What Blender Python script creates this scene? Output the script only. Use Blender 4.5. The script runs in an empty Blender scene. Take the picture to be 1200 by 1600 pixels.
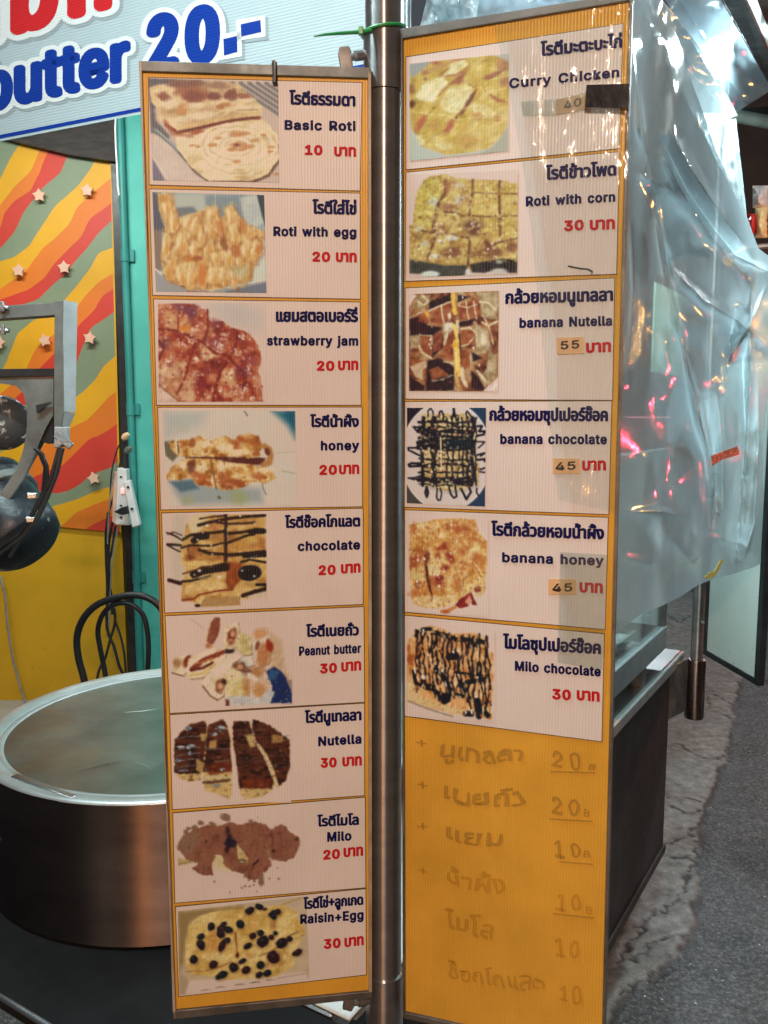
import bpy, bmesh, math, json
import numpy as np
from mathutils import Vector, Matrix

scene = bpy.context.scene
# ------------------------------------------------------------------ camera
FPX, PITCH, EYE = 1300.0, math.radians(6.9), 1.6
cam_data = bpy.data.cameras.new("camera")
cam_data.sensor_width = 36.0
cam_data.lens = FPX / 1600.0 * 36.0
cam_data.clip_start = 0.05
cam_data.clip_end = 300.0
cam = bpy.data.objects.new("camera", cam_data)
scene.collection.objects.link(cam)
cam.location = (0, 0, EYE)
cam.rotation_euler = (math.pi / 2 - PITCH, 0, 0)
scene.camera = cam
scene.render.resolution_x, scene.render.resolution_y = 768, 1024
scene.cycles.max_bounces = 8
scene.cycles.transparent_max_bounces = 16
scene.cycles.caustics_reflective = False
scene.cycles.caustics_refractive = False
scene.cycles.sample_clamp_indirect = 4.0
# ------------------------------------------------------------------ night sky
world = bpy.data.worlds.new("World")
scene.world = world
world.use_nodes = True
wn = world.node_tree.nodes
wl = world.node_tree.links
bg = wn["Background"]
sky = wn.new("ShaderNodeTexSky")
sky.sky_type = 'NISHITA'
sky.sun_disc = False
sky.sun_elevation = math.radians(1.0)
sky.sun_rotation = math.radians(200)
mixw = wn.new("ShaderNodeMix"); mixw.data_type = 'RGBA'
mixw.inputs[0].default_value = 0.93
wl.new(sky.outputs[0], mixw.inputs[6])
mixw.inputs[7].default_value = (0.75, 0.85, 1.0, 1)
wl.new(mixw.outputs[2], bg.inputs[0])
bg.inputs[1].default_value = 0.085
# ------------------------------------------------------------------ exposure
scene.view_settings.view_transform = 'Standard'
scene.view_settings.look = 'None'
scene.view_settings.exposure = 0.0
scene.view_settings.gamma = 1.0
# ------------------------------------------------------------------ lamps of the street and the stall, with added fill lamps
WARM = (1.0, 0.68, 0.50)
COOL = (0.72, 0.97, 1.0)
def lamp(kind, name, loc, power, color, size=0.05, target=None, size_y=None):
    d = bpy.data.lights.new(name, kind)
    d.energy = power
    d.color = color
    if kind == 'AREA':
        d.shape = 'RECTANGLE'; d.size = size; d.size_y = size_y or size
    else:
        d.shadow_soft_size = size
    o = bpy.data.objects.new(name, d)
    scene.collection.objects.link(o)
    o.location = loc
    if target is not None:
        o.rotation_euler = (Vector(target) - Vector(loc)).to_track_quat('-Z', 'Y').to_euler()
    return o
LAMPS = {
    'street_bulb': (-0.12, -1.5, 2.75),
    'tube_front': (-0.75, 0.95, 3.0),
    'tube_cart': (0.80, 1.95, 2.42),
    'tube_shop': (-1.5, 3.2, 3.05),
    'low_fill': (-0.62, -1.9, 0.95),
    'red_sign': (3.0, 3.9, 1.45),
    'amber_bulb': (3.1, 3.3, 2.05),
    'street_white': (2.6, 3.0, 3.6),
    'far_fill': (1.9, 6.6, 3.6),
}
lamp('POINT', 'street_bulb_light', LAMPS['street_bulb'], 190, WARM, 0.035)
lamp('AREA', 'tube_front_light', LAMPS['tube_front'], 34, COOL, 1.1, (-0.75, 2.1, 1.6), 0.06)
lamp('AREA', 'tube_cart_light', LAMPS['tube_cart'], 45, COOL, 0.5, (0.75, 1.9, 0.5), 0.06)
lamp('AREA', 'tube_shop_light', LAMPS['tube_shop'], 31, (0.95, 1.0, 0.93), 1.2, (-1.7, 4.4, 1.0), 0.08)
lamp('POINT', 'red_sign_light', LAMPS['red_sign'], 17, (1, 0.03, 0.06), 0.03)
lamp('POINT', 'low_fill_light', LAMPS['low_fill'], 48, (1.0, 0.40, 0.10), 0.035)  # added low amber source that lengthens the orange streaks on post and drum
lamp('POINT', 'amber_bulb_light', LAMPS['amber_bulb'], 60, (1, 0.42, 0.08), 0.03)
lamp('AREA', 'street_white_light', LAMPS['street_white'], 58, (0.82, 0.95, 1.0), 0.6, (1.4, 2.8, 0), 0.2)

lamp('AREA', 'far_fill_light', LAMPS['far_fill'], 60, (0.85, 0.96, 1.0), 0.6, (1.6, 6.2, 0), 0.2)  # added lamp that lightens the far ground

# ================================================================== helpers
cp, sp = math.cos(PITCH), math.sin(PITCH)
def ray(px, py):
    a = (np.asarray(px, float) - 600) / FPX
    b = -(np.asarray(py, float) - 800) / FPX
    return a, cp + b * sp, -sp + b * cp
def at(px, py, Y):
    """point at depth Y seen at (px, py)"""
    a, fy, fz = ray(px, py)
    t = Y / fy
    return np.stack(np.broadcast_arrays(a * t, Y + 0 * t, EYE + fz * t), -1)
def atz(px, py, z):
    a, fy, fz = ray(px, py)
    t = (z - EYE) / fz
    return np.stack([a * t, fy * t, z + 0 * t], -1)
def V(p): return Vector([float(q) for q in p])
def lin(c):
    c = np.asarray(c, float) / 255.0
    return np.where(c <= 0.04045, c / 12.92, ((c + 0.055) / 1.055) ** 2.4)

class G:
    def __init__(s): s.bm = bmesh.new()
    def _add(s, vs, fs, bev=0, seg=1):
        bv = [s.bm.verts.new(V(v)) for v in vs]
        nf = []
        for f in fs:
            try: nf.append(s.bm.faces.new([bv[i] for i in f]))
            except ValueError: pass
        if bev > 0:
            es = list({e for f in nf for e in f.edges})
            bmesh.ops.bevel(s.bm, geom=es, offset=bev, segments=seg, profile=0.7, affect='EDGES')
        return s
    def box(s, p, ax, ay, az, bev=0.0, seg=1):
        """corner p, three edge vectors"""
        p, ax, ay, az = [np.asarray(q, float) for q in (p, ax, ay, az)]
        if np.dot(np.cross(ax, ay), az) < 0: ax, ay = ay, ax
        c = [p, p+ax, p+ax+ay, p+ay, p+az, p+ax+az, p+ax+ay+az, p+ay+az]
        return s._add(c, [(3,2,1,0),(4,5,6,7),(0,1,5,4),(1,2,6,5),(2,3,7,6),(3,0,4,7)], bev, seg)
    def cbox(s, c, d, bev=0.0, rz=0.0, seg=1):
        ca, sa = math.cos(rz), math.sin(rz)
        ax = np.array([ca, sa, 0])*d[0]; ay = np.array([-sa, ca, 0])*d[1]; az = np.array([0,0,d[2]])
        return s.box(np.array(c)-ax/2-ay/2-az/2, ax, ay, az, bev, seg)
    def bar(s, a, b, w, h, bev=0.0, up=(0,0,1)):
        """rectangular bar from a to b"""
        a = np.asarray(a, float); b = np.asarray(b, float); d = b-a; L = np.linalg.norm(d); u = d/L
        n = np.cross(u, up); n /= np.linalg.norm(n); m = np.cross(n, u)
        return s.box(a - n*w/2 - m*h/2, n*w, m*h, d, bev)
    def tube(s, pts, r, n=10, cap=True, closed=False):
        pts = [np.asarray(p, float) for p in pts]; m = len(pts)
        rr = r if hasattr(r, '__len__') else [r]*m
        rings = []; ref = None
        for i in range(m):
            if closed: d = pts[(i+1) % m] - pts[i-1]
            else: d = pts[min(i+1, m-1)] - pts[max(i-1, 0)]
            d = d/(np.linalg.norm(d)+1e-12)
            if ref is None:
                ref = np.cross(d, (0.31, 0.17, 0.93))
                if np.linalg.norm(ref) < 0.1: ref = np.cross(d, (1, 0, 0))
            ref = ref - d*np.dot(ref, d); ref /= np.linalg.norm(ref); q = np.cross(d, ref)
            rings.append([s.bm.verts.new(V(pts[i] + rr[i]*(math.cos(2*math.pi*k/n)*ref + math.sin(2*math.pi*k/n)*q))) for k in range(n)])
        for i in range(m if closed else m-1):
            A, B = rings[i], rings[(i+1) % m]
            for k in range(n): s.bm.faces.new([A[k], A[(k+1) % n], B[(k+1) % n], B[k]])
        if cap and not closed:
            s.bm.faces.new(rings[0][::-1]); s.bm.faces.new(rings[-1])
        return s
    def lathe(s, prof, o=(0,0,0), n=48, axis=(0,0,1)):
        """profile of (r, h) revolved about axis through o"""
        ax = np.asarray(axis, float); ax /= np.linalg.norm(ax)
        e = np.cross(ax, (0.0, 1.0, 0.0) if abs(ax[1]) < 0.9 else (1.0, 0, 0)); e /= np.linalg.norm(e); f = np.cross(ax, e)
        o = np.asarray(o, float); rings = []
        for r, h in prof:
            if r < 1e-6: rings.append([s.bm.verts.new(V(o + ax*h))])
            else: rings.append([s.bm.verts.new(V(o + ax*h + r*(math.cos(2*math.pi*k/n)*e + math.sin(2*math.pi*k/n)*f))) for k in range(n)])
        for A, B in zip(rings, rings[1:]):
            for k in range(n):
                k2 = (k+1) % n
                vs = [A[k % len(A)], A[k2 % len(A)], B[k2 % len(B)], B[k % len(B)]]
                u = []
                for v in vs:
                    if v not in u: u.append(v)
                if len(u) > 2: s.bm.faces.new(u)
        return s
    def prism(s, poly, d, bev=0.0):
        """planar polygon (3-D points) extruded by d"""
        n = len(poly); d = np.asarray(d, float)
        return s._add([np.asarray(p) for p in poly] + [np.asarray(p)+d for p in poly],
                      [tuple(range(n))[::-1], tuple(range(n, 2*n))] + [(i, (i+1) % n, n+(i+1) % n, n+i) for i in range(n)], bev)
    def obj(s, name, mat, parent=None, smooth=40):
        bmesh.ops.recalc_face_normals(s.bm, faces=s.bm.faces)
        me = bpy.data.meshes.new(name); s.bm.to_mesh(me); s.bm.free()
        return link(name, me, mat, parent, smooth)

def link(name, me, mat, parent=None, smooth=None):
    if mat is not None: me.materials.append(mat)
    if smooth:
        me.polygons.foreach_set('use_smooth', np.ones(len(me.polygons), bool))
        me.set_sharp_from_angle(angle=math.radians(smooth))
    o = bpy.data.objects.new(name, me); scene.collection.objects.link(o)
    if parent is not None:
        o.parent = parent
        if parent.type == 'EMPTY': o.matrix_parent_inverse = Matrix.Translation(-parent.location)
    return o
def thing(name, loc, label, cat, group=None):
    o = bpy.data.objects.new(name, None); scene.collection.objects.link(o)
    o.location = V(loc); o.empty_display_size = 0.1
    return tag(o, label, cat, group)
def tag(o, label, cat, group=None):
    o['label'] = label; o['category'] = cat
    if group: o['group'] = group
    return o
def kind(o, k='structure'):
    o['kind'] = k; return o
def grid(name, Pw, mat, parent=None, cols=None, smooth=True, uv=None, flip=False, scal=None, keep=None):
    """mesh from an array of points (ny, nx, 3)"""
    ny, nx, _ = Pw.shape
    idx = np.arange(ny*nx).reshape(ny, nx)
    f = np.stack([idx[:-1, :-1], idx[1:, :-1], idx[1:, 1:], idx[:-1, 1:]], -1)
    if keep is not None: f = f[keep]
    f = f.reshape(-1, 4)
    if flip: f = f[:, ::-1]
    me = bpy.data.meshes.new(name)
    me.vertices.add(ny*nx); me.vertices.foreach_set('co', np.ascontiguousarray(Pw, dtype=np.float32).ravel())
    me.loops.add(f.size); me.loops.foreach_set('vertex_index', f.ravel().astype(np.int32))
    me.polygons.add(len(f)); me.polygons.foreach_set('loop_start', (np.arange(len(f))*4).astype(np.int32))
    me.update(calc_edges=True)
    if uv is not None:
        l = me.uv_layers.new(name='UVMap'); l.data.foreach_set('uv', uv.reshape(-1, 2)[f.ravel()].astype(np.float32).ravel())
    if cols is not None:
        a = me.color_attributes.new('print', 'FLOAT_COLOR', 'POINT')
        c = np.ones((ny*nx, 4), np.float32); c[:, :3] = cols.reshape(-1, 3); a.data.foreach_set('color', c.ravel())
    if scal is not None:
        a = me.attributes.new('phase', 'FLOAT', 'POINT'); a.data.foreach_set('value', scal.astype(np.float32).ravel())
    me.validate()
    if smooth: me.polygons.foreach_set('use_smooth', np.ones(len(me.polygons), bool))
    return link(name, me, mat, parent)

# ---------------------------------------------------------------- noise
def _h(ix, iy, seed):
    n = (ix.astype(np.int64)*374761393 + iy.astype(np.int64)*668265263 + seed*1442695041) & 0xffffffff
    n = ((n ^ (n >> 13))*1274126177) & 0xffffffff
    n = ((n ^ (n >> 16))*2246822519) & 0xffffffff
    return ((n ^ (n >> 15)) & 0xffffff)/float(0xffffff)
def vnoise(x, y, seed=0):
    x = np.asarray(x, float); y = np.asarray(y, float)
    x0 = np.floor(x); y0 = np.floor(y); fx = x-x0; fy = y-y0
    fx = fx*fx*(3-2*fx); fy = fy*fy*(3-2*fy)
    a = _h(x0, y0, seed); b = _h(x0+1, y0, seed); c = _h(x0, y0+1, seed); d = _h(x0+1, y0+1, seed)
    return (a*(1-fx)+b*fx)*(1-fy)+(c*(1-fx)+d*fx)*fy
def fbm(x, y, seed=0, octs=4):
    v = 0; a = 0.5; t = 0
    for i in range(octs):
        v = v + a*vnoise(x*2**i+i*17.3, y*2**i+i*9.1, seed+i*31); t += a; a *= 0.55
    return v/t
def sstep(a, b, x):
    t = np.clip((x-a)/(b-a), 0, 1); return t*t*(3-2*t)
def seg_dist(X, Y, pts):
    """distance to polyline and running parameter"""
    best = np.full(X.shape, 1e9); par = np.zeros(X.shape); n = len(pts)-1
    for i, ((x0, y0), (x1, y1)) in enumerate(zip(pts, pts[1:])):
        dx, dy = x1-x0, y1-y0; L = dx*dx+dy*dy+1e-9
        t = np.clip(((X-x0)*dx+(Y-y0)*dy)/L, 0, 1)
        d = np.hypot(X-x0-t*dx, Y-y0-t*dy); m = d < best
        best = np.where(m, d, best); par = np.where(m, (i+t)/n, par)
    return best, par
def poly_sd(X, Y, pts):
    d, _ = seg_dist(X, Y, list(pts)+[pts[0]])
    ins = np.zeros(X.shape, bool); n = len(pts)
    for i in range(n):
        x0, y0 = pts[i]; x1, y1 = pts[(i+1) % n]
        if y0 == y1: continue
        c = ((y0 > Y) != (y1 > Y)) & (X < (x1-x0)*(Y-y0)/(y1-y0)+x0)
        ins ^= c
    return np.where(ins, -d, d)

# ================================================================== materials
def new_mat(name):
    m = bpy.data.materials.new(name); m.use_nodes = True
    nt = m.node_tree; b = nt.nodes['Principled BSDF']
    return m, nt, nt.nodes, nt.links, b
def ramp(nt, src, stops, interp='LINEAR'):
    r = nt.nodes.new('ShaderNodeValToRGB'); cr = r.color_ramp; cr.interpolation = interp
    while len(cr.elements) < len(stops): cr.elements.new(0.5)
    for e, (p, c) in zip(cr.elements, stops):
        e.position = p; e.color = (*c, 1) if len(c) == 3 else c
    nt.links.new(src, r.inputs[0]); return r
def noise_node(nt, scale, detail=5, rough=0.6, vec=None, stretch=None, dist=0.0):
    n = nt.nodes.new('ShaderNodeTexNoise'); n.inputs['Scale'].default_value = scale
    n.inputs['Detail'].default_value = detail; n.inputs['Roughness'].default_value = rough
    n.inputs['Distortion'].default_value = dist
    if vec is None:
        tc = nt.nodes.new('ShaderNodeTexCoord'); vec = tc.outputs['Object']
    if stretch:
        mp = nt.nodes.new('ShaderNodeMapping'); mp.inputs['Scale'].default_value = stretch
        nt.links.new(vec, mp.inputs[0]); vec = mp.outputs[0]
    nt.links.new(vec, n.inputs['Vector']); return n
def bump(nt, h, b, dist=0.001, strength=1.0, chain=None):
    n = nt.nodes.new('ShaderNodeBump'); n.inputs['Distance'].default_value = dist; n.inputs['Strength'].default_value = strength
    nt.links.new(h, n.inputs['Height'])
    if chain is not None: nt.links.new(chain.outputs[0], n.inputs['Normal'])
    nt.links.new(n.outputs[0], b.inputs['Normal']); return n
def mat_basic(name, c1, c2, rough=(0.4, 0.6), metal=0.0, scale=12, stretch=None, bmp=0.0005, bscale=60, spec=0.5, pos=(0.35, 0.7), coat=0):
    m, nt, N, L, b = new_mat(name)
    n = noise_node(nt, scale, 6, 0.65, stretch=stretch)
    r = ramp(nt, n.outputs[0], [(pos[0], c1), (pos[1], c2)]); L.new(r.outputs[0], b.inputs['Base Color'])
    n2 = noise_node(nt, scale*2.3, 4, 0.6, stretch=stretch)
    mr = N.new('ShaderNodeMapRange'); L.new(n2.outputs[0], mr.inputs[0]); mr.inputs[1].default_value = 0.3; mr.inputs[2].default_value = 0.7
    mr.inputs[3].default_value = rough[0]; mr.inputs[4].default_value = rough[1]; L.new(mr.outputs[0], b.inputs['Roughness'])
    b.inputs['Metallic'].default_value = metal
    b.inputs['Specular IOR Level'].default_value = spec
    b.inputs['Coat Weight'].default_value = coat
    if bmp:
        n3 = noise_node(nt, bscale, 4, 0.6, stretch=stretch); bump(nt, n3.outputs[0], b, bmp)
    return m

RAILM = mat_basic('grey_top_rail', (0.13,0.16,0.17), (0.24,0.27,0.28), (0.4,0.6), 0.3, 16, None, 0.0004, 140)
CREAMM = mat_basic('frame_lip', (0.30,0.24,0.16), (0.55,0.50,0.42), (0.4,0.6), 0.1, 14, None, 0.0003, 120)
STEEL = mat_basic('stainless_steel', (0.50,0.51,0.52), (0.60,0.61,0.61), (0.30,0.44), 1.0, 6, (1,1,14), 0.0003, 90)
POLISHED = mat_basic('polished_steel', (0.27,0.26,0.26), (0.38,0.37,0.37), (0.32,0.38), 0.82, 5, (1,1,6), 0)
BRUSHED = mat_basic('brushed_drum_steel', (0.13,0.095,0.085), (0.21,0.155,0.135), (0.34,0.42), 1.0, 4, (1,1,3), 0)
PLATE = mat_basic('griddle_plate_steel', (0.17,0.20,0.185), (0.36,0.40,0.375), (0.32,0.46), 1.0, 5, None, 0.0003, 70, pos=(0.3,0.72))
DARKSTEEL = mat_basic('dark_cart_steel', (0.018,0.019,0.020), (0.032,0.033,0.034), (0.5,0.65), 0.0, 5, None, 0.0003, 120)
ALU = mat_basic('aluminium_frame', (0.30,0.31,0.31), (0.48,0.49,0.48), (0.35,0.55), 0.7, 14, (1,1,1), 0.0004, 140)
ALUDARK = mat_basic('weathered_aluminium', (0.10,0.10,0.095), (0.22,0.22,0.21), (0.4,0.6), 0.5, 20, None, 0.0004, 120)
GALV = mat_basic('galvanised_tube', (0.33,0.36,0.37), (0.46,0.49,0.50), (0.4,0.6), 0.25, 18, None, 0.0004, 140)
GREYMETAL = mat_basic('grey_painted_metal', (0.10,0.105,0.10), (0.22,0.23,0.215), (0.45,0.65), 0.1, 10, None, 0.0006, 80)
def brushed_round(m, an, centre):
    """polishing lines run round the upright axis"""
    nt = m.node_tree; t = nt.nodes.new('ShaderNodeTangent'); t.direction_type = 'RADIAL'; t.axis = 'Z'; nt.nodes['Principled BSDF'].inputs['Anisotropic Rotation'].default_value = 0.25
    b = nt.nodes['Principled BSDF']; b.inputs['Anisotropic'].default_value = an
    tc = nt.nodes.new('ShaderNodeTexCoord'); sb = nt.nodes.new('ShaderNodeVectorMath'); sb.operation = 'SUBTRACT'; nt.links.new(tc.outputs['Object'], sb.inputs[0]); sb.inputs[1].default_value = (*centre, 0)
    cr = nt.nodes.new('ShaderNodeVectorMath'); cr.operation = 'CROSS_PRODUCT'; cr.inputs[0].default_value = (0,0,1); nt.links.new(sb.outputs[0], cr.inputs[1])
    nz = nt.nodes.new('ShaderNodeVectorMath'); nz.operation = 'NORMALIZE'; nt.links.new(cr.outputs[0], nz.inputs[0]); nt.links.new(nz.outputs[0], b.inputs['Tangent'])
    return m
brushed_round(POLISHED, 0.93, (0.0005, 1.022))
brushed_round(BRUSHED, 0.93, (-0.386, 1.490))
BLACK = mat_basic('black_plastic', (0.010,0.011,0.013), (0.03,0.032,0.035), (0.28,0.5), 0.0, 14, None, 0.0003, 120)
BLACKDUSTY = mat_basic('chipped_black_paint', (0.014,0.018,0.024), (0.30,0.32,0.34), (0.28,0.5), 0.0, 30, None, 0.0006, 90, pos=(0.66,0.70))
WHITEPL = mat_basic('white_plastic', (0.66,0.66,0.65), (0.78,0.78,0.77), (0.3,0.45), 0.0, 12, None, 0.0001, 90)
TEALDARK = mat_basic('teal_pipe_paint', (0.02,0.22,0.20), (0.04,0.32,0.29), (0.35,0.5), 0.0, 5, (1,1,0.4), 0.0004, 60)
GREENTIE = mat_basic('green_tie', (0.03,0.30,0.09), (0.05,0.38,0.12), (0.3,0.4), 0.0, 10, None, 0)
BEAM = mat_basic('dark_beam', (0.015,0.016,0.018), (0.05,0.05,0.052), (0.4,0.7), 0.2, 8, None, 0.0006, 60)
OLIVEPIPE = mat_basic('olive_grey_pipe', (0.12,0.14,0.12), (0.25,0.28,0.24), (0.4,0.6), 0.3, 14, None, 0.0004, 80)
STARM = mat_basic('pink_foam_star', (0.66,0.40,0.29), (0.74,0.46,0.34), (0.6,0.8), 0.0, 30, None, 0.0004, 160)
TRAYM = mat_basic('white_enamel', (0.62,0.66,0.65), (0.78,0.80,0.79), (0.25,0.4), 0.0, 8, None, 0.0002, 60)
PINKM = mat_basic('pink_plastic', (0.45,0.10,0.13), (0.62,0.16,0.18), (0.4,0.6), 0.0, 10, None, 0.0003, 60)
REDM = mat_basic('red_plastic', (0.55,0.02,0.03), (0.68,0.04,0.05), (0.3,0.5), 0.0, 10, None, 0.0003, 60)
GREENM = mat_basic('green_tray', (0.18,0.45,0.25), (0.26,0.55,0.32), (0.4,0.6), 0.0, 10, None, 0.0003, 60)
SHELFM = mat_basic('black_shelf_steel', (0.008,0.008,0.009), (0.018,0.018,0.019), (0.5,0.65), 0.0, 5, None, 0.0003, 120, spec=0.12)
BROWNBEAM = mat_basic('brown_beam', (0.018,0.015,0.014), (0.040,0.028,0.024), (0.6,0.8), 0.0, 10, (1,1,5), 0.001, 60)

def wall_mat(name, c1, c2, c3, grime=0.5, scale=2.0, blotch=None):
    """painted plaster: two tones, dirt specks and runs"""
    m, nt, N, L, b = new_mat(name)
    n = noise_node(nt, scale, 7, 0.62)
    r = ramp(nt, n.outputs[0], [(0.35, c1), (0.65, c2)])
    n2 = noise_node(nt, 26, 6, 0.7); r2 = ramp(nt, n2.outputs[0], [(0.62, (0,0,0)), (0.74, (1,1,1))])
    n3 = noise_node(nt, 1.4, 4, 0.6); r3 = ramp(nt, n3.outputs[0], [(0.45, (0,0,0)), (0.7, (1,1,1))])
    mu = N.new('ShaderNodeMath'); mu.operation = 'MULTIPLY'; L.new(r2.outputs[0], mu.inputs[0]); L.new(r3.outputs[0], mu.inputs[1])
    mu2 = N.new('ShaderNodeMath'); mu2.operation = 'MULTIPLY'; L.new(mu.outputs[0], mu2.inputs[0]); mu2.inputs[1].default_value = grime
    mx = N.new('ShaderNodeMix'); mx.data_type = 'RGBA'; L.new(mu2.outputs[0], mx.inputs[0]); L.new(r.outputs[0], mx.inputs[6]); mx.inputs[7].default_value = (*c3, 1)
    L.new(mx.outputs[2], b.inputs['Base Color']); b.inputs['Roughness'].default_value = 0.6
    n4 = noise_node(nt, 45, 5, 0.6); bump(nt, n4.outputs[0], b, 0.0015, 0.6)
    return m
YELLOWWALL = wall_mat('yellow_wall_paint', (0.52,0.29,0.004), (0.64,0.35,0.008), (0.12,0.08,0.02), 0.8)
TEALWALL = wall_mat('turquoise_wall_paint', (0.055,0.38,0.32), (0.085,0.47,0.40), (0.04,0.16,0.14), 0.7, 3)

# mural: crisp bands from a phase laid on the panel
MURAL, nt, N, L, b = new_mat('mural_paint')
at_n = N.new('ShaderNodeAttribute'); at_n.attribute_name = 'phase'
fr = N.new('ShaderNodeMath'); fr.operation = 'FRACT'; L.new(at_n.outputs['Fac'], fr.inputs[0])
GREYG, YEL, ORA, RED_ = (0.21,0.265,0.165), (0.74,0.37,0.006), (0.72,0.175,0.010), (0.60,0.040,0.022)
r = ramp(nt, fr.outputs[0], [(0, GREYG), (0.28, YEL), (0.55, ORA), (0.78, RED_)], 'CONSTANT')
n = noise_node(nt, 3, 6, 0.6); r2 = ramp(nt, n.outputs[0], [(0.3, (0.82,0.82,0.82)), (0.7, (1,1,1))])
mx = N.new('ShaderNodeMix'); mx.data_type = 'RGBA'; mx.blend_type = 'MULTIPLY'; mx.inputs[0].default_value = 1
L.new(r.outputs[0], mx.inputs[6]); L.new(r2.outputs[0], mx.inputs[7]); L.new(mx.outputs[2], b.inputs['Base Color'])
b.inputs['Roughness'].default_value = 0.55
n4 = noise_node(nt, 50, 5, 0.6); bump(nt, n4.outputs[0], b, 0.001, 0.5)

# print on corrugated plastic: colour x flutes, glossy-ish skin
REF = lin((214, 189, 176))
def disp(c, k=0.80):
    """printed ink colour that shows as c beside board white (214,189,176)"""
    return np.clip(lin(c)/REF*k, 0.0, 0.95)
def print_mat(name, col=None, rough=0.35, pitch=0.0033, axis=0, amp=0.035, spec=0.22, dirt=0.12, bdist=0.00010):
    m, nt, N, L, b = new_mat(name)
    if col is None:
        a = N.new('ShaderNodeAttribute'); a.attribute_name = 'print'; src = a.outputs['Color']
    else:
        c = N.new('ShaderNodeRGB'); c.outputs[0].default_value = (*[float(q) for q in col], 1); src = c.outputs[0]
    tc = N.new('ShaderNodeTexCoord'); sx = N.new('ShaderNodeSeparateXYZ'); L.new(tc.outputs['Object'], sx.inputs[0])
    mu = N.new('ShaderNodeMath'); mu.operation = 'MULTIPLY'; mu.inputs[1].default_value = 2*math.pi/pitch; L.new(sx.outputs[axis], mu.inputs[0])
    si = N.new('ShaderNodeMath'); si.operation = 'SINE'; L.new(mu.outputs[0], si.inputs[0])
    nn = noise_node(nt, 9, 4, 0.6, stretch=(6,6,0.6))
    am = N.new('ShaderNodeMapRange'); L.new(nn.outputs[0], am.inputs[0]); am.inputs[1].default_value = 0.35; am.inputs[2].default_value = 0.65; am.inputs[3].default_value = amp*0.3; am.inputs[4].default_value = amp*1.6
    f = N.new('ShaderNodeMath'); f.operation = 'MULTIPLY_ADD'; L.new(si.outputs[0], f.inputs[0]); L.new(am.outputs[0], f.inputs[1]); f.inputs[2].default_value = 1-amp
    n2 = noise_node(nt, 7, 6, 0.65); mr = N.new('ShaderNodeMapRange'); L.new(n2.outputs[0], mr.inputs[0]); mr.inputs[1].default_value = 0.3; mr.inputs[2].default_value = 0.75; mr.inputs[3].default_value = 1.0; mr.inputs[4].default_value = 1-dirt
    f2 = N.new('ShaderNodeMath'); f2.operation = 'MULTIPLY'; L.new(f.outputs[0], f2.inputs[0]); L.new(mr.outputs[0], f2.inputs[1])
    vm = N.new('ShaderNodeVectorMath'); vm.operation = 'SCALE'; L.new(src, vm.inputs[0]); L.new(f2.outputs[0], vm.inputs['Scale'])
    L.new(vm.outputs[0], b.inputs['Base Color'])
    b.inputs['Roughness'].default_value = rough; b.inputs['Specular IOR Level'].default_value = spec
    bump(nt, si.outputs[0], b, bdist, 1.0)
    return m
PRINT = print_mat('printed_photo')
CELLM = print_mat('white_print', disp((216,191,180)))
YELPRINT = print_mat('yellow_print', disp((222,154,54)), dirt=0.30, amp=0.04)
LINEM = print_mat('printed_rule', disp((95,72,45)))
NAVY = print_mat('navy_ink', disp((16,18,66)), 0.5, spec=0.12)
REDINK = print_mat('red_ink', disp((186,26,32)), 0.5, spec=0.12)
TAPEBLACK = mat_basic('black_tape', (0.006,0.006,0.008), (0.014,0.013,0.016), (0.3,0.5), 0, 20, None, 0.001, 60, spec=0.15)
BLACKINK = mat_basic('marker_ink', (0.012,0.010,0.010), (0.03,0.025,0.022), (0.5,0.6), 0, 20, None, 0)
FADED2 = print_mat('fainter_marker', disp((202,136,46)), dirt=0.35)
FADED = print_mat('faded_marker', disp((186,128,48)), dirt=0.35)
STICKER = mat_basic('orange_tape', tuple(disp((206,150,104))), tuple(disp((214,162,118))), (0.4,0.5), 0, 30, None, 0.0002, 150)
BANNERM = print_mat('white_banner_sheet', (0.52,0.62,0.66), 0.3, 0.0075, 2, 0.03, 0.5, 0.08, 0.0004)
BLUEINK = print_mat('banner_blue', (0.008,0.045,0.34), 0.3, 0.0075, 2, 0.03, 0.5, 0.05, 0.0003)
REDBAN = print_mat('banner_red', (0.70,0.025,0.03), 0.3, 0.0075, 2, 0.03, 0.5, 0.05, 0.0003)
WHITEINK = print_mat('banner_white', (0.84,0.86,0.86), 0.3, 0.0075, 2, 0.02, 0.5, 0.03, 0.0003)
SHADEINK = print_mat('banner_outline_grey', (0.36,0.42,0.45), 0.3, 0.0075, 2, 0.02, 0.5, 0.03, 0.0003)

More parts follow.
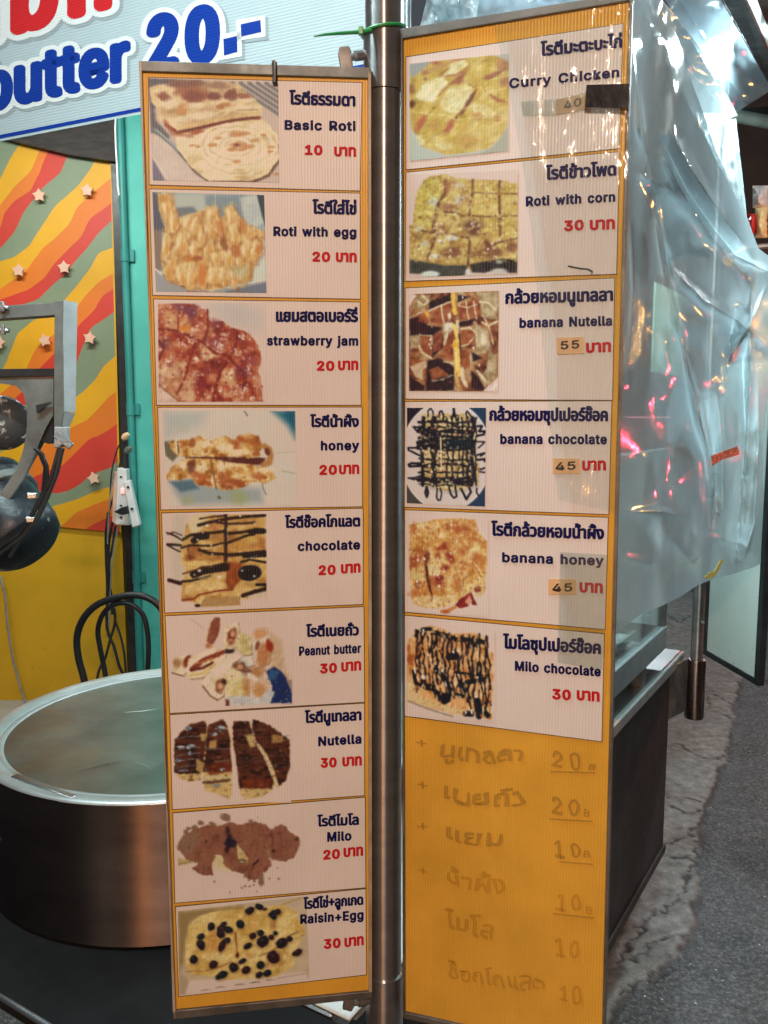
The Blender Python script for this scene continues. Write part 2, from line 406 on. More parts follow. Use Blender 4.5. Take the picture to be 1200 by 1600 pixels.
def plastic_mat(name, transp, body, trans_w=0.5, rough=0.12, wrinkle=0.004, wscale=14, gloss=0.22, stretch=None, crinkle=False):
    """clear/milky sheet: see-through + milky body + sharp gloss with fine wrinkles"""
    m, nt, N, L, b = new_mat(name); N.remove(b)
    out = N['Material Output']
    t = N.new('ShaderNodeBsdfTransparent'); t.inputs[0].default_value = (0.93,0.97,0.97,1)
    d = N.new('ShaderNodeBsdfDiffuse'); d.inputs[0].default_value = (*body, 1)
    tr = N.new('ShaderNodeBsdfTranslucent'); tr.inputs[0].default_value = (*body, 1)
    g = N.new('ShaderNodeBsdfGlossy'); g.inputs[0].default_value = (1,1,1,1); g.inputs['Roughness'].default_value = rough
    n1 = noise_node(nt, wscale, 6, 0.6, stretch=stretch, dist=1.2)
    n2 = noise_node(nt, wscale*6, 4, 0.6, stretch=stretch)
    b1 = N.new('ShaderNodeBump'); b1.inputs['Distance'].default_value = wrinkle; L.new(n1.outputs[0], b1.inputs['Height'])
    b2 = N.new('ShaderNodeBump'); b2.inputs['Distance'].default_value = wrinkle*0.12; L.new(n2.outputs[0], b2.inputs['Height']); L.new(b1.outputs[0], b2.inputs['Normal'])
    L.new(b2.outputs[0], g.inputs['Normal'])
    if crinkle:   # fine crackle along the creases only
        at_ = N.new('ShaderNodeAttribute'); at_.attribute_name = 'phase'
        n4 = noise_node(nt, 70, 3, 0.6, stretch=(1,1,0.5), dist=1.5); b3 = N.new('ShaderNodeBump'); b3.inputs['Distance'].default_value = 0.006
        L.new(n4.outputs[0], b3.inputs['Height']); L.new(at_.outputs['Fac'], b3.inputs['Strength']); L.new(b2.outputs[0], b3.inputs['Normal']); L.new(b3.outputs[0], g.inputs['Normal'])
    m1 = N.new('ShaderNodeMixShader'); m1.inputs[0].default_value = trans_w; L.new(d.outputs[0], m1.inputs[1]); L.new(tr.outputs[0], m1.inputs[2])
    n3 = noise_node(nt, 5, 5, 0.6); mr = N.new('ShaderNodeMapRange'); L.new(n3.outputs[0], mr.inputs[0]); mr.inputs[1].default_value = 0.3; mr.inputs[2].default_value = 0.7
    mr.inputs[3].default_value = max(0, transp-0.05); mr.inputs[4].default_value = min(1, transp+0.05)
    m2 = N.new('ShaderNodeMixShader'); L.new(mr.outputs[0], m2.inputs[0]); L.new(m1.outputs[0], m2.inputs[1]); L.new(t.outputs[0], m2.inputs[2])
    fr = N.new('ShaderNodeFresnel'); fr.inputs[0].default_value = 1.5; L.new(b1.outputs[0], fr.inputs['Normal'])
    fa = N.new('ShaderNodeMath'); fa.operation = 'MULTIPLY_ADD'; fa.use_clamp = True; L.new(fr.outputs[0], fa.inputs[0]); fa.inputs[1].default_value = 0.55; fa.inputs[2].default_value = gloss
    m3 = N.new('ShaderNodeMixShader'); L.new(fa.outputs[0], m3.inputs[0]); L.new(m2.outputs[0], m3.inputs[1]); L.new(g.outputs[0], m3.inputs[2])
    L.new(m3.outputs[0], out.inputs[0]); return m
CURTAIN = plastic_mat('milky_plastic_sheet', 0.26, (0.58,0.70,0.76), 0.5, 0.09, 0.0010, 6, 0.02, (1,1,0.3), crinkle=True)
ROOFPL = plastic_mat('clear_roof_plastic', 0.30, (0.52,0.68,0.80), 0.6, 0.10, 0.002, 7, 0.05)
FILM = plastic_mat('clear_film', 0.992, (0.5,0.5,0.5), 0.2, 0.06, 0.0026, 20, 0.0, (1,1,0.3))
GLASSM = plastic_mat('case_glass', 0.95, (0.5,0.55,0.55), 0.2, 0.03, 0.0002, 4, 0.03)
TAPECLEAR = plastic_mat('clear_tape', 0.93, (0.6,0.58,0.54), 0.2, 0.2, 0.0005, 90, 0.02)
def emit(name, col, s):
    m, nt, N, L, b = new_mat(name); b.inputs['Emission Color'].default_value = (*col, 1); b.inputs['Emission Strength'].default_value = s
    b.inputs['Base Color'].default_value = (0.8,0.8,0.8,1); return m

FILLGLOW = emit('added_glow', (1.0,0.78,0.6), 0.9)  # added glow for the steel post to reflect, with some soft fill
FILMPATCH = plastic_mat('film_patch', 0.945, (0.42,0.40,0.38), 0.2, 0.15, 0.0005, 20, 0.0)
PANELW = mat_basic('pale_panel_print', (0.56,0.66,0.62), (0.66,0.73,0.70), (0.25,0.4), 0.0, 3, None, 0.0002, 60)
# ground: red channel = concrete, green = crack dirt, blue = wear
GROUND, nt, N, L, b = new_mat('road_surface')
a = N.new('ShaderNodeAttribute'); a.attribute_name = 'print'; sx = N.new('ShaderNodeSeparateColor'); L.new(a.outputs['Color'], sx.inputs[0])
n1 = noise_node(nt, 95, 5, 0.8); asp = ramp(nt, n1.outputs[0], [(0.36, (0.014,0.016,0.018)), (0.52, (0.060,0.066,0.070)), (0.64, (0.17,0.18,0.185))])
vo = N.new('ShaderNodeTexVoronoi'); vo.inputs['Scale'].default_value = 46; tc = N.new('ShaderNodeTexCoord'); L.new(tc.outputs['Object'], vo.inputs['Vector'])
vr = ramp(nt, vo.outputs['Distance'], [(0.10, (1,1,1)), (0.16, (0,0,0))])
vsel = N.new('ShaderNodeSeparateColor'); L.new(vo.outputs['Color'], vsel.inputs[0]); vs = ramp(nt, vsel.outputs[0], [(0.90, (0,0,0)), (0.92, (1,1,1))])
vm = N.new('ShaderNodeMath'); vm.operation = 'MULTIPLY'; L.new(vr.outputs[0], vm.inputs[0]); L.new(vs.outputs[0], vm.inputs[1])
mx = N.new('ShaderNodeMix'); mx.data_type = 'RGBA'; L.new(vm.outputs[0], mx.inputs[0]); L.new(asp.outputs[0], mx.inputs[6]); mx.inputs[7].default_value = (0.5,0.52,0.52,1)
n2 = noise_node(nt, 24, 10, 0.82); con = ramp(nt, n2.outputs[0], [(0.34, (0.04,0.04,0.038)), (0.45, (0.13,0.13,0.125)), (0.56, (0.19,0.19,0.18)), (0.68, (0.36,0.36,0.34))])
m2 = N.new('ShaderNodeMix'); m2.data_type = 'RGBA'; L.new(sx.outputs[0], m2.inputs[0]); L.new(mx.outputs[2], m2.inputs[6]); L.new(con.outputs[0], m2.inputs[7])
m3 = N.new('ShaderNodeMix'); m3.data_type = 'RGBA'; L.new(sx.outputs[1], m3.inputs[0]); L.new(m2.outputs[2], m3.inputs[6]); m3.inputs[7].default_value = (0.022,0.021,0.02,1)
L.new(m3.outputs[2], b.inputs['Base Color'])
n5 = noise_node(nt, 3, 3, 0.5); rr = ramp(nt, n5.outputs[0], [(0.4, (0.85,0.85,0.85)), (0.62, (0.42,0.42,0.42))]); L.new(rr.outputs[0], b.inputs['Roughness'])
n3 = noise_node(nt, 110, 6, 0.7); bump(nt, n3.outputs[0], b, 0.0028, 0.8)
TILEM = mat_basic('pale_floor_tile', (0.36,0.33,0.29), (0.46,0.43,0.38), (0.4,0.6), 0, 6, None, 0.0004, 60)
BACKWALL = wall_mat('street_house_wall', (0.10,0.09,0.085), (0.16,0.14,0.13), (0.03,0.03,0.03), 0.6)
SHUTTER = mat_basic('shutter', (0.05,0.055,0.06), (0.10,0.105,0.11), (0.4,0.6), 0.3, 5, None, 0.0004, 60)

# ================================================================== ground
Z0 = 0.0
bpx = [(1168,1000),(1160,1060),(1150,1110),(1140,1165),(1125,1222),(1100,1285),(1092,1350),(1091,1440),(1085,1470),(1048,1510),(990,1555),(955,1610),(900,1700)]
bg_ = [tuple(atz(x, y, 0.0)[:2]) for x, y in bpx]
cracks_px = [[(960,1520),(1005,1455),(1050,1408),(1078,1375),(1084,1345),(1098,1300)],
             [(990,1505),(1030,1475),(1078,1463)],
             [(1046,1250),(1070,1248),(1098,1256)],
             [(1050,1262),(1075,1275),(1098,1270)],
             [(1046,1342),(1075,1342),(1084,1352)],
             [(1060,1165),(1090,1185),(1125,1192),(1138,1168)],
             [(1060,1040),(1090,1060),(1110,1110),(1140,1125)],
             [(1040,960),(1060,975),(1088,960)],
             [(1110,1085),(1150,1105),(1195,1095)],
             [(965,1555),(1000,1540),(1050,1512)],
             [(1100,1285),(1070,1310),(1046,1325)]]
gx = np.arange(0.25, 2.75, 0.0075); gy = np.concatenate([np.arange(1.6, 4.0, 0.0070), np.arange(4.0, 8.6, 0.018)])
GX, GY = np.meshgrid(gx, gy)
wob = (fbm(GX*9, GY*9, 5, 4)-0.5)*0.055 + (fbm(GX*35, GY*35, 6, 3)-0.5)*0.02
far = [(bg_[0][0]+0.35, 8.0)] + bg_ + [(-3, bg_[-1][1]-0.2), (-3, 8.0)]
sd = poly_sd(GX, GY, far) + wob
conc = sstep(0.006, -0.006, sd)
crk = np.zeros(GX.shape)
for c in cracks_px:
    pts = [tuple(atz(x, y, 0.0)[:2]) for x, y in c]
    jg = (fbm(GX*30, GY*30, 33, 3)-0.5)*0.05; d, _ = seg_dist(GX + wob*0.5 + jg, GY + wob*0.35 - jg, pts)
    crk = np.maximum(crk, sstep(0.0085, 0.0045, d + (fbm(GX*40, GY*40, 9)-0.5)*0.008))
edge = sstep(0.016, 0.004, np.abs(sd + 0.004))*sstep(0.35, 0.6, fbm(GX*6, GY*6, 12))
crk = np.maximum(crk, edge)*np.where(sd < 0.03, 1, 0)
hgt = conc*0.005 + (fbm(GX*2.2, GY*2.2, 2, 2)-0.5)*0.004 + (fbm(GX*60, GY*60, 8, 2)-0.5)*0.0030*(1-0.7*conc) - crk*0.006
fade = np.minimum.reduce([sstep(0.25, 0.45, GX), sstep(2.75, 2.5, GX), sstep(1.6, 1.75, GY), sstep(8.5, 8.0, GY)])
hgt = hgt*fade + 0.006*fade
grnd = grid('road', np.stack([GX, GY, hgt], -1), GROUND, None, np.stack([conc, crk*0.95, conc*0], -1), flip=True)
kind(grnd)
g = G(); g.box((-60,-60,-0.35), (120,0,0), (0,120,0), (0,0,0.347)); o = g.obj('ground', GROUND, None, 0); kind(o)
# tiled strip at the foot of the wall
g = G(); g.box((-4.2,2.95,0.0), (3.3,0,0), (0,1.46,0), (0,0,0.03), 0.004); o = g.obj('pavement', TILEM, None, 30); kind(o)
# a dark strip of houses across the street and behind, which the metal reflects
g = G(); g.box((-9,9.0,-0.1), (20,0,0), (0,0.3,0), (0,0,5.2)); o = g.obj('house_wall', BACKWALL, None, 0)
tag(o, 'dim house wall in the darkness beyond the plastic awning', 'wall')
t = thing('street_house', (0,-5.0,0), 'grey house front with closed shutters on the near side of the lane', 'house')
g = G(); g.box((-7,-5.4,-0.1), (14,0,0), (0,0.4,0), (0,0,4.6)); g.obj('wall', BACKWALL, t, 0)
for i in range(4):
    g = G()
    for k in range(20): g.box((-5.6+i*3.0,-5.0,0.12+k*0.12), (2.3,0,0), (0,0.03,0.0), (0,0,0.108), 0.01)
    g.obj('shutter', SHUTTER, t, 0)
for i in (0, 2):
    g = G(); g.box((-4.3+i*1.5,-4.99,0.5), (1.5,0,0), (0,0.05,0), (0,0,2.1), 0.01); g.obj('glow_panel', FILLGLOW, t, 0)  # glowing panels added to give the steel post broad reflections

# ================================================================== lamps as objects
def tube_fixture(label, loc, length, ang, col, s, group='fluorescent tubes of the stalls'):
    loc = np.array(loc); u = np.array([math.cos(ang), math.sin(ang), 0])
    t = thing('fluorescent_lamp', loc, label, 'lamp', group)
    g = G(); g.tube([loc-u*length/2, loc+u*length/2], 0.013, 12); g.obj('tube', emit('tube_glow', col, s), t)
    g = G(); g.bar(loc-u*length/2*1.04+(0,0,0.035), loc+u*length/2*1.04+(0,0,0.035), 0.045, 0.02, 0.004); g.obj('fitting', WHITEPL, t)
def bulb(label, loc, col, s, r=0.035):
    loc = np.array(loc)
    t = thing('light_bulb', loc, label, 'lamp')
    g = G(); g.lathe([(0,-r*1.3),(r*0.6,-r*1.15),(r,-r*0.3),(r*0.95,r*0.3),(r*0.5,r*1.2),(r*0.42,r*1.5),(0,r*1.5)], loc, 20); g.obj('globe', emit('bulb_glow', col, s), t)
    g = G(); g.tube([loc+(0,0,r*1.5), loc+(0,0,r*3.0)], r*0.45, 12); g.tube([loc+(0,0,r*3), loc+(0,0,1.3)], 0.004, 6); g.obj('holder', BLACK, t)
for k in ('tube_front', 'tube_cart', 'tube_shop'):
    L_ = LAMPS[k]
tube_fixture('white fluorescent tube hanging in front of the price banner', np.array(LAMPS['tube_front'])+(0,-0.06,0.03), 1.1, 0.0, (0.72,0.97,1.0), 12)
tube_fixture('white fluorescent tube under the plastic roof of the cart', np.array(LAMPS['tube_cart'])+(0,0,0.03), 0.5, 0.95, (0.75,0.97,1.0), 16)
tube_fixture('white fluorescent tube on the ceiling before the mural', np.array(LAMPS['tube_shop'])+(0,0,0.04), 1.2, 0.0, (0.95,1,0.93), 8)

# ================================================================== planes in the place
class Plane:
    def __init__(s, p, q, up=(0,0,1)):
        """through p and q (ground plan), standing"""
        s.p = np.asarray(p, float); u = np.asarray(q, float)-s.p; u = u/np.linalg.norm(u); s.u = u
        s.n = np.cross(u, up); s.n /= np.linalg.norm(s.n)
        if s.n[1] > 0: s.n = -s.n
    def __call__(s, px, py, off=0.0):
        a, fy, fz = ray(px, py); d = np.stack(np.broadcast_arrays(a, fy, fz), -1)
        o = np.array([0, 0, EYE]); pp = s.p + s.n*off if np.isscalar(off) else s.p + s.n*np.asarray(off)[..., None]
        t = ((pp-o)*s.n).sum(-1)/(d*s.n).sum(-1)
        return o + d*t[..., None]
class Board:
    """upright sheet between a hinge line and an outer edge, slightly twisted"""
    def __init__(s, hinge, outer, outer_top): s.h, s.o, s.ot = hinge, outer, outer_top
    def depth(s, X, Z):
        k = sstep(1.55, 2.05, Z); yo = s.o[1]*(1-k) + s.ot*k
        return s.h[1] + (X-s.h[0])/(s.o[0]-s.h[0])*(yo-s.h[1])
    def __call__(s, px, py, off=0.0):
        px = np.asarray(px, float); py = np.asarray(py, float)
        Y = np.full(np.broadcast(px, py).shape, 0.97)
        for _ in range(8):
            P = at(px, py, Y); Y = s.depth(P[..., 0], P[..., 2])
        P = at(px, py, Y)
        n = np.array([(s.o[1]-s.h[1]), -(s.o[0]-s.h[0]), 0.0]); n /= np.linalg.norm(n)
        if n[1] > 0: n = -n
        if np.isscalar(off): return P + n*off
        return P + n*np.asarray(off)[..., None]
LB = Board((-0.0165, 1.0), (-0.266, 0.962), 0.976)
RB = Board((0.0235, 1.0), (0.259, 0.917), 0.917)
WALLP = Plane((-1, 4.4, 0), (1, 4.4, 0))
BANP = Plane((-1.19, 2.58, 0), (0.054, 2.0, 0))
def plate(g, surf, quad, o0, o1, bev=0, n=(1,1)):
    """solid slab over a pixel outline of a surface, from offset o0 to o1"""
    q = np.array(quad, float)
    A = surf(q[:,0], q[:,1], o0); B = surf(q[:,0], q[:,1], o1)
    m = len(q)
    g._add(list(A)+list(B), [tuple(range(m))[::-1], tuple(range(m, 2*m))]+[(i, (i+1) % m, m+(i+1) % m, m+i) for i in range(m)], bev)
    return g
def quadgrid(quad, nx, ny):
    (x0,y0),(x1,y1),(x2,y2),(x3,y3) = quad   # TL TR BR BL
    u, v = np.meshgrid(np.linspace(0,1,nx), np.linspace(0,1,ny))
    X = (x0*(1-u)+x1*u)*(1-v)+(x3*(1-u)+x2*u)*v
    Y = (y0*(1-u)+y1*u)*(1-v)+(y3*(1-u)+y2*u)*v
    return X, Y

# ================================================================== wall, mural
t = thing('wall', (-2.4, 4.4, 0), 'yellow shop wall with a striped mural board behind the griddle', 'wall')
g = G(); g.box((-4.2,4.4,0.02), (2.80,0,0), (0,0.15,0), (0,0,3.4)); g.obj('yellow_plaster', YELLOWWALL, t, 0)
MB = [((105,245),(94.5,270),(63,297),(42,325),(21,364),(0,388),1.0),((73,240),(65,259),(49,297),(21,315),(7,332),(0,357),.78),
((63,234),(49,266),(24,290),(0,322),.55),((31,224),(17,245),(0,280),.28),
((150,248),(140,266),(122,290),(84,325),(63,357),(45,385),(21,402),(0,408),1.28),((171,280),(150,297),(122,322),(108,350),(84,374),(66,388),(38,425),(0,452),1.55),
((173,318),(140,343),(126,371),(108,388),(84,413),(70,434),(45,452),(0,468),1.78),((174,345),(154,364),(136,388),(119,406),(101,430),(85,442),(60,467),(30,478),2.0),
((175,387),(154,395),(140,420),(122,444),(100,470),(50,502),(27,522),(20,540),(5,575),2.28),((177,427),(154,441),(135,460),(122,477),(85,522),(60,540),(52,552),(42,575),2.55),
((179,450),(160,462),(147,485),(122,510),(85,552),(62,575),2.78),((179,487),(160,500),(142,512),(135,527),(125,552),(119,569),(95,590),3.0),
((181,555),(162,572),(147,595),(132,610),(119,620),(60,650),3.28),((184,610),(170,620),(150,642),(135,657),(117,665),(107,672),(60,700),3.55),
((185,660),(172,670),(155,680),(140,685),(125,700),(110,715),(97,727),(80,732),(40,752),3.78),((184,720),(175,730),(160,735),(142,742),(125,757),(107,767),(90,771),(60,768),4.0),
((175,760),(150,767),(120,780),(88,789),4.28),((170,780),(145,789),(120,800),(102,817),4.55),((172,807),(142,821),4.78)]
pp, vv = [], []
for row in MB:
    for a_, b_ in zip(row[:-1], row[1:-1]):
        for t_ in ((0, .5) if b_ != row[-2] else (0, .5, 1)): pp.append((a_[0]*(1-t_)+b_[0]*t_, a_[1]*(1-t_)+b_[1]*t_)); vv.append(row[-1])
pp = np.array(pp)/100; vv = np.array(vv)
def tps(r2): return r2*np.log(r2+1e-9)*0.5
D = ((pp[:, None]-pp[None])**2).sum(-1); n_ = len(pp)
A_ = np.zeros((n_+3, n_+3)); A_[:n_, :n_] = tps(D) + np.eye(n_)*0.004; A_[:n_, n_] = 1; A_[:n_, n_+1:] = pp; A_[n_:, :n_] = A_[:n_, n_:].T
sol = np.linalg.solve(A_, np.r_[vv, 0, 0, 0])
mq = [(-260,140),(172,240),(187,832),(-260,790)]
MX, MY = quadgrid(mq, 130, 190)
cx_ = np.clip(MX, -25, 999); q = np.stack([cx_.ravel(), MY.ravel()], -1)/100
ph = tps(((q[:, None]-pp[None])**2).sum(-1)) @ sol[:n_] + sol[n_] + q @ sol[n_+1:]
ph = ph.reshape(MX.shape) + np.where(MX < -25, (MX+25)*0.0062 + 0.12*np.sin((MX+25)*0.05), 0)
mur = thing('mural_board', at(80, 830, 4.38), 'striped retro mural of red orange yellow and sage waves with pink stars', 'mural')
grid('painted_face', WALLP(MX, MY, 0.020), MURAL, mur, scal=ph)
g = G(); plate(g, WALLP, mq, 0.002, 0.018); g.obj('backing_board', BROWNBEAM, mur, 0)
g = G(); plate(g, WALLP, [(172,250),(174.5,250),(189.5,832),(187,832)], 0.0, 0.03); g.obj('edge_strip', YELLOWWALL, mur, 0)
def star_mesh(c, r, th, rot):
    pts = []
    for k in range(10):
        rr = r*(1, 0.5)[k % 2]; a = rot + math.pi/2 + k*math.pi/5
        pts.append(c + np.array([math.cos(a)*rr, 0, math.sin(a)*rr]))
    return G().prism(pts, (0, -th, 0), 0.002)
for i, (x, y) in enumerate([(62,306),(137,298),(30,423),(101,418),(71,532),(141,528),(147,747),(-1,535)]):
    rs = np.random.RandomState(i)
    star_mesh(WALLP(x, y, 0.045), 0.036, 0.012, rs.uniform(-.3,.3)).obj('star', STARM, mur, 0)
# brown lintel over the mural, black gap, turquoise pier with its pipe
g = G(); g.prism([at(x,y,4.33) for x,y in ((-260,110),(193,110),(193,254),(186,253),(105,241),(31,223),(-260,150))], (0,0.06,0), 0.004); o = g.obj('door_lintel', BROWNBEAM, None, 30)  # beam tone kept dark to paint in the shadow under the banner
tag(o, 'brown wooden beam along the top of the striped mural, darkened for the shadow under the banner', 'beam')
g = G(); a0 = at(187,640,4.36); a1 = at(210,640,4.36)
g.box((a0[0],4.365,0.03), (a1[0]-a0[0],0,0), (0,0.06,0), (0,0,3.5)); o = g.obj('gap_strip', BLACK, None, 0)  # black box puts the darkness of an open gap into solid colour
tag(o, 'black strip standing for the dark gap between the mural and the turquoise pier', 'gap')
t = thing('turquoise_pier', (-1.1,4.4,0), 'turquoise painted wall pier behind the left menu board', 'wall')
x0 = at(209,640,4.34)[0]
g = G(); g.box((x0,4.34,0.02), (1.1,0,0), (0,0.2,0), (0,0,3.6), 0.012, 3); g.obj('plaster', TEALWALL, t, 40)
t2 = thing('drain_pipe', at(196,600,4.33), 'teal painted pipe running up beside the turquoise pier', 'pipe')
xx = at(204,640,4.32)[0]
g = G(); g.tube([(xx,4.32,0.05),(xx,4.32,3.2)], 0.0185, 16); g.obj('pipe', TEALDARK, t2)
for zz in (0.7, 1.58, 2.35):
    g = G(); g.tube([(xx,4.32,zz),(xx,4.32,zz+0.06)], 0.022, 16); g.cbox((xx+0.015,4.331,zz+0.03), (0.06,0.012,0.06), 0.002); g.obj('clamp', TEALDARK, t2)
g = G(); c_ = [at(x, y, 4.2) for x, y in [(128,165),(129,200),(130,240),(131,275),(132,290)]]; c_ = [at(x+53, y, 4.2) for x, y in [(128,170),(127,200),(128,230),(130,262),(131,290),(133,305)]]
g.tube(c_, 0.0045, 8); o = g.obj('hanging_cord', WHITEPL, None); tag(o, 'white cord hanging from the banner in front of the dark gap', 'cord')

# ================================================================== banner
ban = thing('banner', at(300,150,2.3), 'white hanging price banner with red and blue outlined lettering', 'banner')
bq = [(-330,-330),(652,-330),(640,97),(-330,285)]
g = G(); plate(g, BANP, bq, -0.004, 0.0); g.obj('sheet', BANNERM, ban, 0)
g = G(); plate(g, BANP, [(-330,275),(640,86),(640,92),(-330,281)], 0.0002, 0.0008); g.obj('blue_rule', BLUEINK, ban, 0)

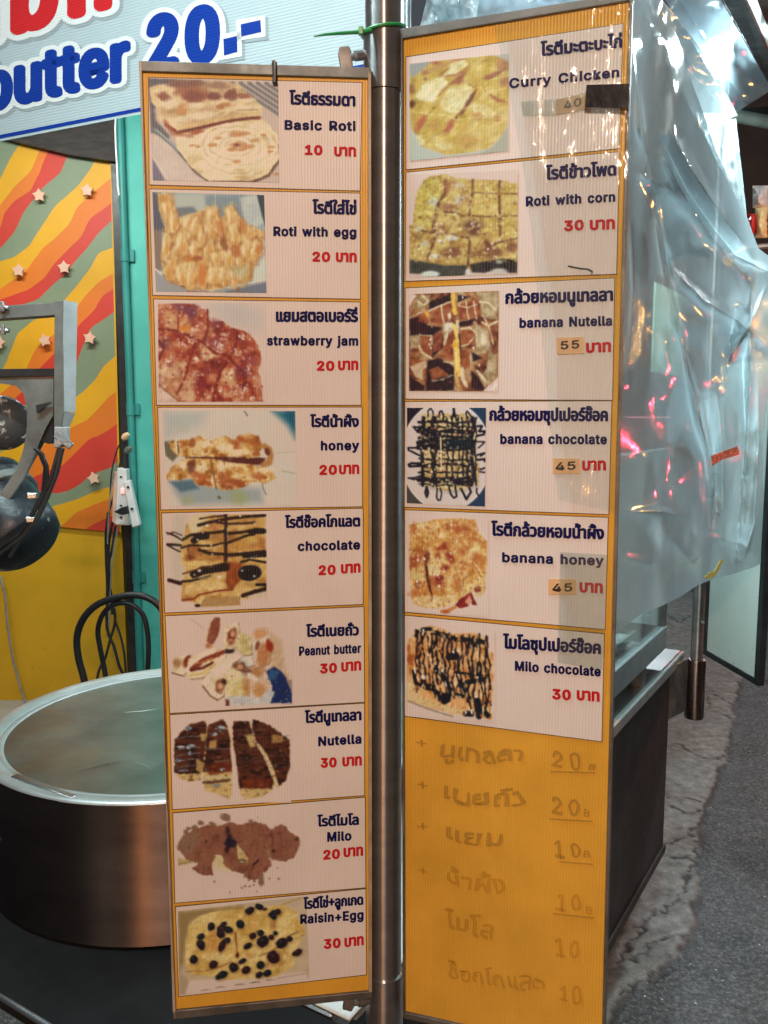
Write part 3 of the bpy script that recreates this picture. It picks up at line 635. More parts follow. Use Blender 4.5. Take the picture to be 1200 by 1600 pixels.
# ================================================================== lettering
GL = json.loads(r'''{"B":[456,[[60,0,60,509,241,509,289,504,329,491,359,469,381,442,394,410,398,374,395,344,387,320,356,286,315,267,315,262,339,257,363,245,385,227,402,203,414,173,418,136,413,100,400,67,377,39,344,18,301,4,247,0],[125,57,245,57,296,63,330,80,349,105,355,137,352,161,342,184,327,203,306,218,279,228,248,231,125,231],[125,285,238,285,288,296,308,309,323,326,333,348,336,372,330,403,313,429,283,446,240,452,125,452]]],"R":[449,[[60,0,60,509,236,509,290,504,333,489,367,465,390,433,405,395,409,352,405,309,390,271,367,240,333,217,289,203,236,198,96,198,96,255,234,255,269,258,298,267,319,281,334,300,342,324,345,352,342,380,334,405,319,425,298,440,269,449,233,452,125,452,125,0],[353,0,230,229,303,229,428,0]]],"P":[445,[[60,0,60,509,235,509,289,503,332,487,366,462,390,430,404,391,409,348,404,304,390,265,366,233,332,207,289,191,235,186,109,186,109,242,233,242,269,246,297,256,318,272,333,294,342,319,344,348,342,376,333,402,318,423,297,439,268,449,232,452,125,452,125,0]]],"M":[628,[[60,0,60,509,152,509,277,187,287,159,299,123,311,84,322,49,307,49,318,83,330,121,342,158,352,187,476,509,568,509,568,0,504,0,504,291,504,327,505,369,506,413,507,457,513,457,498,409,482,363,467,322,456,291,342,0,286,0,170,291,159,321,145,361,129,408,112,457,119,457,120,416,121,372,122,328,122,291,122,0]]],"N":[523,[[60,0,60,509,136,509,343,183,363,151,388,107,414,55,405,54,401,108,399,157,399,195,399,509,463,509,463,0,387,0,202,290,177,331,148,381,108,452,119,454,122,384,124,328,125,291,125,0]]],"C":[510,[[267,-7,205,1,150,25,104,63,70,115,48,179,40,254,48,329,70,393,104,445,150,484,205,508,267,516,340,504,373,490,402,471,427,447,448,418,463,385,473,348,408,348,389,395,357,428,315,449,267,456,223,450,184,432,150,403,125,364,109,314,103,254,109,194,125,145,151,105,184,76,223,59,267,53,315,60,357,81,389,114,408,160,473,160,463,124,448,91,428,62,402,38,373,19,341,5,305,-4]]],"E":[419,[[60,0,60,509,372,509,372,452,125,452,125,286,355,286,355,229,125,229,125,57,375,57,375,0]]],"a":[389,[[160,-9,126,-5,94,5,68,22,48,45,35,73,30,108,34,138,43,161,58,179,78,193,125,211,178,220,234,227,265,235,273,243,276,255,276,257,267,297,240,322,196,331,149,322,118,301,100,274,41,291,57,322,79,346,104,364,133,375,194,384,239,379,286,360,306,343,322,320,333,290,337,251,337,0,277,0,277,52,272,52,252,25,215,1],[170,45,202,49,228,59,248,74,263,93,272,115,276,138,276,190,259,182,231,176,200,171,175,168,134,159,103,139,95,124,92,105,102,72,130,52]]],"b":[424,[[229,-8,198,-5,172,4,138,31,118,59,112,59,112,0,53,0,53,509,114,509,114,319,118,319,137,346,171,373,197,381,229,384,274,378,313,361,345,332,370,293,385,245,390,189,385,133,370,84,346,45,313,16,274,-2],[220,47,253,51,279,66,301,88,316,117,325,151,328,189,325,227,316,261,301,290,280,311,253,325,220,330,188,325,161,312,140,291,125,263,116,229,113,189,116,150,125,115,140,86,162,65,188,51]]],"c":[396,[[207,-8,159,-2,117,16,82,46,56,85,40,133,34,187,40,243,56,291,82,330,117,360,159,378,207,384,260,377,305,356,340,322,362,277,303,262,290,289,270,311,242,325,207,330,173,325,145,310,124,287,108,258,99,224,96,187,99,151,108,117,124,89,145,66,173,51,207,46,243,52,271,66,292,89,304,117,363,102,341,56,306,21,261,-1]]],"d":[424,[[195,-8,151,-2,111,16,79,45,55,84,39,133,34,189,39,245,55,293,79,332,112,361,151,378,196,384,228,381,253,373,287,346,306,319,311,319,311,509,372,509,372,0,313,0,313,59,307,59,287,31,252,4,227,-5],[205,47,236,51,263,65,284,86,299,115,309,150,312,189,309,229,300,263,284,291,263,312,237,325,205,330,172,325,145,311,124,290,108,261,99,227,96,189,99,151,109,117,124,88,145,66,172,51]]],"e":[404,[[212,-8,161,-2,117,16,82,46,56,85,40,132,34,187,39,242,55,290,81,329,115,359,157,378,205,384,266,374,294,361,319,341,341,315,357,282,368,242,371,194,371,169,75,169,75,221,338,221,310,202,307,237,298,269,283,294,263,314,237,326,205,330,173,326,146,313,125,294,109,270,99,241,96,211,96,178,100,139,110,106,128,80,151,61,179,50,212,46,254,53,285,73,306,105,365,91,353,63,335,39,311,19,283,4,249,-5]]],"f":[254,[[228,379,228,327,6,327,6,379],[81,0,81,432,84,461,96,486,113,505,135,519,187,530,222,527,243,521,227,468,215,472,195,474,171,470,154,460,145,443,142,419,142,0]]],"g":[425,[[207,-151,168,-148,134,-140,82,-110,51,-69,101,-41,122,-66,154,-88,207,-97,249,-92,282,-75,304,-47,311,-6,311,68,306,68,287,41,252,16,227,8,195,5,152,10,113,27,80,53,55,90,39,136,34,191,39,246,55,293,80,332,112,361,152,378,196,384,228,382,253,373,288,346,308,319,313,319,313,379,372,379,372,-9,367,-54,350,-90,324,-117,291,-136,251,-147],[205,59,237,63,264,75,285,95,300,121,309,154,312,193,309,231,300,264,285,291,264,312,237,325,205,330,172,325,145,312,124,290,109,262,99,229,96,193,99,155,109,123,124,96,145,76,172,63]]],"h":[410,[[114,227,114,0,53,0,53,509,114,509,114,287,102,287,124,332,152,362,187,379,227,384,264,380,295,369,321,349,341,321,353,285,357,240,357,0,296,0,296,235,290,275,273,304,246,323,210,329,184,326,161,317,141,303,126,283,117,257]]],"i":[167,[[53,0,53,379,114,379,114,0],[84,443,67,446,54,455,44,468,41,483,44,499,54,512,67,521,84,524,100,521,114,512,123,499,126,483,123,468,114,455,100,446]]],"j":[167,[[53,379,114,379,114,-30,111,-63,102,-90,86,-113,65,-129,37,-139,4,-143,-10,-143,-10,-87,2,-87,25,-83,40,-72,50,-54,53,-29],[83,443,67,446,53,455,44,468,41,483,44,499,53,512,67,521,83,524,100,521,114,512,123,499,126,483,123,468,114,455,100,446]]],"k":[381,[[110,137,110,212,121,212,284,379,360,379,184,199,177,199],[53,0,53,509,114,509,114,0],[294,0,148,186,191,229,372,0]]],"l":[189,[[139,-2,101,3,74,20,58,47,53,84,53,509,114,509,114,99,120,62,130,54,146,52,160,53,170,54,181,3,162,-1]]],"m":[610,[[53,0,53,379,112,379,112,295,108,295,118,323,132,346,172,376,219,386,257,380,287,361,309,331,321,295,312,295,322,321,337,343,381,375,437,386,468,383,497,372,522,354,541,328,553,296,557,255,557,0,496,0,496,254,490,289,473,313,447,326,419,330,395,328,374,320,345,290,335,247,335,0,274,0,274,260,269,288,253,311,229,326,199,330,158,320,140,307,126,289,117,266,114,238,114,0]]],"n":[410,[[114,227,114,0,53,0,53,379,112,379,112,287,102,287,124,332,152,362,187,379,227,384,264,380,295,369,321,349,341,321,353,285,357,240,357,0,296,0,296,235,290,275,273,304,246,323,210,329,184,326,161,317,141,303,126,283,117,257]]],"o":[415,[[207,-8,159,-2,117,16,82,46,56,85,40,133,34,187,40,243,56,291,82,330,117,360,159,378,207,384,256,378,299,360,333,330,359,291,376,243,381,187,376,133,359,85,333,46,299,16,256,-2],[207,46,242,51,270,66,292,89,307,117,316,151,319,187,316,224,307,258,292,287,270,310,242,325,207,330,173,325,145,310,124,287,108,258,99,224,96,187,99,151,108,117,124,89,145,66,173,51]]],"p":[424,[[53,-143,53,379,112,379,112,319,118,319,137,346,171,373,197,381,229,384,274,378,313,361,345,332,370,293,385,245,390,189,385,133,370,84,346,45,313,16,274,-2,229,-8,198,-5,173,4,138,31,118,59,114,59,114,-143],[220,47,253,51,279,66,301,88,316,117,325,151,328,189,325,227,316,261,301,290,280,311,253,325,220,330,188,325,161,312,140,291,125,263,116,229,113,189,116,150,125,115,140,86,162,65,188,51]]],"q":[424,[[372,-143,311,-143,311,59,306,59,287,31,252,4,227,-5,195,-8,151,-2,111,16,79,45,55,84,39,133,34,189,39,245,55,293,79,332,112,361,151,378,196,384,228,381,253,373,287,346,307,319,313,319,313,379,372,379],[205,47,236,51,263,65,284,86,299,115,309,150,312,189,309,229,300,263,284,291,263,312,237,325,205,330,172,325,145,311,124,290,108,261,99,227,96,189,99,151,109,117,124,88,145,66,172,51]]],"r":[259,[[53,0,53,379,112,379,112,321,115,321,130,347,152,367,181,380,213,385,229,384,243,384,243,322,230,324,207,326,182,323,159,315,140,301,126,284,117,262,114,237,114,0]]],"s":[365,[[182,-8,145,-5,112,3,84,18,62,38,45,63,36,94,94,107,105,79,124,60,150,49,181,45,217,50,244,62,262,81,268,103,265,121,254,136,237,147,212,155,149,170,104,186,72,208,53,237,47,274,51,305,65,332,87,354,115,370,149,381,187,384,223,381,254,372,279,358,299,339,324,290,268,277,258,298,243,316,219,328,187,333,156,329,131,317,114,299,109,277,112,258,124,243,172,223,229,209,275,194,306,171,325,142,331,107,326,75,312,47,290,24,260,6,223,-5]]],"t":[227,[[204,379,204,327,6,327,6,379],[65,471,126,471,126,98,128,76,136,61,150,53,170,50,185,51,202,54,213,2,192,-3,168,-4,125,2,92,21,72,52,65,93]]],"u":[410,[[182,-5,146,-1,115,11,89,31,69,59,57,95,53,139,53,379,114,379,114,144,119,105,137,75,164,56,200,50,226,53,249,62,268,77,283,97,293,122,296,153,296,379,357,379,357,0,298,0,298,92,307,92,286,47,257,17,222,0]]],"v":[389,[[163,0,17,379,84,379,165,155,187,87,206,21,184,21,203,87,224,155,305,379,371,379,226,0]]],"w":[567,[[138,0,23,379,87,379,133,214,154,137,175,41,165,41,186,135,206,214,252,379,316,379,362,214,382,136,402,41,391,41,413,135,434,214,480,379,545,379,429,0,368,0,319,172,305,225,291,280,277,338,291,338,277,280,263,225,248,172,199,0]]],"y":[389,[[47,-139,61,-86,71,-87,104,-89,130,-74,151,-36,163,-1,17,379,84,379,165,155,187,87,206,21,184,21,202,87,224,155,305,379,371,379,204,-58,177,-107,139,-136,91,-145,65,-143]]],"0":[453,[[227,-7,174,1,130,24,95,62,69,113,53,178,48,254,53,330,69,395,95,447,130,484,174,508,227,516,279,508,323,484,358,447,384,395,400,330,405,254,400,178,384,113,359,62,323,24,279,1],[227,50,261,56,290,74,313,103,330,144,340,194,344,254,340,314,330,365,313,405,290,435,261,453,227,460,192,453,163,435,140,405,123,365,113,314,109,254,113,194,123,144,140,103,163,74,192,56]]],"1":[453,[[76,0,76,55,391,55,391,0],[276,509,276,0,212,0,212,448,209,448,86,358,86,427,198,509]]],"2":[453,[[64,0,64,47,234,229,282,282,311,327,320,371,317,397,308,419,293,436,273,449,224,460,196,457,172,447,153,433,139,413,130,390,127,362,66,362,71,405,86,442,111,473,143,496,182,511,225,516,268,511,306,497,337,474,361,445,376,411,381,372,371,318,336,259,267,180,153,60,153,57,389,57,389,0]]],"3":[453,[[218,-7,173,-3,133,10,98,30,70,57,52,91,44,132,109,132,115,107,126,87,144,71,165,59,219,50,275,61,297,74,315,93,325,116,329,145,326,172,316,196,299,217,275,234,242,244,201,248,157,248,157,299,288,448,288,452,70,452,70,509,372,509,372,461,211,278,211,289,264,288,308,276,344,253,371,222,387,186,393,145,387,103,370,66,344,36,309,12,266,-2]]],"4":[453,[[40,105,40,158,247,509,311,509,109,166,109,163,413,163,413,105],[282,0,282,121,282,146,282,318,343,318,343,0]]],"5":[453,[[221,-7,178,-2,140,11,108,32,83,60,66,93,60,130,122,130,127,108,138,89,173,60,221,50,250,53,276,64,298,82,314,104,324,131,328,162,324,193,314,221,297,244,275,262,248,273,218,277,167,268,128,246,67,253,96,509,366,509,366,452,151,452,134,301,136,301,178,325,229,334,263,330,294,321,321,306,345,285,364,260,379,231,388,199,391,163,385,117,369,76,343,41,309,15,268,-1]]],"6":[453,[[226,-7,182,-1,142,15,109,40,84,74,69,115,64,162,68,199,80,239,137,340,252,509,322,509,151,261,145,261,165,288,196,307,235,314,278,309,316,295,346,271,370,240,384,201,389,157,384,112,368,73,343,39,310,14,271,-2],[226,48,254,52,279,63,299,79,314,101,324,128,327,157,324,187,314,213,299,235,279,251,254,262,226,265,198,262,174,252,153,235,138,214,128,188,125,158,128,128,138,102,153,79,174,63,198,52]]],"7":[453,[[97,0,323,448,323,452,62,452,62,509,391,509,391,449,165,0]]],"8":[453,[[226,-7,178,-2,136,11,101,33,74,62,57,96,52,135,55,166,65,195,81,220,101,241,125,256,153,265,153,267,119,282,93,308,76,342,70,380,75,417,90,450,114,477,146,498,184,511,226,516,269,511,306,498,337,477,361,450,377,417,382,380,376,342,359,308,333,282,300,267,300,265,327,256,351,241,372,220,387,195,397,166,401,135,395,96,378,62,352,33,317,11,275,-2],[226,49,258,52,285,60,307,74,323,91,333,113,337,139,333,165,322,189,305,208,283,223,256,232,226,235,196,232,169,223,147,208,130,189,119,165,115,139,119,113,129,91,145,74,167,60,195,52],[226,290,274,300,293,313,307,330,316,351,319,376,316,399,308,420,294,437,275,449,226,460,177,449,159,437,145,420,136,399,133,376,136,351,145,330,159,313,178,300]]],"9":[453,[[226,516,271,510,310,494,343,468,368,434,384,393,389,347,385,309,373,270,315,168,200,0,130,0,301,248,307,248,287,221,257,202,218,195,175,199,137,214,106,237,83,269,68,307,64,352,69,397,85,436,110,469,143,494,182,510],[226,460,199,457,174,446,154,429,138,407,129,381,125,352,129,322,138,295,154,274,174,257,199,247,226,243,254,247,279,257,299,273,314,295,324,321,327,350,324,381,314,407,299,429,279,446,254,457]]],"+":[453,[[198,34,198,364,255,364,255,34],[61,172,61,226,391,226,391,172]]],".":[188,[[95,-4,78,-1,63,9,53,24,50,41,53,59,63,73,78,83,95,87,113,83,128,73,138,59,141,41,138,24,128,9,113,-1]]],"-":[453,[[337,244,337,188,114,188,114,244]]],"S":[447,[[224,-9,172,-4,128,9,91,31,64,60,46,96,38,137,104,137,110,110,123,88,142,71,166,59,224,49,257,52,286,60,311,74,329,92,341,114,346,139,342,161,332,179,296,205,245,222,184,239,128,260,86,289,60,326,52,372,58,413,75,448,102,476,138,498,180,511,227,516,275,511,316,498,351,476,377,449,394,415,401,378,337,378,326,412,302,437,267,453,225,459,194,456,167,448,145,435,129,418,118,398,115,376,119,352,131,334,169,308,212,293,264,279,312,264,359,238,395,198,405,171,408,139,403,99,386,64,360,34,323,11,278,-4]]],"x":[379,[[21,0,171,218,171,171,29,379,100,379,147,306,179,253,207,206,175,206,202,253,233,306,282,379,352,379,209,169,209,214,358,0,287,0,231,85,200,136,173,182,205,182,178,136,148,85,91,0]]]}''')
_cache = {}
def _tess(curve):
    o = bpy.data.objects.new('tmp', curve); scene.collection.objects.link(o)
    dg = bpy.context.evaluated_depsgraph_get(); e = o.evaluated_get(dg); me = e.to_mesh()
    vs = np.array([v.co[:2] for v in me.vertices]).reshape(-1, 2); fs = [tuple(p.vertices) for p in me.polygons]
    e.to_mesh_clear(); bpy.data.objects.remove(o); bpy.data.curves.remove(curve)
    return vs, fs
def glyph(ch):
    if ch in _cache: return _cache[ch]
    adv, spl = GL[ch]
    c = bpy.data.curves.new('g', 'CURVE'); c.dimensions = '2D'; c.fill_mode = 'BOTH'
    for s in spl:
        n = len(s)//2; sp_ = c.splines.new('POLY'); sp_.points.add(n-1); sp_.use_cyclic_u = True
        for i in range(n): sp_.points[i].co = (s[2*i]/1000, s[2*i+1]/1000, 0, 1)
    _cache[ch] = (adv/1000, *_tess(c)); return _cache[ch]
def latin(body, track=0.04):
    x = 0; VS, FS, n = [], [], 0
    for ch in body:
        if ch == ' ': x += 0.30; continue
        adv, vs, fs = glyph(ch)
        VS.append(vs + (x, 0)); FS += [tuple(i+n for i in f) for f in fs]; n += len(vs); x += adv + track
    return np.concatenate(VS), FS, CAPH
def _outlines(body):
    c = bpy.data.curves.new('t', 'FONT'); c.body = body
    o = bpy.data.objects.new('tmp', c); scene.collection.objects.link(o)
    dg = bpy.context.evaluated_depsgraph_get(); cv = o.evaluated_get(dg).to_curve(dg); out = []
    for s in cv.splines:
        bp = s.bezier_points; n = len(bp); P = []
        for i in range(n):
            a, b = bp[i], bp[(i+1) % n]; p0, p1, p2, p3 = [np.array(q[:2]) for q in (a.co, a.handle_right, b.handle_left, b.co)]
            L = np.linalg.norm(p3-p0); fl = max(abs((q-p0)[0]*(p3-p0)[1]-(q-p0)[1]*(p3-p0)[0])/max(L, 1e-6) for q in (p1, p2))
            k = 1 if fl < 0.003 else 4
            for j in range(k):
                t = j/k; P.append(p0*(1-t)**3+3*p1*t*(1-t)**2+3*p2*t*t*(1-t)+p3*t**3)
        if len(P) > 2: out.append(np.array(P))
    o.evaluated_get(dg).to_curve_clear(); bpy.data.objects.remove(o); bpy.data.curves.remove(c)
    return out
def _area(P): return 0.5*np.sum(P[:, 0]*np.roll(P[:, 1], -1)-P[:, 1]*np.roll(P[:, 0], -1))
def thai(body):
    """each contour filled with its own holes, so that overlapping strokes stay solid"""
    S = _outlines(body); A = [_area(P) for P in S]; sg = np.sign(A[int(np.argmax(np.abs(A)))])
    grp = [[P] for P, a in zip(S, A) if a*sg > 0]
    for P, a in zip(S, A):
        if a*sg > 0: continue
        c = P.mean(0); best = None
        for g_ in grp:
            q = g_[0]
            if poly_sd(np.array([P[0][0]]), np.array([P[0][1]]), [tuple(z) for z in q])[0] < 0 and (best is None or abs(_area(q)) < abs(_area(best[0]))): best = g_
        best.append(P) if best is not None else grp.append([P])
    VS, FS, n, LV = [], [], 0, []
    for i, g_ in enumerate(grp):
        c = bpy.data.curves.new('g', 'CURVE'); c.dimensions = '2D'; c.fill_mode = 'BOTH'
        for P in g_:
            sp_ = c.splines.new('POLY'); sp_.points.add(len(P)-1); sp_.use_cyclic_u = True
            for k, q in enumerate(P): sp_.points[k].co = (q[0], q[1], 0, 1)
        vs, fs = _tess(c); VS.append(vs); FS += [tuple(k+n for k in f) for f in fs]; n += len(vs); LV.append(np.full(len(vs), (i % 3)*0.000004))
    thai.lift = np.concatenate(LV); return np.concatenate(VS), FS, THH
CAPH = glyph('B')[1][:, 1].max()
THH = max(P[:, 1].max() for P in _outlines('ม'))
def text(name, body, a, b, h, surf, off, mat, parent, bold=0.05, lang='L', track=0.04, n=10, lean=0.0, jit=0.0):
    vs, fs, cap = latin(body, track) if lang == 'L' else thai(body)
    x0, x1 = vs[:, 0].min(), vs[:, 0].max()
    lift = 0.0 if lang == 'L' else thai.lift
    s = (vs[:, 0]-x0)/(x1-x0)
    px0 = a[0]+(b[0]-a[0])*s + lean*vs[:, 1]/cap*h; py0 = a[1]+(b[1]-a[1])*s - vs[:, 1]/cap*h
    if jit:
        px0 = px0 + (fbm(px0/14, py0/14, 3, 2)-0.5)*jit*2.2; py0 = py0 + (fbm(px0/22, py0/10, 8, 2)-0.5)*jit*3 + (vnoise(px0/26, 0*py0, 5)-0.5)*jit*1.5
    P, F, m = [], [], 0
    offs = [(0, 0)] + [(math.cos(2*math.pi*i/n), math.sin(2*math.pi*i/n)) for i in range(n)] if bold else [(0, 0)]
    for i, (dx, dy) in enumerate(offs):
        r = bold*h
        P.append(surf(px0+dx*r, py0+dy*r*0.8, off + i*0.000013 + lift + 0*px0)); F += [tuple(q+m for q in f) for f in fs]; m += len(vs)
    me = bpy.data.meshes.new(name); me.from_pydata(np.concatenate(P).tolist(), [], F)
    return link(name, me, mat, parent)
# banner words: grey edge, white outline, ink
def banner_word(name, body, a, b, h, ink, bold, track=0.05):
    for nm, bo, mt, off, n, d in (('letter_shadow', bold+0.135, SHADEINK, 0.0008, 36, (3.5,3.5)), ('letter_outline', bold+0.115, WHITEINK, 0.0020, 36, (0,0)), (name, bold, ink, 0.0030, 16, (0,0))):
        a2 = (a[0]+d[0], a[1]+d[1]); b2 = (b[0]+d[0], b[1]+d[1])
        text(nm, body, a2, b2, h, BANP, off, mt, ban, bo, 'L', track, n)
banner_word('lettering', 'abn', (-62,72), (166,8), 100, REDBAN, 0.095, 0.10)
banner_word('lettering', 'butter', (-22,172), (198,122), 72, BLUEINK, 0.085, 0.03)
banner_word('lettering', '20', (236,110), (336,90), 80, BLUEINK, 0.10, 0.10)
def banner_quad(q):
    c = np.array(q, float).mean(0)
    for nm, d, mt, o0 in (('letter_shadow', 8.5, SHADEINK, 0.0013), ('letter_outline', 7, WHITEINK, 0.0024), ('lettering', 0, BLUEINK, 0.0032)):
        P = np.array(q, float); P = P + np.sign(P-c)*d + (3.5 if nm == 'letter_shadow' else 0)
        g = G(); plate(g, BANP, P, o0, o0+0.0004); g.obj(nm, mt, ban, 0)
banner_quad([(349,61),(370,56),(371,81),(350,87)])
banner_quad([(376,38),(407,31),(408,50),(377,57)])

# ================================================================== printed food pictures
PAPER = (216,191,180)
class Paint:
    """flat printed picture: colours per point of a fine sheet; coordinates are the picture's own"""
    def __init__(s, quad, nx, ny):
        s.X, s.Y = quadgrid(quad, nx, ny); sd_ = int(quad[0][1])+nx
        uu, vv = np.meshgrid(np.linspace(0,1,nx), np.linspace(0,1,ny)); ed = np.clip(np.minimum.reduce([uu, 1-uu, vv, 1-vv])*14, 0, 1)
        for sc_, am_ in ((70, 20), (26, 9)):
            wx, wy = fbm(s.X/sc_, s.Y/sc_, sd_, 2)-0.5, fbm(s.X/sc_, s.Y/sc_, sd_+7, 2)-0.5; s.X, s.Y = s.X+wx*am_*ed, s.Y+wy*am_*ed
        s.X0, s.Y0 = quadgrid(quad, nx, ny); s.c = np.zeros(s.X.shape+(3,)) + PAPER
        s.w = abs(quad[1][0]-quad[0][0])
    def m(s, cols, sc, seed=0, st=(1,1), ang=0.0, con=1.7, octs=5, ridge=False):
        a = math.radians(ang); X, Y = s.X*math.cos(a)+s.Y*math.sin(a), -s.X*math.sin(a)+s.Y*math.cos(a)
        wx = (fbm(X/sc/2, Y/sc/2, seed+50, 2)-0.5)*0.8
        v = fbm(X/sc/st[0]+wx, Y/sc/st[1]+wx, seed, octs)
        if ridge: v = 1-np.abs(v-0.5)*4
        v = np.clip((v-0.5)*con+0.5, 0, 0.9999)*(len(cols)-1); i = np.clip(v.astype(int), 0, len(cols)-2); f = (v-i)[..., None]
        C = np.array(cols, float); return C[i]*(1-f)+C[i+1]*f
    def wob(s, amp, ws, seed): return (fbm(s.X/ws, s.Y/ws, seed, 3)-0.5)*2*amp if amp else 0
    def ap(s, mask, col, al=1.0):
        col = np.asarray(col, float); mm = (np.clip(mask, 0, 1)*al*np.ones_like(s.X))[..., None]; s.c = s.c*(1-mm)+col*mm; return s
    def p(s, pts, col, soft=13, wob=0, ws=40, seed=1, al=1.0):
        return s.ap(sstep(soft/2, -soft/2, poly_sd(s.X, s.Y, pts)+s.wob(wob, ws, seed)), col, al)
    def e(s, cx, cy, rx, ry, col, rot=0, soft=0.25, wob=0.0, seed=1, al=1.0):
        a = math.radians(rot); dx, dy = s.X-cx, s.Y-cy
        u = (dx*math.cos(a)+dy*math.sin(a))/rx; v = (-dx*math.sin(a)+dy*math.cos(a))/ry
        d = np.hypot(u, v)-1 + (s.wob(wob, (rx+ry)/3, seed) if wob else 0)
        return s.ap(sstep(soft, -soft, d), col, al)
    def l(s, pts, w, col, soft=5, wob=0, ws=30, seed=1, al=1.0, taper=False):
        d, t = seg_dist(s.X, s.Y, pts)
        ww = w/2*(np.sin(np.pi*np.clip(t, 0.03, 0.97))**0.6 if taper else 1)
        return s.ap(sstep(soft/2, -soft/2, d-ww+s.wob(wob, ws, seed)), col, al)
    def blobs(s, mask, n, r, cols, seed, al=0.8, asp=1.0, rot=0, soft=0.5):
        rs = np.random.RandomState(seed); h, w = s.X.shape
        ys, xs = np.nonzero(mask > 0.5)
        if len(ys) == 0: return s
        for k in range(n):
            i = rs.randint(len(ys)); cx, cy = s.X[ys[i], xs[i]], s.Y[ys[i], xs[i]]
            rr = r*rs.uniform(0.5, 1.5); R = rr*2.2*max(asp, 1)
            c0, c1 = np.searchsorted(s.X0[ys[i]], [cx-R-20, cx+R+20]); r0, r1 = np.searchsorted(s.Y0[:, xs[i]], [cy-R-20, cy+R+20])
            if c1-c0 < 2 or r1-r0 < 2: continue
            sl = (slice(r0, r1), slice(c0, c1)); a = math.radians(rot+rs.uniform(-30, 30)); dx, dy = s.X[sl]-cx, s.Y[sl]-cy
            u = (dx*math.cos(a)+dy*math.sin(a))/(rr*asp); v = (-dx*math.sin(a)+dy*math.cos(a))/rr
            mm = (sstep(soft, -soft, np.hypot(u, v)-1)*al*rs.uniform(.6, 1)*mask[sl])[..., None]
            s.c[sl] = s.c[sl]*(1-mm)+np.array(cols[rs.randint(len(cols))], float)*mm
        return s
    def done(s, sat=1.0, blur=1):
        for _ in range(blur):
            c = s.c; p_ = np.pad(c, ((1,1),(1,1),(0,0)), 'edge'); s.c = (p_[:-2,1:-1]+p_[2:,1:-1]+p_[1:-1,:-2]+p_[1:-1,2:]+2*c)/6
        gr = s.c.mean(-1, keepdims=True); s.c = gr+(s.c-gr)*sat; return s
    def mask(s, pts, wob=0, ws=40, seed=1, soft=8): return sstep(soft/2, -soft/2, poly_sd(s.X, s.Y, pts)+s.wob(wob, ws, seed))
    def shade(s, mask, sc, amp, seed, st=(1,1), ang=0):
        """crisp relief as printed in the photograph"""
        a = math.radians(ang); X, Y = s.X*math.cos(a)+s.Y*math.sin(a), -s.X*math.sin(a)+s.Y*math.cos(a)
        e_ = 0.12; f = lambda x, y: fbm(x/sc/st[0], y/sc/st[1], seed, 4)
        v = (f(X, Y)-f(X-sc*e_, Y-sc*e_))/e_
        k = np.clip(1+v*amp*0.6*mask, 0.45, 1.5)[..., None]; s.c = np.clip(s.c*k, 0, 255); return s

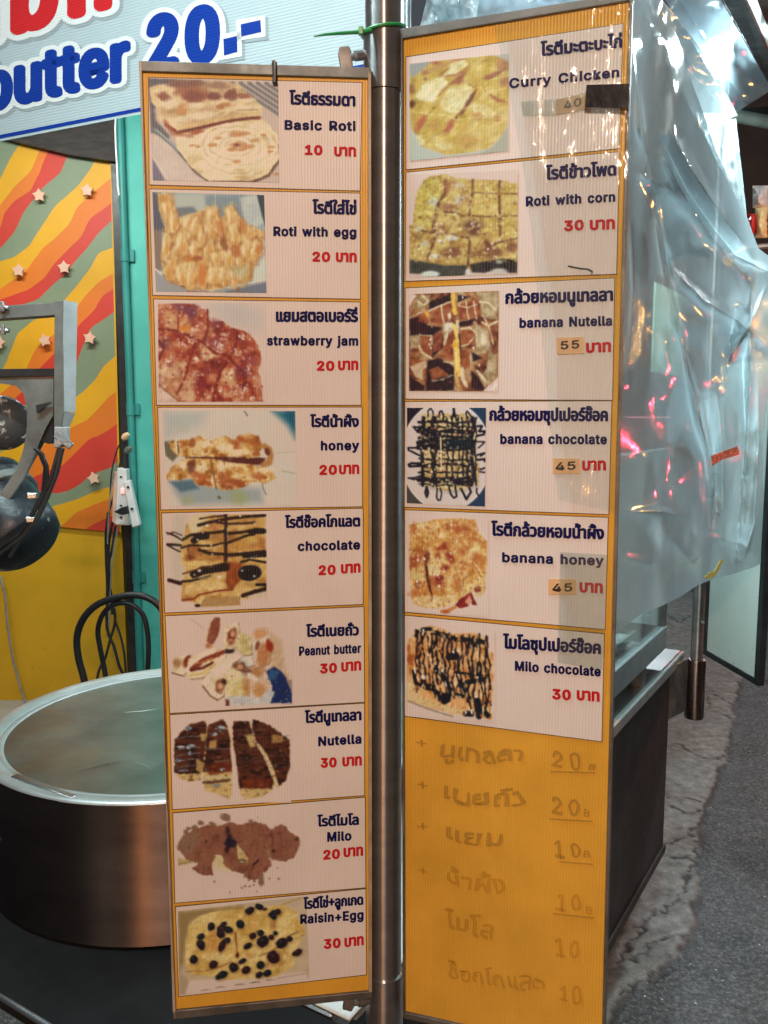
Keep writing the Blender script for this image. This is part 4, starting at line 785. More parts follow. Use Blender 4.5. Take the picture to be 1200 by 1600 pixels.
CR, BR, DB, OR_, TN = (226,208,168), (150,88,52), (92,48,36), (206,128,60), (198,164,112)
def pic_basic(q):
    s = Paint(q, 200, 170)
    s.ap(np.ones_like(s.X), (196,176,164))
    s.p([(0,40),(260,50),(170,200),(60,330),(90,430),(200,560),(180,600),(30,520)], (98,96,104), 30, 12)
    s.p([(60,560),(160,570),(560,980),(180,960),(50,740)], s.m([(214,196,184),(196,180,172)], 80, 3), 10)
    s.p([(50,760),(160,960),(50,960)], (112,110,130), 8)
    s.l([(60,760),(190,950)], 9, (226,214,206), 6)
    for i in range(6):
        x = 760+i*75; s.l([(x,90),(x+420,350+20)], 34, (120,116,120), 10); s.l([(x+36,90),(x+460,350+20)], 8, (214,200,190), 6)
    s.l([(60,500),(240,650),(460,900),(560,960)], 34, (112,124,128), 14); s.l([(80,500),(255,655),(480,910)], 8, (190,200,196), 8)
    lo = [(250,540),(560,430),(900,380),(1060,420),(1170,560),(1180,760),(1080,900),(940,960),(560,965),(400,850),(270,680)]
    s.p([(x+10,y+22) for x, y in lo], (92,60,52), 26)
    mk = s.mask(lo, 8, 60)
    s.p(lo, s.m([(190,160,112),(222,206,168),(226,214,182),(206,182,134)], 150, 7, (1.4,1)), 12, 8, 60)
    for k, (rx, ry) in enumerate([(350,230),(300,185),(230,130),(150,85),(90,45)]):
        d = np.abs(np.hypot((s.X-790)/rx, (s.Y-650)/ry)-1+s.wob(0.16,150,k))*ry
        s.ap(sstep(13, 3, d)*mk*(s.X > 480), (176,148,104), 0.6*fbm(s.X/90, s.Y/60, k+3, 2)); s.ap(sstep(10, 2, np.abs(d-14))*mk*(s.X > 480), (236,226,200), 0.4)
    for x, y, r in [(800,640,46),(900,655,34),(585,640,28),(405,645,20),(455,655,15),(790,545,40),(870,540,30),(960,600,26),(1110,660,22),(1100,700,20),(800,790,26),(640,580,24),(760,680,30),(850,680,26),(1040,550,18),(1160,900,20)]:
        s.e(x, y, r*1.5, r*0.6, (178,112,66), -5, 0.6, 0.3, x, 0.75)
    s.e(800, 640, 26, 12, (120,62,40), 0, 0.5, 0.3, 3)
    up = [(20,130),(260,60),(560,80),(800,90),(930,200),(1000,270),(1040,330),(1000,410),(800,415),(600,470),(420,505),(260,545),(160,470),(90,400),(100,330),(40,260)]
    s.p(up, s.m([(170,138,104),(208,182,140),(224,206,168),(214,188,142)], 120, 11, (1.6,1)), 16, 12, 60)
    for cx, cy, rx, ry, r, c in [(150,215,60,38,20,(132,78,66)),(400,170,150,80,10,(150,92,70)),(420,210,110,50,0,(128,74,62)),(600,205,62,42,12,(112,58,54)),(745,195,60,46,-20,(118,64,56)),(860,205,70,22,12,(140,84,66)),(330,90,170,36,0,(122,86,80)),(620,110,110,34,0,(146,116,96)),(700,280,60,20,0,(176,124,80)),(330,310,60,26,-10,(186,132,80)),(300,350,60,24,10,(190,138,84)),(650,300,36,22,0,(164,112,70))]:
        s.e(cx, cy, rx, ry, c, r, 0.35, 0.45, int(cx), 0.9)
    for cx, cy, rx, ry in [(300,410,70,24),(430,290,80,26),(200,270,70,40),(860,310,120,20),(480,380,130,36),(900,240,70,20)]:
        s.e(cx, cy, rx, ry, (230,216,186), -6, 0.6, 0.4, int(cy), 0.8)
    s.l([(170,460),(270,530),(460,492),(700,432),(880,405),(1000,398)], 30, (126,56,40), 14, 5)
    s.l([(290,520),(460,488),(700,430),(850,410),(960,395)], 12, (84,34,34), 8)
    s.l([(160,430),(230,540),(400,560)], 34, (160,92,62), 30, al=0.7); s.e(430, 525, 60, 22, (158,84,56), -10, 0.5, 0.4, 5)
    s.l([(300,490),(520,440),(800,385),(990,350)], 30, (206,172,116), 22, al=0.7); s.l([(800,330),(990,325)], 8, (150,120,84), 8)
    return s.shade(mk+s.mask(up), 60, 0.09, 21).shade(mk, 22, 0.04, 4)
def pic_egg(q):
    s = Paint(q, 185, 168)
    s.ap(np.ones_like(s.X), s.m([(104,122,134),(150,164,166),(178,186,180)], 260, 2))
    s.p([(220,60),(560,60),(540,240),(300,280),(250,240)], (176,184,176), 50); s.p([(540,70),(930,60),(900,330),(560,250)], (120,140,150), 60)
    s.p([(880,90),(1050,60),(1120,340),(1000,400),(930,320)], s.m([(168,180,180),(196,202,196)], 60, 4), 40)
    s.p([(240,190),(420,180),(480,240),(280,280)], (102,116,128), 40)
    s.p([(1050,60),(1125,65),(1130,370)], (22,54,66), 10); s.p([(20,35),(80,60),(110,300),(160,420),(30,430)], (78,84,100), 30)
    s.p([(20,400),(120,420),(120,800),(50,830)], (128,112,100), 50)
    s.p([(30,820),(200,900),(500,1000),(760,1010),(1145,900),(1145,1030),(50,1020)], (150,152,156), 20)
    s.p([(1020,700),(1130,480),(1145,900),(1010,930)], (198,204,200), 30); s.p([(740,1010),(1145,930),(1145,1035),(740,1035)], (108,116,134), 10)
    s.l([(30,780),(200,905),(430,995),(600,1000),(880,950),(1145,900)], 16, (214,212,206), 10); s.l([(130,850),(300,960),(500,985),(830,945)], 18, (92,74,62), 12)
    s.l([(640,60),(640,200)], 7, (208,206,180), 5, al=.8)
    body = [(75,50),(230,60),(250,200),(290,300),(440,240),(540,210),(600,170),(660,200),(700,300),(760,190),(795,150),(860,260),(960,350),(1080,400),(1130,420),(1100,640),(1040,720),(1010,900),(830,950),(600,1000),(430,985),(250,940),(130,850),(100,640),(160,420),(120,300),(80,180)]
    mk = s.mask(body, 12, 40)
    s.p(body, s.m([(168,122,70),(204,166,104),(222,198,146)], 60, 8, (0.5,1.8), con=1.5, octs=4), 14, 12, 40)
    rs = np.random.RandomState(5)
    petals = [(160,170,70,190,-6),(230,330,60,130,0),(380,330,90,80,10),(440,380,60,120,20),(600,280,70,120,0),(590,420,90,110,10),(800,300,70,150,-8),(830,480,60,160,-14),(680,420,40,120,-20),(990,500,110,70,10),(940,640,60,120,5),(1040,600,60,120,15),(300,560,80,130,20),(430,600,60,100,5),(560,560,70,120,-30),(200,720,70,160,0),(300,860,70,120,-6),(400,860,60,130,4),(500,850,60,130,-4),(620,860,70,130,2),(720,860,60,120,6),(820,850,70,130,-6),(930,800,70,140,10),(760,680,70,90,0),(640,690,60,80,20),(500,480,40,90,0),(980,430,60,60,30),(150,560,50,130,0),(880,720,50,80,10)]
    for i, (cx, cy, rx, ry, r) in enumerate(petals):
        s.e(cx+16, cy+14, rx, ry, (142,84,40), r, 0.45, 0.75, i, 0.6)
        s.e(cx, cy, rx*0.85, ry, s.m([(200,156,92),(220,190,130),(230,214,172)], 34, 60+i, (0.35,2.2), con=1.6, octs=4), r, 0.35, 0.75, i, 0.8)
        s.e(cx-rx*0.35, cy-ry*0.2, rx*0.28, ry*0.6, (236,222,182), r, 0.6, 0.3, i+9, 0.65)
        s.e(cx+rx*0.3, cy+ry*0.3, rx*0.3, ry*0.45, (206,138,62), r, 0.7, 0.3, i+19, 0.6)
    for cx, cy, rx, ry, r, c in [(725,540,36,80,-15,(134,74,46)),(840,610,40,70,-20,(176,98,52)),(470,690,60,26,-8,(150,72,40)),(380,690,50,36,0,(186,110,54)),(680,350,36,100,-10,(190,122,62)),(920,380,40,80,-20,(186,122,66)),(505,850,46,110,0,(196,110,46)),(130,100,50,40,0,(188,130,64)),(1070,600,30,50,20,(184,112,58)),(190,850,30,90,-10,(200,142,66)),(560,480,14,60,0,(176,130,80))]:
        s.e(cx, cy, rx, ry, c, r, 0.5, 0.35, int(cx+cy), 0.8)
    s.blobs(mk, 110, 7, [(240,228,190),(226,196,130),(196,134,70),(236,214,160)], 3, 0.5, 2.6, 80)
    s.e(890, 820, 90, 60, (168,172,140), 0, 0.8, 0.2, 3, 0.6)
    return s.shade(mk, 46, 0.06, 3, (0.6,1.6))
def pic_jam(q):
    s = Paint(q, 175, 160)
    s.ap(np.ones_like(s.X), PAPER); s.e(880, 170, 330, 130, (176,176,176), 20, 0.9, 0.1, 2, 0.6)
    body = [(48,65),(340,62),(420,70),(540,130),(600,260),(720,240),(800,310),(900,335),(1000,380),(1090,500),(1125,640),(1090,760),(1130,900),(1140,1085),(60,1085),(48,400)]
    mk = s.mask(body, 10, 30)
    s.p(body, s.m([(104,34,38),(140,52,42),(168,80,54),(188,120,90),(206,168,134)], 85, 12), 10, 10, 30)
    for pts in ([(90,700),(240,640),(340,700),(300,900),(240,1085),(100,1085),(60,900)], [(330,800),(460,760),(430,1085),(260,1085)]):
        s.p(pts, s.m([(176,110,76),(206,172,132),(220,196,160)], 60, 5), 50, 25, 40, al=0.75)
    for pts in ([(100,110),(250,150),(250,330),(120,280)], [(290,230),(360,200),(350,330),(270,350)], [(480,480),(620,560),(620,640),(500,660)], [(700,740),(830,760),(860,900),(700,900)]):
        s.p(pts, (212,176,126), 60, 20, 30, al=0.7)
    for pts, w in (([(50,330),(260,350),(520,470),(640,580),(760,600),(860,700),(960,830)], 26), ([(560,130),(570,330),(520,470)], 22), ([(880,360),(850,520),(790,640),(700,760),(640,960),(620,1085)], 30), ([(430,480),(380,640),(330,830),(240,1010)], 20), ([(300,120),(270,230),(250,340)], 12), ([(50,450),(110,520),(60,640)], 30)):
        s.l(pts, w, (120,38,34), 22, 8, 30)
    s.l([(270,360),(280,200),(310,120)], 10, (214,170,110), 8); s.p([(280,290),(370,290),(360,360),(280,360)], (206,128,50), 30)
    for cx, cy, rx, ry, c in [(300,110,100,40,(120,66,92)),(410,160,50,80,(100,56,84)),(640,280,60,50,(138,64,74)),(640,480,80,60,(128,56,66)),(930,760,80,60,(112,44,66)),(1000,640,70,60,(140,62,70)),(120,480,60,60,(104,50,60)),(490,900,60,70,(126,40,50)),(170,700,34,30,(128,48,50)),(280,780,24,26,(130,52,52)),(560,760,50,40,(124,46,58))]:
        s.e(cx, cy, rx, ry, c, 20, 0.6, 0.5, int(cx), 0.7)
    s.blobs(mk, 330, 11, [(228,206,196),(198,140,130),(150,56,50),(120,40,52),(206,160,130)], 7, 0.75)
    for cx, cy, r in [(310,450,70),(400,440,50),(440,320,46),(680,480,60),(690,540,40),(860,570,56),(560,600,60),(440,650,36),(990,740,56),(790,790,60),(860,960,60),(930,960,46),(1030,1050,30),(160,660,46),(700,960,26),(920,420,40),(740,400,46)]:
        mm = sstep(0.3, -0.3, np.hypot((s.X-cx)/r, (s.Y-cy)/r)-1); s.blobs(mm, 16, 9, [(240,228,220),(232,210,196),(214,180,160)], cx, 0.9)
    s.l([(60,900),(150,990),(250,1060)], 8, (96,92,90), 6)
    s.p([(60,1085),(60,930),(150,1000),(240,1085)], PAPER, 12, al=.85)
    return s.shade(mk, 40, 0.13, 9)
def pic_honey(q):
    s = Paint(q, 215, 160)
    s.ap(np.ones_like(s.X), s.m([(212,194,182),(206,198,188)], 200, 3))
    s.p([(22,38),(420,38),(340,160),(120,240),(30,280)], (168,176,176), 180, al=.8)
    s.p([(960,38),(1150,38),(1155,270),(1090,160)], (34,100,124), 90, 0); s.p([(1060,38),(1150,38),(1155,200)], (16,84,110), 60)
    s.p([(90,640),(400,660),(860,700),(880,820),(200,840),(130,740)], (150,162,166), 90); s.p([(80,640),(280,620),(330,700),(180,730)], (60,98,120), 40, al=.8)
    s.e(670, 780, 80, 60, (150,160,112), 0, 0.8, 0.3, 4, .8); s.e(240, 800, 50, 34, (160,166,128), 0, 0.8, 0.2, 5, .8); s.e(505, 775, 14, 14, (90,96,58)); s.e(200, 190, 50, 34, (176,178,160), 0, .8, .2, 5, .6)
    s.l([(870,650),(880,700),(905,750)], 10, (110,130,136), 8); s.l([(980,400),(1155,385)], 7, (176,178,160), 8); s.l([(1040,550),(1155,572)], 7, (150,160,132), 6); s.l([(720,40),(745,80)], 10, (90,98,104), 6)
    s.p([(25,300),(150,290),(170,400),(110,470),(50,420)], (104,100,84), 24)
    up = [(60,300),(300,270),(340,250),(430,290),(560,245),(620,290),(680,240),(760,230),(840,250),(870,330),(850,420),(780,440),(600,430),(400,430),(200,430),(120,400)]
    dn = [(40,620),(100,520),(200,450),(300,440),(460,450),(600,480),(780,490),(960,540),(985,610),(900,655),(800,640),(680,700),(540,720),(480,690),(320,670),(250,600),(180,625)]
    s.p([(200,400),(900,440),(880,500),(600,500),(240,470)], (84,40,36), 14, 6)
    for pts, sd in ((up, 3), (dn, 4)):
        s.p(pts, s.m([(132,78,40),(176,118,60),(206,164,98),(224,204,158),(196,146,86)], 60, sd*9), 12, 10, 30)
    s.l([(890,340),(930,370),(945,420),(930,480),(880,500)], 50, (176,126,76), 16, 6); s.e(915, 385, 22, 36, (104,54,46), -20)
    mk = s.mask(up)+s.mask(dn)
    for cx, cy, rx, ry, c in [(640,330,40,40,(158,72,36)),(700,285,40,30,(170,82,44)),(790,300,60,40,(160,84,42)),(280,310,30,40,(146,78,44)),(190,320,40,30,(176,104,56)),(340,600,80,40,(170,84,46)),(540,620,60,60,(158,78,40)),(650,650,80,30,(150,72,42)),(850,600,60,30,(166,88,46)),(270,510,36,50,(96,48,42)),(580,690,60,20,(134,60,34)),(400,650,60,24,(150,74,40)),(820,380,30,40,(160,90,50))]:
        s.e(cx, cy, rx, ry, c, 10, 0.5, 0.5, int(cx), 0.8)
    for cx, cy, rx, ry in [(380,320,56,30),(700,390,80,24),(520,350,40,26),(520,510,36,44),(200,500,30,40),(360,520,40,40),(455,620,18,60),(640,500,60,14),(900,540,70,16),(600,380,26,60),(140,330,20,50)]:
        s.e(cx, cy, rx, ry, (232,216,180), 0, 0.5, 0.5, int(cy+cx), 0.85)
    s.l([(430,440),(480,700)], 14, (134,84,50), 10); s.l([(150,300),(160,400)], 12, (90,66,50), 8)
    s.blobs(mk, 130, 8, [(236,220,186),(150,76,40),(206,160,90)], 7, 0.7)
    return s.shade(mk, 34, 0.12, 5)
def pic_choc(q):
    s = Paint(q, 165, 158)
    s.ap(np.ones_like(s.X), PAPER); s.p([(120,60),(260,70),(240,480),(210,800),(110,840),(90,500)], (190,180,164), 120, al=.7)
    body = [(360,70),(1125,58),(1140,960),(1000,975),(850,1010),(850,1060),(400,1085),(330,1020),(200,1015),(215,800),(250,700),(200,560),(185,440),(220,330),(260,160)]
    mk = s.mask(body, 8, 40)
    s.p(body, s.m([(150,98,52),(186,138,76),(206,170,106),(220,194,140)], 90, 4, (1.6,1)), 10, 8, 40)
    s.p([(260,160),(360,70),(480,70),(420,240),(330,300)], (214,196,160), 40, 10)
    s.p([(400,1080),(450,980),(850,960),(850,1060)], (170,134,88), 24); s.p([(860,975),(1140,880),(1140,965),(1000,980)], (206,186,164), 20)
    s.p([(690,580),(860,600),(880,760),(760,900),(700,860)], s.m([(120,52,30),(160,84,44)], 50, 3), 30, 10)
    for cx, cy, rx, ry, c in [(350,450,60,60,(156,96,54)),(300,540,50,40,(126,64,40)),(570,320,120,40,(176,128,72)),(820,400,90,50,(190,140,70)),(960,330,70,34,(196,166,90)),(400,600,190,30,(214,186,124)),(450,850,200,70,(220,190,130)),(1000,820,90,30,(186,150,90)),(1080,400,40,60,(170,110,60)),(960,120,80,30,(186,140,84)),(560,200,70,26,(182,124,78))]:
        s.e(cx, cy, rx, ry, s.m([tuple(np.array(c)*.85), c, tuple(np.minimum(np.array(c)*1.12, 255))], 40, int(cx)), 0, 0.5, 0.3, int(cx), 0.85)
    CH = (34,24,26); DK = (22,22,30)
    s.l([(690,60),(690,200),(690,560)], 38, (40,26,34), 14, 8)
    L_ = [([(400,110),(520,90),(660,75)],16,CH),([(390,180),(500,150),(700,110),(860,90),(1120,70)],34,CH),([(560,140),(700,165),(880,160),(1010,150)],26,(58,34,36)),([(230,330),(300,290),(440,270),(560,260),(680,245)],34,CH),([(340,350),(380,310),(480,300)],70,DK),([(700,270),(850,260),(960,240),(1020,225),(1110,230)],34,CH),([(960,250),(1110,245)],56,DK),([(690,380),(780,350),(900,300),(1000,280)],26,CH),([(200,430),(300,400),(440,405),(560,400),(680,370)],22,CH),([(400,450),(520,490),(680,500)],34,CH),([(690,510),(840,500),(1120,470)],40,(38,26,30)),([(900,510),(1120,500)],64,DK),([(860,585),(960,560),(1130,590)],26,CH),([(300,550),(270,440),(300,420)],12,(90,50,36)),
          ([(340,720),(440,680),(690,640)],90,DK),([(220,715),(340,680),(500,640),(690,590)],16,(60,34,30)),([(210,800),(320,790),(520,740)],24,DK),([(880,955),(980,920),(1130,880)],46,(40,24,26)),([(1030,835),(1130,835)],34,DK),
          ([(40,260),(140,300),(215,350)],18,CH),([(50,280),(120,255),(200,290)],14,(70,44,40)),([(45,390),(195,400)],26,CH),([(50,400),(120,440),(185,470)],18,CH),([(65,785),(190,820)],42,(44,22,28))]
    for pts, w, c in L_: s.l(pts, w, c, 8, 4, 26, int(w))
    s.l([(215,1005),(340,990),(400,945),(560,910),(700,890),(760,890)], 20, (124,44,26), 12, 5); s.e(380, 1065, 32, 18, CH)
    s.e(955, 705, 130, 88, (14,22,34), -5, 0.06, 0.05, 3); s.e(960, 700, 90, 50, (6,14,30), 0, 0.5)
    for cx, cy, r in [(485,182,14),(440,260,7),(380,340,9),(400,680,14),(345,725,8),(870,680,9),(1005,740,10),(850,80,9),(620,130,6),(1010,155,7),(620,750,16),(545,495,8),(530,400,8),(850,465,6)]: s.e(cx, cy, r*1.4, r, (236,226,214), -20, 0.3)
    for k in range(9): s.e(708, 220+k*19, 4, 7, (214,210,200))
    s.l([(420,440),(560,430),(640,400)], 8, (220,206,170), 5); s.l([(930,550),(1040,510)], 7, (120,120,130), 5); s.l([(400,770),(560,735),(690,720)], 8, (196,176,140), 6)
    s.blobs(mk, 90, 6, [(232,214,170),(150,90,50),(206,166,100)], 3, .7)
    return s.shade(mk, 40, 0.08, 5)
def pic_peanut(q):
    s = Paint(q, 195, 150)
    s.p([(960,200),(1060,260),(1100,520),(1160,640),(1165,860),(1000,700),(960,500)], (196,164,128), 60, al=.8)
    def roll(pts, c1=(226,206,176), c2=(196,160,112)): s.p([(x+8, y+10) for x, y in pts], (120,92,64), 12, 4, al=.7); s.p(pts, s.m([c2, c1, (232,216,192)], 60, int(pts[0][0])), 10, 6, 30)
    s.p([(360,270),(410,100),(440,55),(490,60),(490,170),(440,290),(400,320)], s.m([(120,60,48),(150,86,66)], 20, 3), 8, 6); s.l([(400,90),(360,280)], 12, (206,180,140), 8); s.l([(210,65),(340,165)], 4, (150,140,132), 4)
    s.e(385, 320, 36, 22, (180,120,80), 0, .4, .4)
    roll([(530,160),(660,90),(680,230),(640,330),(560,370),(520,300)]); s.e(600, 235, 44, 76, (120,58,44), 15, .3, .3, 2); s.e(610, 210, 22, 30, (206,150,120), 0, .4); s.e(590, 270, 26, 16, (196,120,90))
    roll([(640,330),(690,190),(780,240),(790,400),(700,410)], (206,192,140), (176,156,96))
    roll([(50,450),(200,400),(210,520),(150,600),(60,580)]); s.e(185, 470, 34, 60, (124,52,40), 25, .3, .3); s.e(90, 480, 34, 40, (150,100,60), 0, .6, .3, 3, .8); s.l([(40,575),(150,605)], 12, (116,90,66), 8)
    roll([(200,440),(430,340),(530,350),(545,420),(480,500),(330,620),(200,630),(170,560)]); s.l([(230,540),(330,460),(430,420),(520,380)], 44, (132,58,42), 12, 8, 30, 3); s.l([(220,550),(330,530),(420,480)], 26, (96,40,34), 10, 5); s.l([(250,490),(340,470),(420,440)], 14, (196,130,84), 8, 4); s.l([(200,600),(330,580),(450,490)], 20, (206,180,110), 12)
    s.p([(540,350),(640,360),(600,400),(540,390)], (50,40,44), 12)
    roll([(310,660),(420,540),(590,390),(700,420),(640,470),(570,560),(560,700),(520,790),(450,830),(380,760)], (228,212,190), (206,184,150)); s.e(500, 690, 46, 70, (140,84,56), 25, .3, .35); s.e(530, 660, 24, 30, (64,40,36)); s.e(495, 700, 26, 30, (206,160,126), 0, .5)
    s.l([(330,700),(400,790),(470,830)], 14, (120,92,66), 10)
    roll([(680,430),(790,420),(810,500),(740,520),(700,480)], (206,206,206), (180,176,170)); s.e(680, 520, 60, 46, (110,66,50), 20, .4, .4); s.e(680, 520, 30, 26, (196,150,110), 0, .5); s.e(760, 570, 46, 40, (112,72,60), 0, .5, .4)
    roll([(770,260),(860,220),(940,240),(970,340),(950,480),(880,520),(820,480),(830,380)], (216,200,180), (186,150,120)); s.e(900, 410, 66, 110, (186,126,84), 10, .25, .2); s.e(955, 320, 30, 60, (150,50,32), -15, .4, .3); s.e(870, 210, 60, 40, (206,150,104), 0, .5, .4); s.e(840, 320, 20, 46, (130,70,60), 15, .4, .3)
    for k in range(5): s.l([(820+k*30,200),(850+k*22,150)], 8, (190,150,110), 8, 3)
    s.p([(920,560),(1000,520),(1070,560),(1110,620),(1165,740),(1165,860),(960,860),(980,700)], (22,44,92), 20, 8); s.p([(960,540),(1050,560),(1010,640),(940,640)], (44,84,130), 30); s.p([(1110,640),(1165,640),(1165,760)], (150,130,120), 12)
    roll([(570,530),(680,560),(740,640),(760,790),(680,850),(560,870),(540,760)], (214,200,150), (196,170,104)); s.e(740, 700, 40, 90, (176,126,76), 0, .5, .2, 3, .8)
    s.e(865, 700, 90, 100, (206,176,150), -20, .2, .15); s.e(860, 740, 56, 66, (190,140,90), 0, .4, .2); s.e(790, 610, 60, 30, (226,210,190), 30, .4, .3); s.e(850, 560, 60, 50, (176,124,80), 10, .4, .4)
    s.p([(560,800),(700,790),(860,810),(960,720),(1000,760),(960,862),(620,884),(560,880)], s.m([(180,180,184),(214,208,204)], 40, 3), 16, 10); s.p([(540,820),(580,830),(580,890),(545,890)], (110,64,56), 10, 6)
    mk = (np.abs(s.c-PAPER).sum(-1) > 24).astype(float); s.blobs(mk, 150, 7, [(236,222,200),(150,96,66),(206,170,120)], 3, .55)
    return s.shade(mk, 36, 0.10, 5)
def pic_hazel(q):
    s = Paint(q, 195, 140)
    P4 = [[(45,540),(45,250),(100,180),(180,100),(340,65),(350,160),(340,300),(310,500),(290,620),(180,630),(90,600)],
          [(350,160),(370,100),(500,50),(530,90),(560,200),(580,400),(585,760),(560,800),(450,750),(330,720),(310,600),(330,420)],
          [(590,120),(600,70),(750,70),(760,120),(800,260),(880,400),(980,640),(960,720),(860,780),(700,800),(660,740),(640,560),(600,300)],
          [(770,100),(780,50),(900,90),(1000,150),(1060,200),(1125,240),(1128,500),(1090,620),(1020,690),(960,520),(900,380),(820,280)]]
    for i, pts in enumerate(P4):
        s.p(pts, s.m([(176,140,84),(206,178,124),(190,154,96)], 60, i+2), 10, 9, 30)
        top = [(x, min(y, 560-(i == 1)*20+(i > 1)*140)) for x, y in pts]
        s.p(top, s.m([(30,20,24),(58,32,28),(92,46,34),(66,42,38)], 46, 30+i, (2.2,0.8)), 14, 12, 26)
    s.p([(700,200),(790,190),(800,300),(760,320)], (196,166,110), 30, 12); s.p([(290,180),(350,190),(330,260),(290,250)], (180,146,90), 24, 8); s.p([(380,250),(440,240),(430,330),(360,330)], (176,134,82), 24, 12); s.p([(960,200),(1060,200),(1060,260),(960,270)], (166,124,70), 20, 12); s.p([(320,590),(380,560),(560,590),(560,640),(440,600),(330,640)], (206,186,140), 16, 8)
    s.l([(830,290),(900,390),(960,520),(1010,680)], 34, (206,182,140), 12, 6); s.l([(560,120),(590,330),(600,480)], 12, (214,186,150), 8); s.l([(590,350),(620,640),(660,840)], 40, PAPER, 8)
    s.p([(250,420),(330,460),(290,560),(250,520)], (170,136,84), 24, 10); s.e(200, 622, 30, 8, (110,70,30)); s.l([(320,640),(400,640),(560,620)], 26, (96,66,50), 14, 8); s.e(440, 670, 40, 16, (130,130,136), 0, .5)
    s.p([(400,460),(580,440),(580,540),(380,580),(350,540)], s.m([(96,36,26),(130,60,30)], 40, 5), 24, 12, al=.8); s.p([(680,620),(960,600),(940,690),(700,700)], s.m([(100,34,28),(134,66,34)], 40, 6), 24, 12, al=.8)
    for y0 in (205, 310, 365, 420, 478): s.l([(60,y0+30),(150,y0+8),(290,y0)], 7, (140,142,150), 6, 5, 20, y0, .75)
    for y0 in (150, 190, 330, 410, 440): s.l([(640,y0),(760,y0+10),(900,y0-10)], 6, (110,96,94), 6, 5, 20, y0, .6); s.l([(940,y0+60),(1120,y0+50)], 6, (110,96,94), 6, 4, 20, y0, .6)
    s.l([(340,330),(560,325)], 14, (96,80,76), 8, 4); s.l([(430,445),(560,435)], 14, (110,86,72), 8, 4)
    for cx, cy, rx, ry in [(175,135,30,26),(480,140,60,30),(410,190,40,20),(200,310,50,30),(110,310,40,12),(190,370,12,20),(80,430,40,14),(130,530,50,10),(500,520,24,14)]:
        mm = sstep(.4, -.4, np.hypot((s.X-cx)/rx, (s.Y-cy)/ry)-1); s.blobs(mm, 16, 8, [(176,190,204),(120,140,160),(206,210,214),(60,70,90)], cx, .9, 1.6)
    mk = (np.abs(s.c-PAPER).sum(-1) > 40).astype(float)
    s.blobs(mk, 220, 7, [(118,74,50),(40,24,24),(90,60,48),(70,30,24),(150,120,90)], 9, .6, 1.8)
    return s.shade(mk, 30, 0.16, 8, (1.6,.8))
def pic_powder(q):
    s = Paint(q, 210, 140)
    s.p([(70,440),(190,470),(240,480),(80,515)], (190,166,120), 16); s.l([(80,500),(200,470)], 8, (140,116,84), 8)
    s.p([(380,420),(460,400),(480,500),(580,560),(470,560),(390,540)], s.m([(206,184,140),(216,196,160)], 50, 4), 30, 8)
    body = [(65,350),(100,280),(200,200),(340,150),(440,165),(520,130),(580,150),(640,150),(760,130),(840,150),(880,210),(960,150),(1010,160),(1050,220),(1130,270),(1135,360),(1080,440),(1020,475),(900,470),(870,440),(885,510),(800,600),(740,645),(680,620),(640,580),(560,560),(480,520),(460,420),(400,420),(370,510),(380,590),(290,595),(200,545),(250,490),(150,460)]
    s.p(body, s.m([(112,66,52),(134,84,66),(146,96,76),(124,74,56)], 60, 3), 10, 14, 22)
    s.p([(65,350),(110,270),(240,190),(280,260),(200,420),(110,400)], (136,108,86), 60, 10, al=.7)
    s.l([(505,190),(520,260),(500,380)], 40, (64,36,40), 24, 8); s.e(535, 310, 50, 46, (34,28,44), 20, .4, .5, 3); s.e(500, 370, 20, 30, (60,30,44), 20, .4, .4)
    s.p([(590,330),(640,380),(690,450),(680,490),(600,470),(590,400)], s.m([(190,160,100),(206,186,140)], 30, 3), 16, 8); s.e(630, 470, 40, 16, (96,80,50), 0, .5, .3); s.e(628, 478, 20, 6, (226,216,190))
    s.e(870, 395, 24, 30, (150,120,90), 0, .5, .3); s.e(905, 385, 16, 14, (50,34,40)); s.l([(730,505),(775,465)], 14, (40,24,24), 6); s.l([(880,200),(900,290),(890,400)], 18, (104,56,48), 30, al=.8); s.e(1110, 280, 14, 12, (70,60,56)); s.e(320, 300, 12, 12, (80,50,44))
    for cx, cy, rx, ry in [(270,140,28,20),(215,180,24,24),(165,190,20,14),(140,220,24,20),(125,260,12,18),(375,150,34,18),(490,80,46,24),(480,105,40,16),(515,95,14,20),(710,125,22,14),(800,640,24,50),(690,640,12,9),(740,650,12,9),(660,690,12,9),(630,705,10,9),(700,690,10,8),(735,680,10,8),(870,625,9,8),(952,627,11,9),(390,652,10,8),(525,745,5,9),(760,738,6,6),(940,530,12,4),(770,92,5,4),(660,600,14,16)]:
        s.e(cx, cy, rx, ry, (128,98,80), cx % 50, .35, .5, int(cx), .95)
    mk = (np.abs(s.c-PAPER).sum(-1) > 60).astype(float)
    s.blobs(mk, 500, 5, [(150,100,80),(104,58,46),(160,112,90),(90,50,40)], 5, .5)
    return s.shade(mk, 26, 0.08, 4).shade(mk, 9, .05, 6)
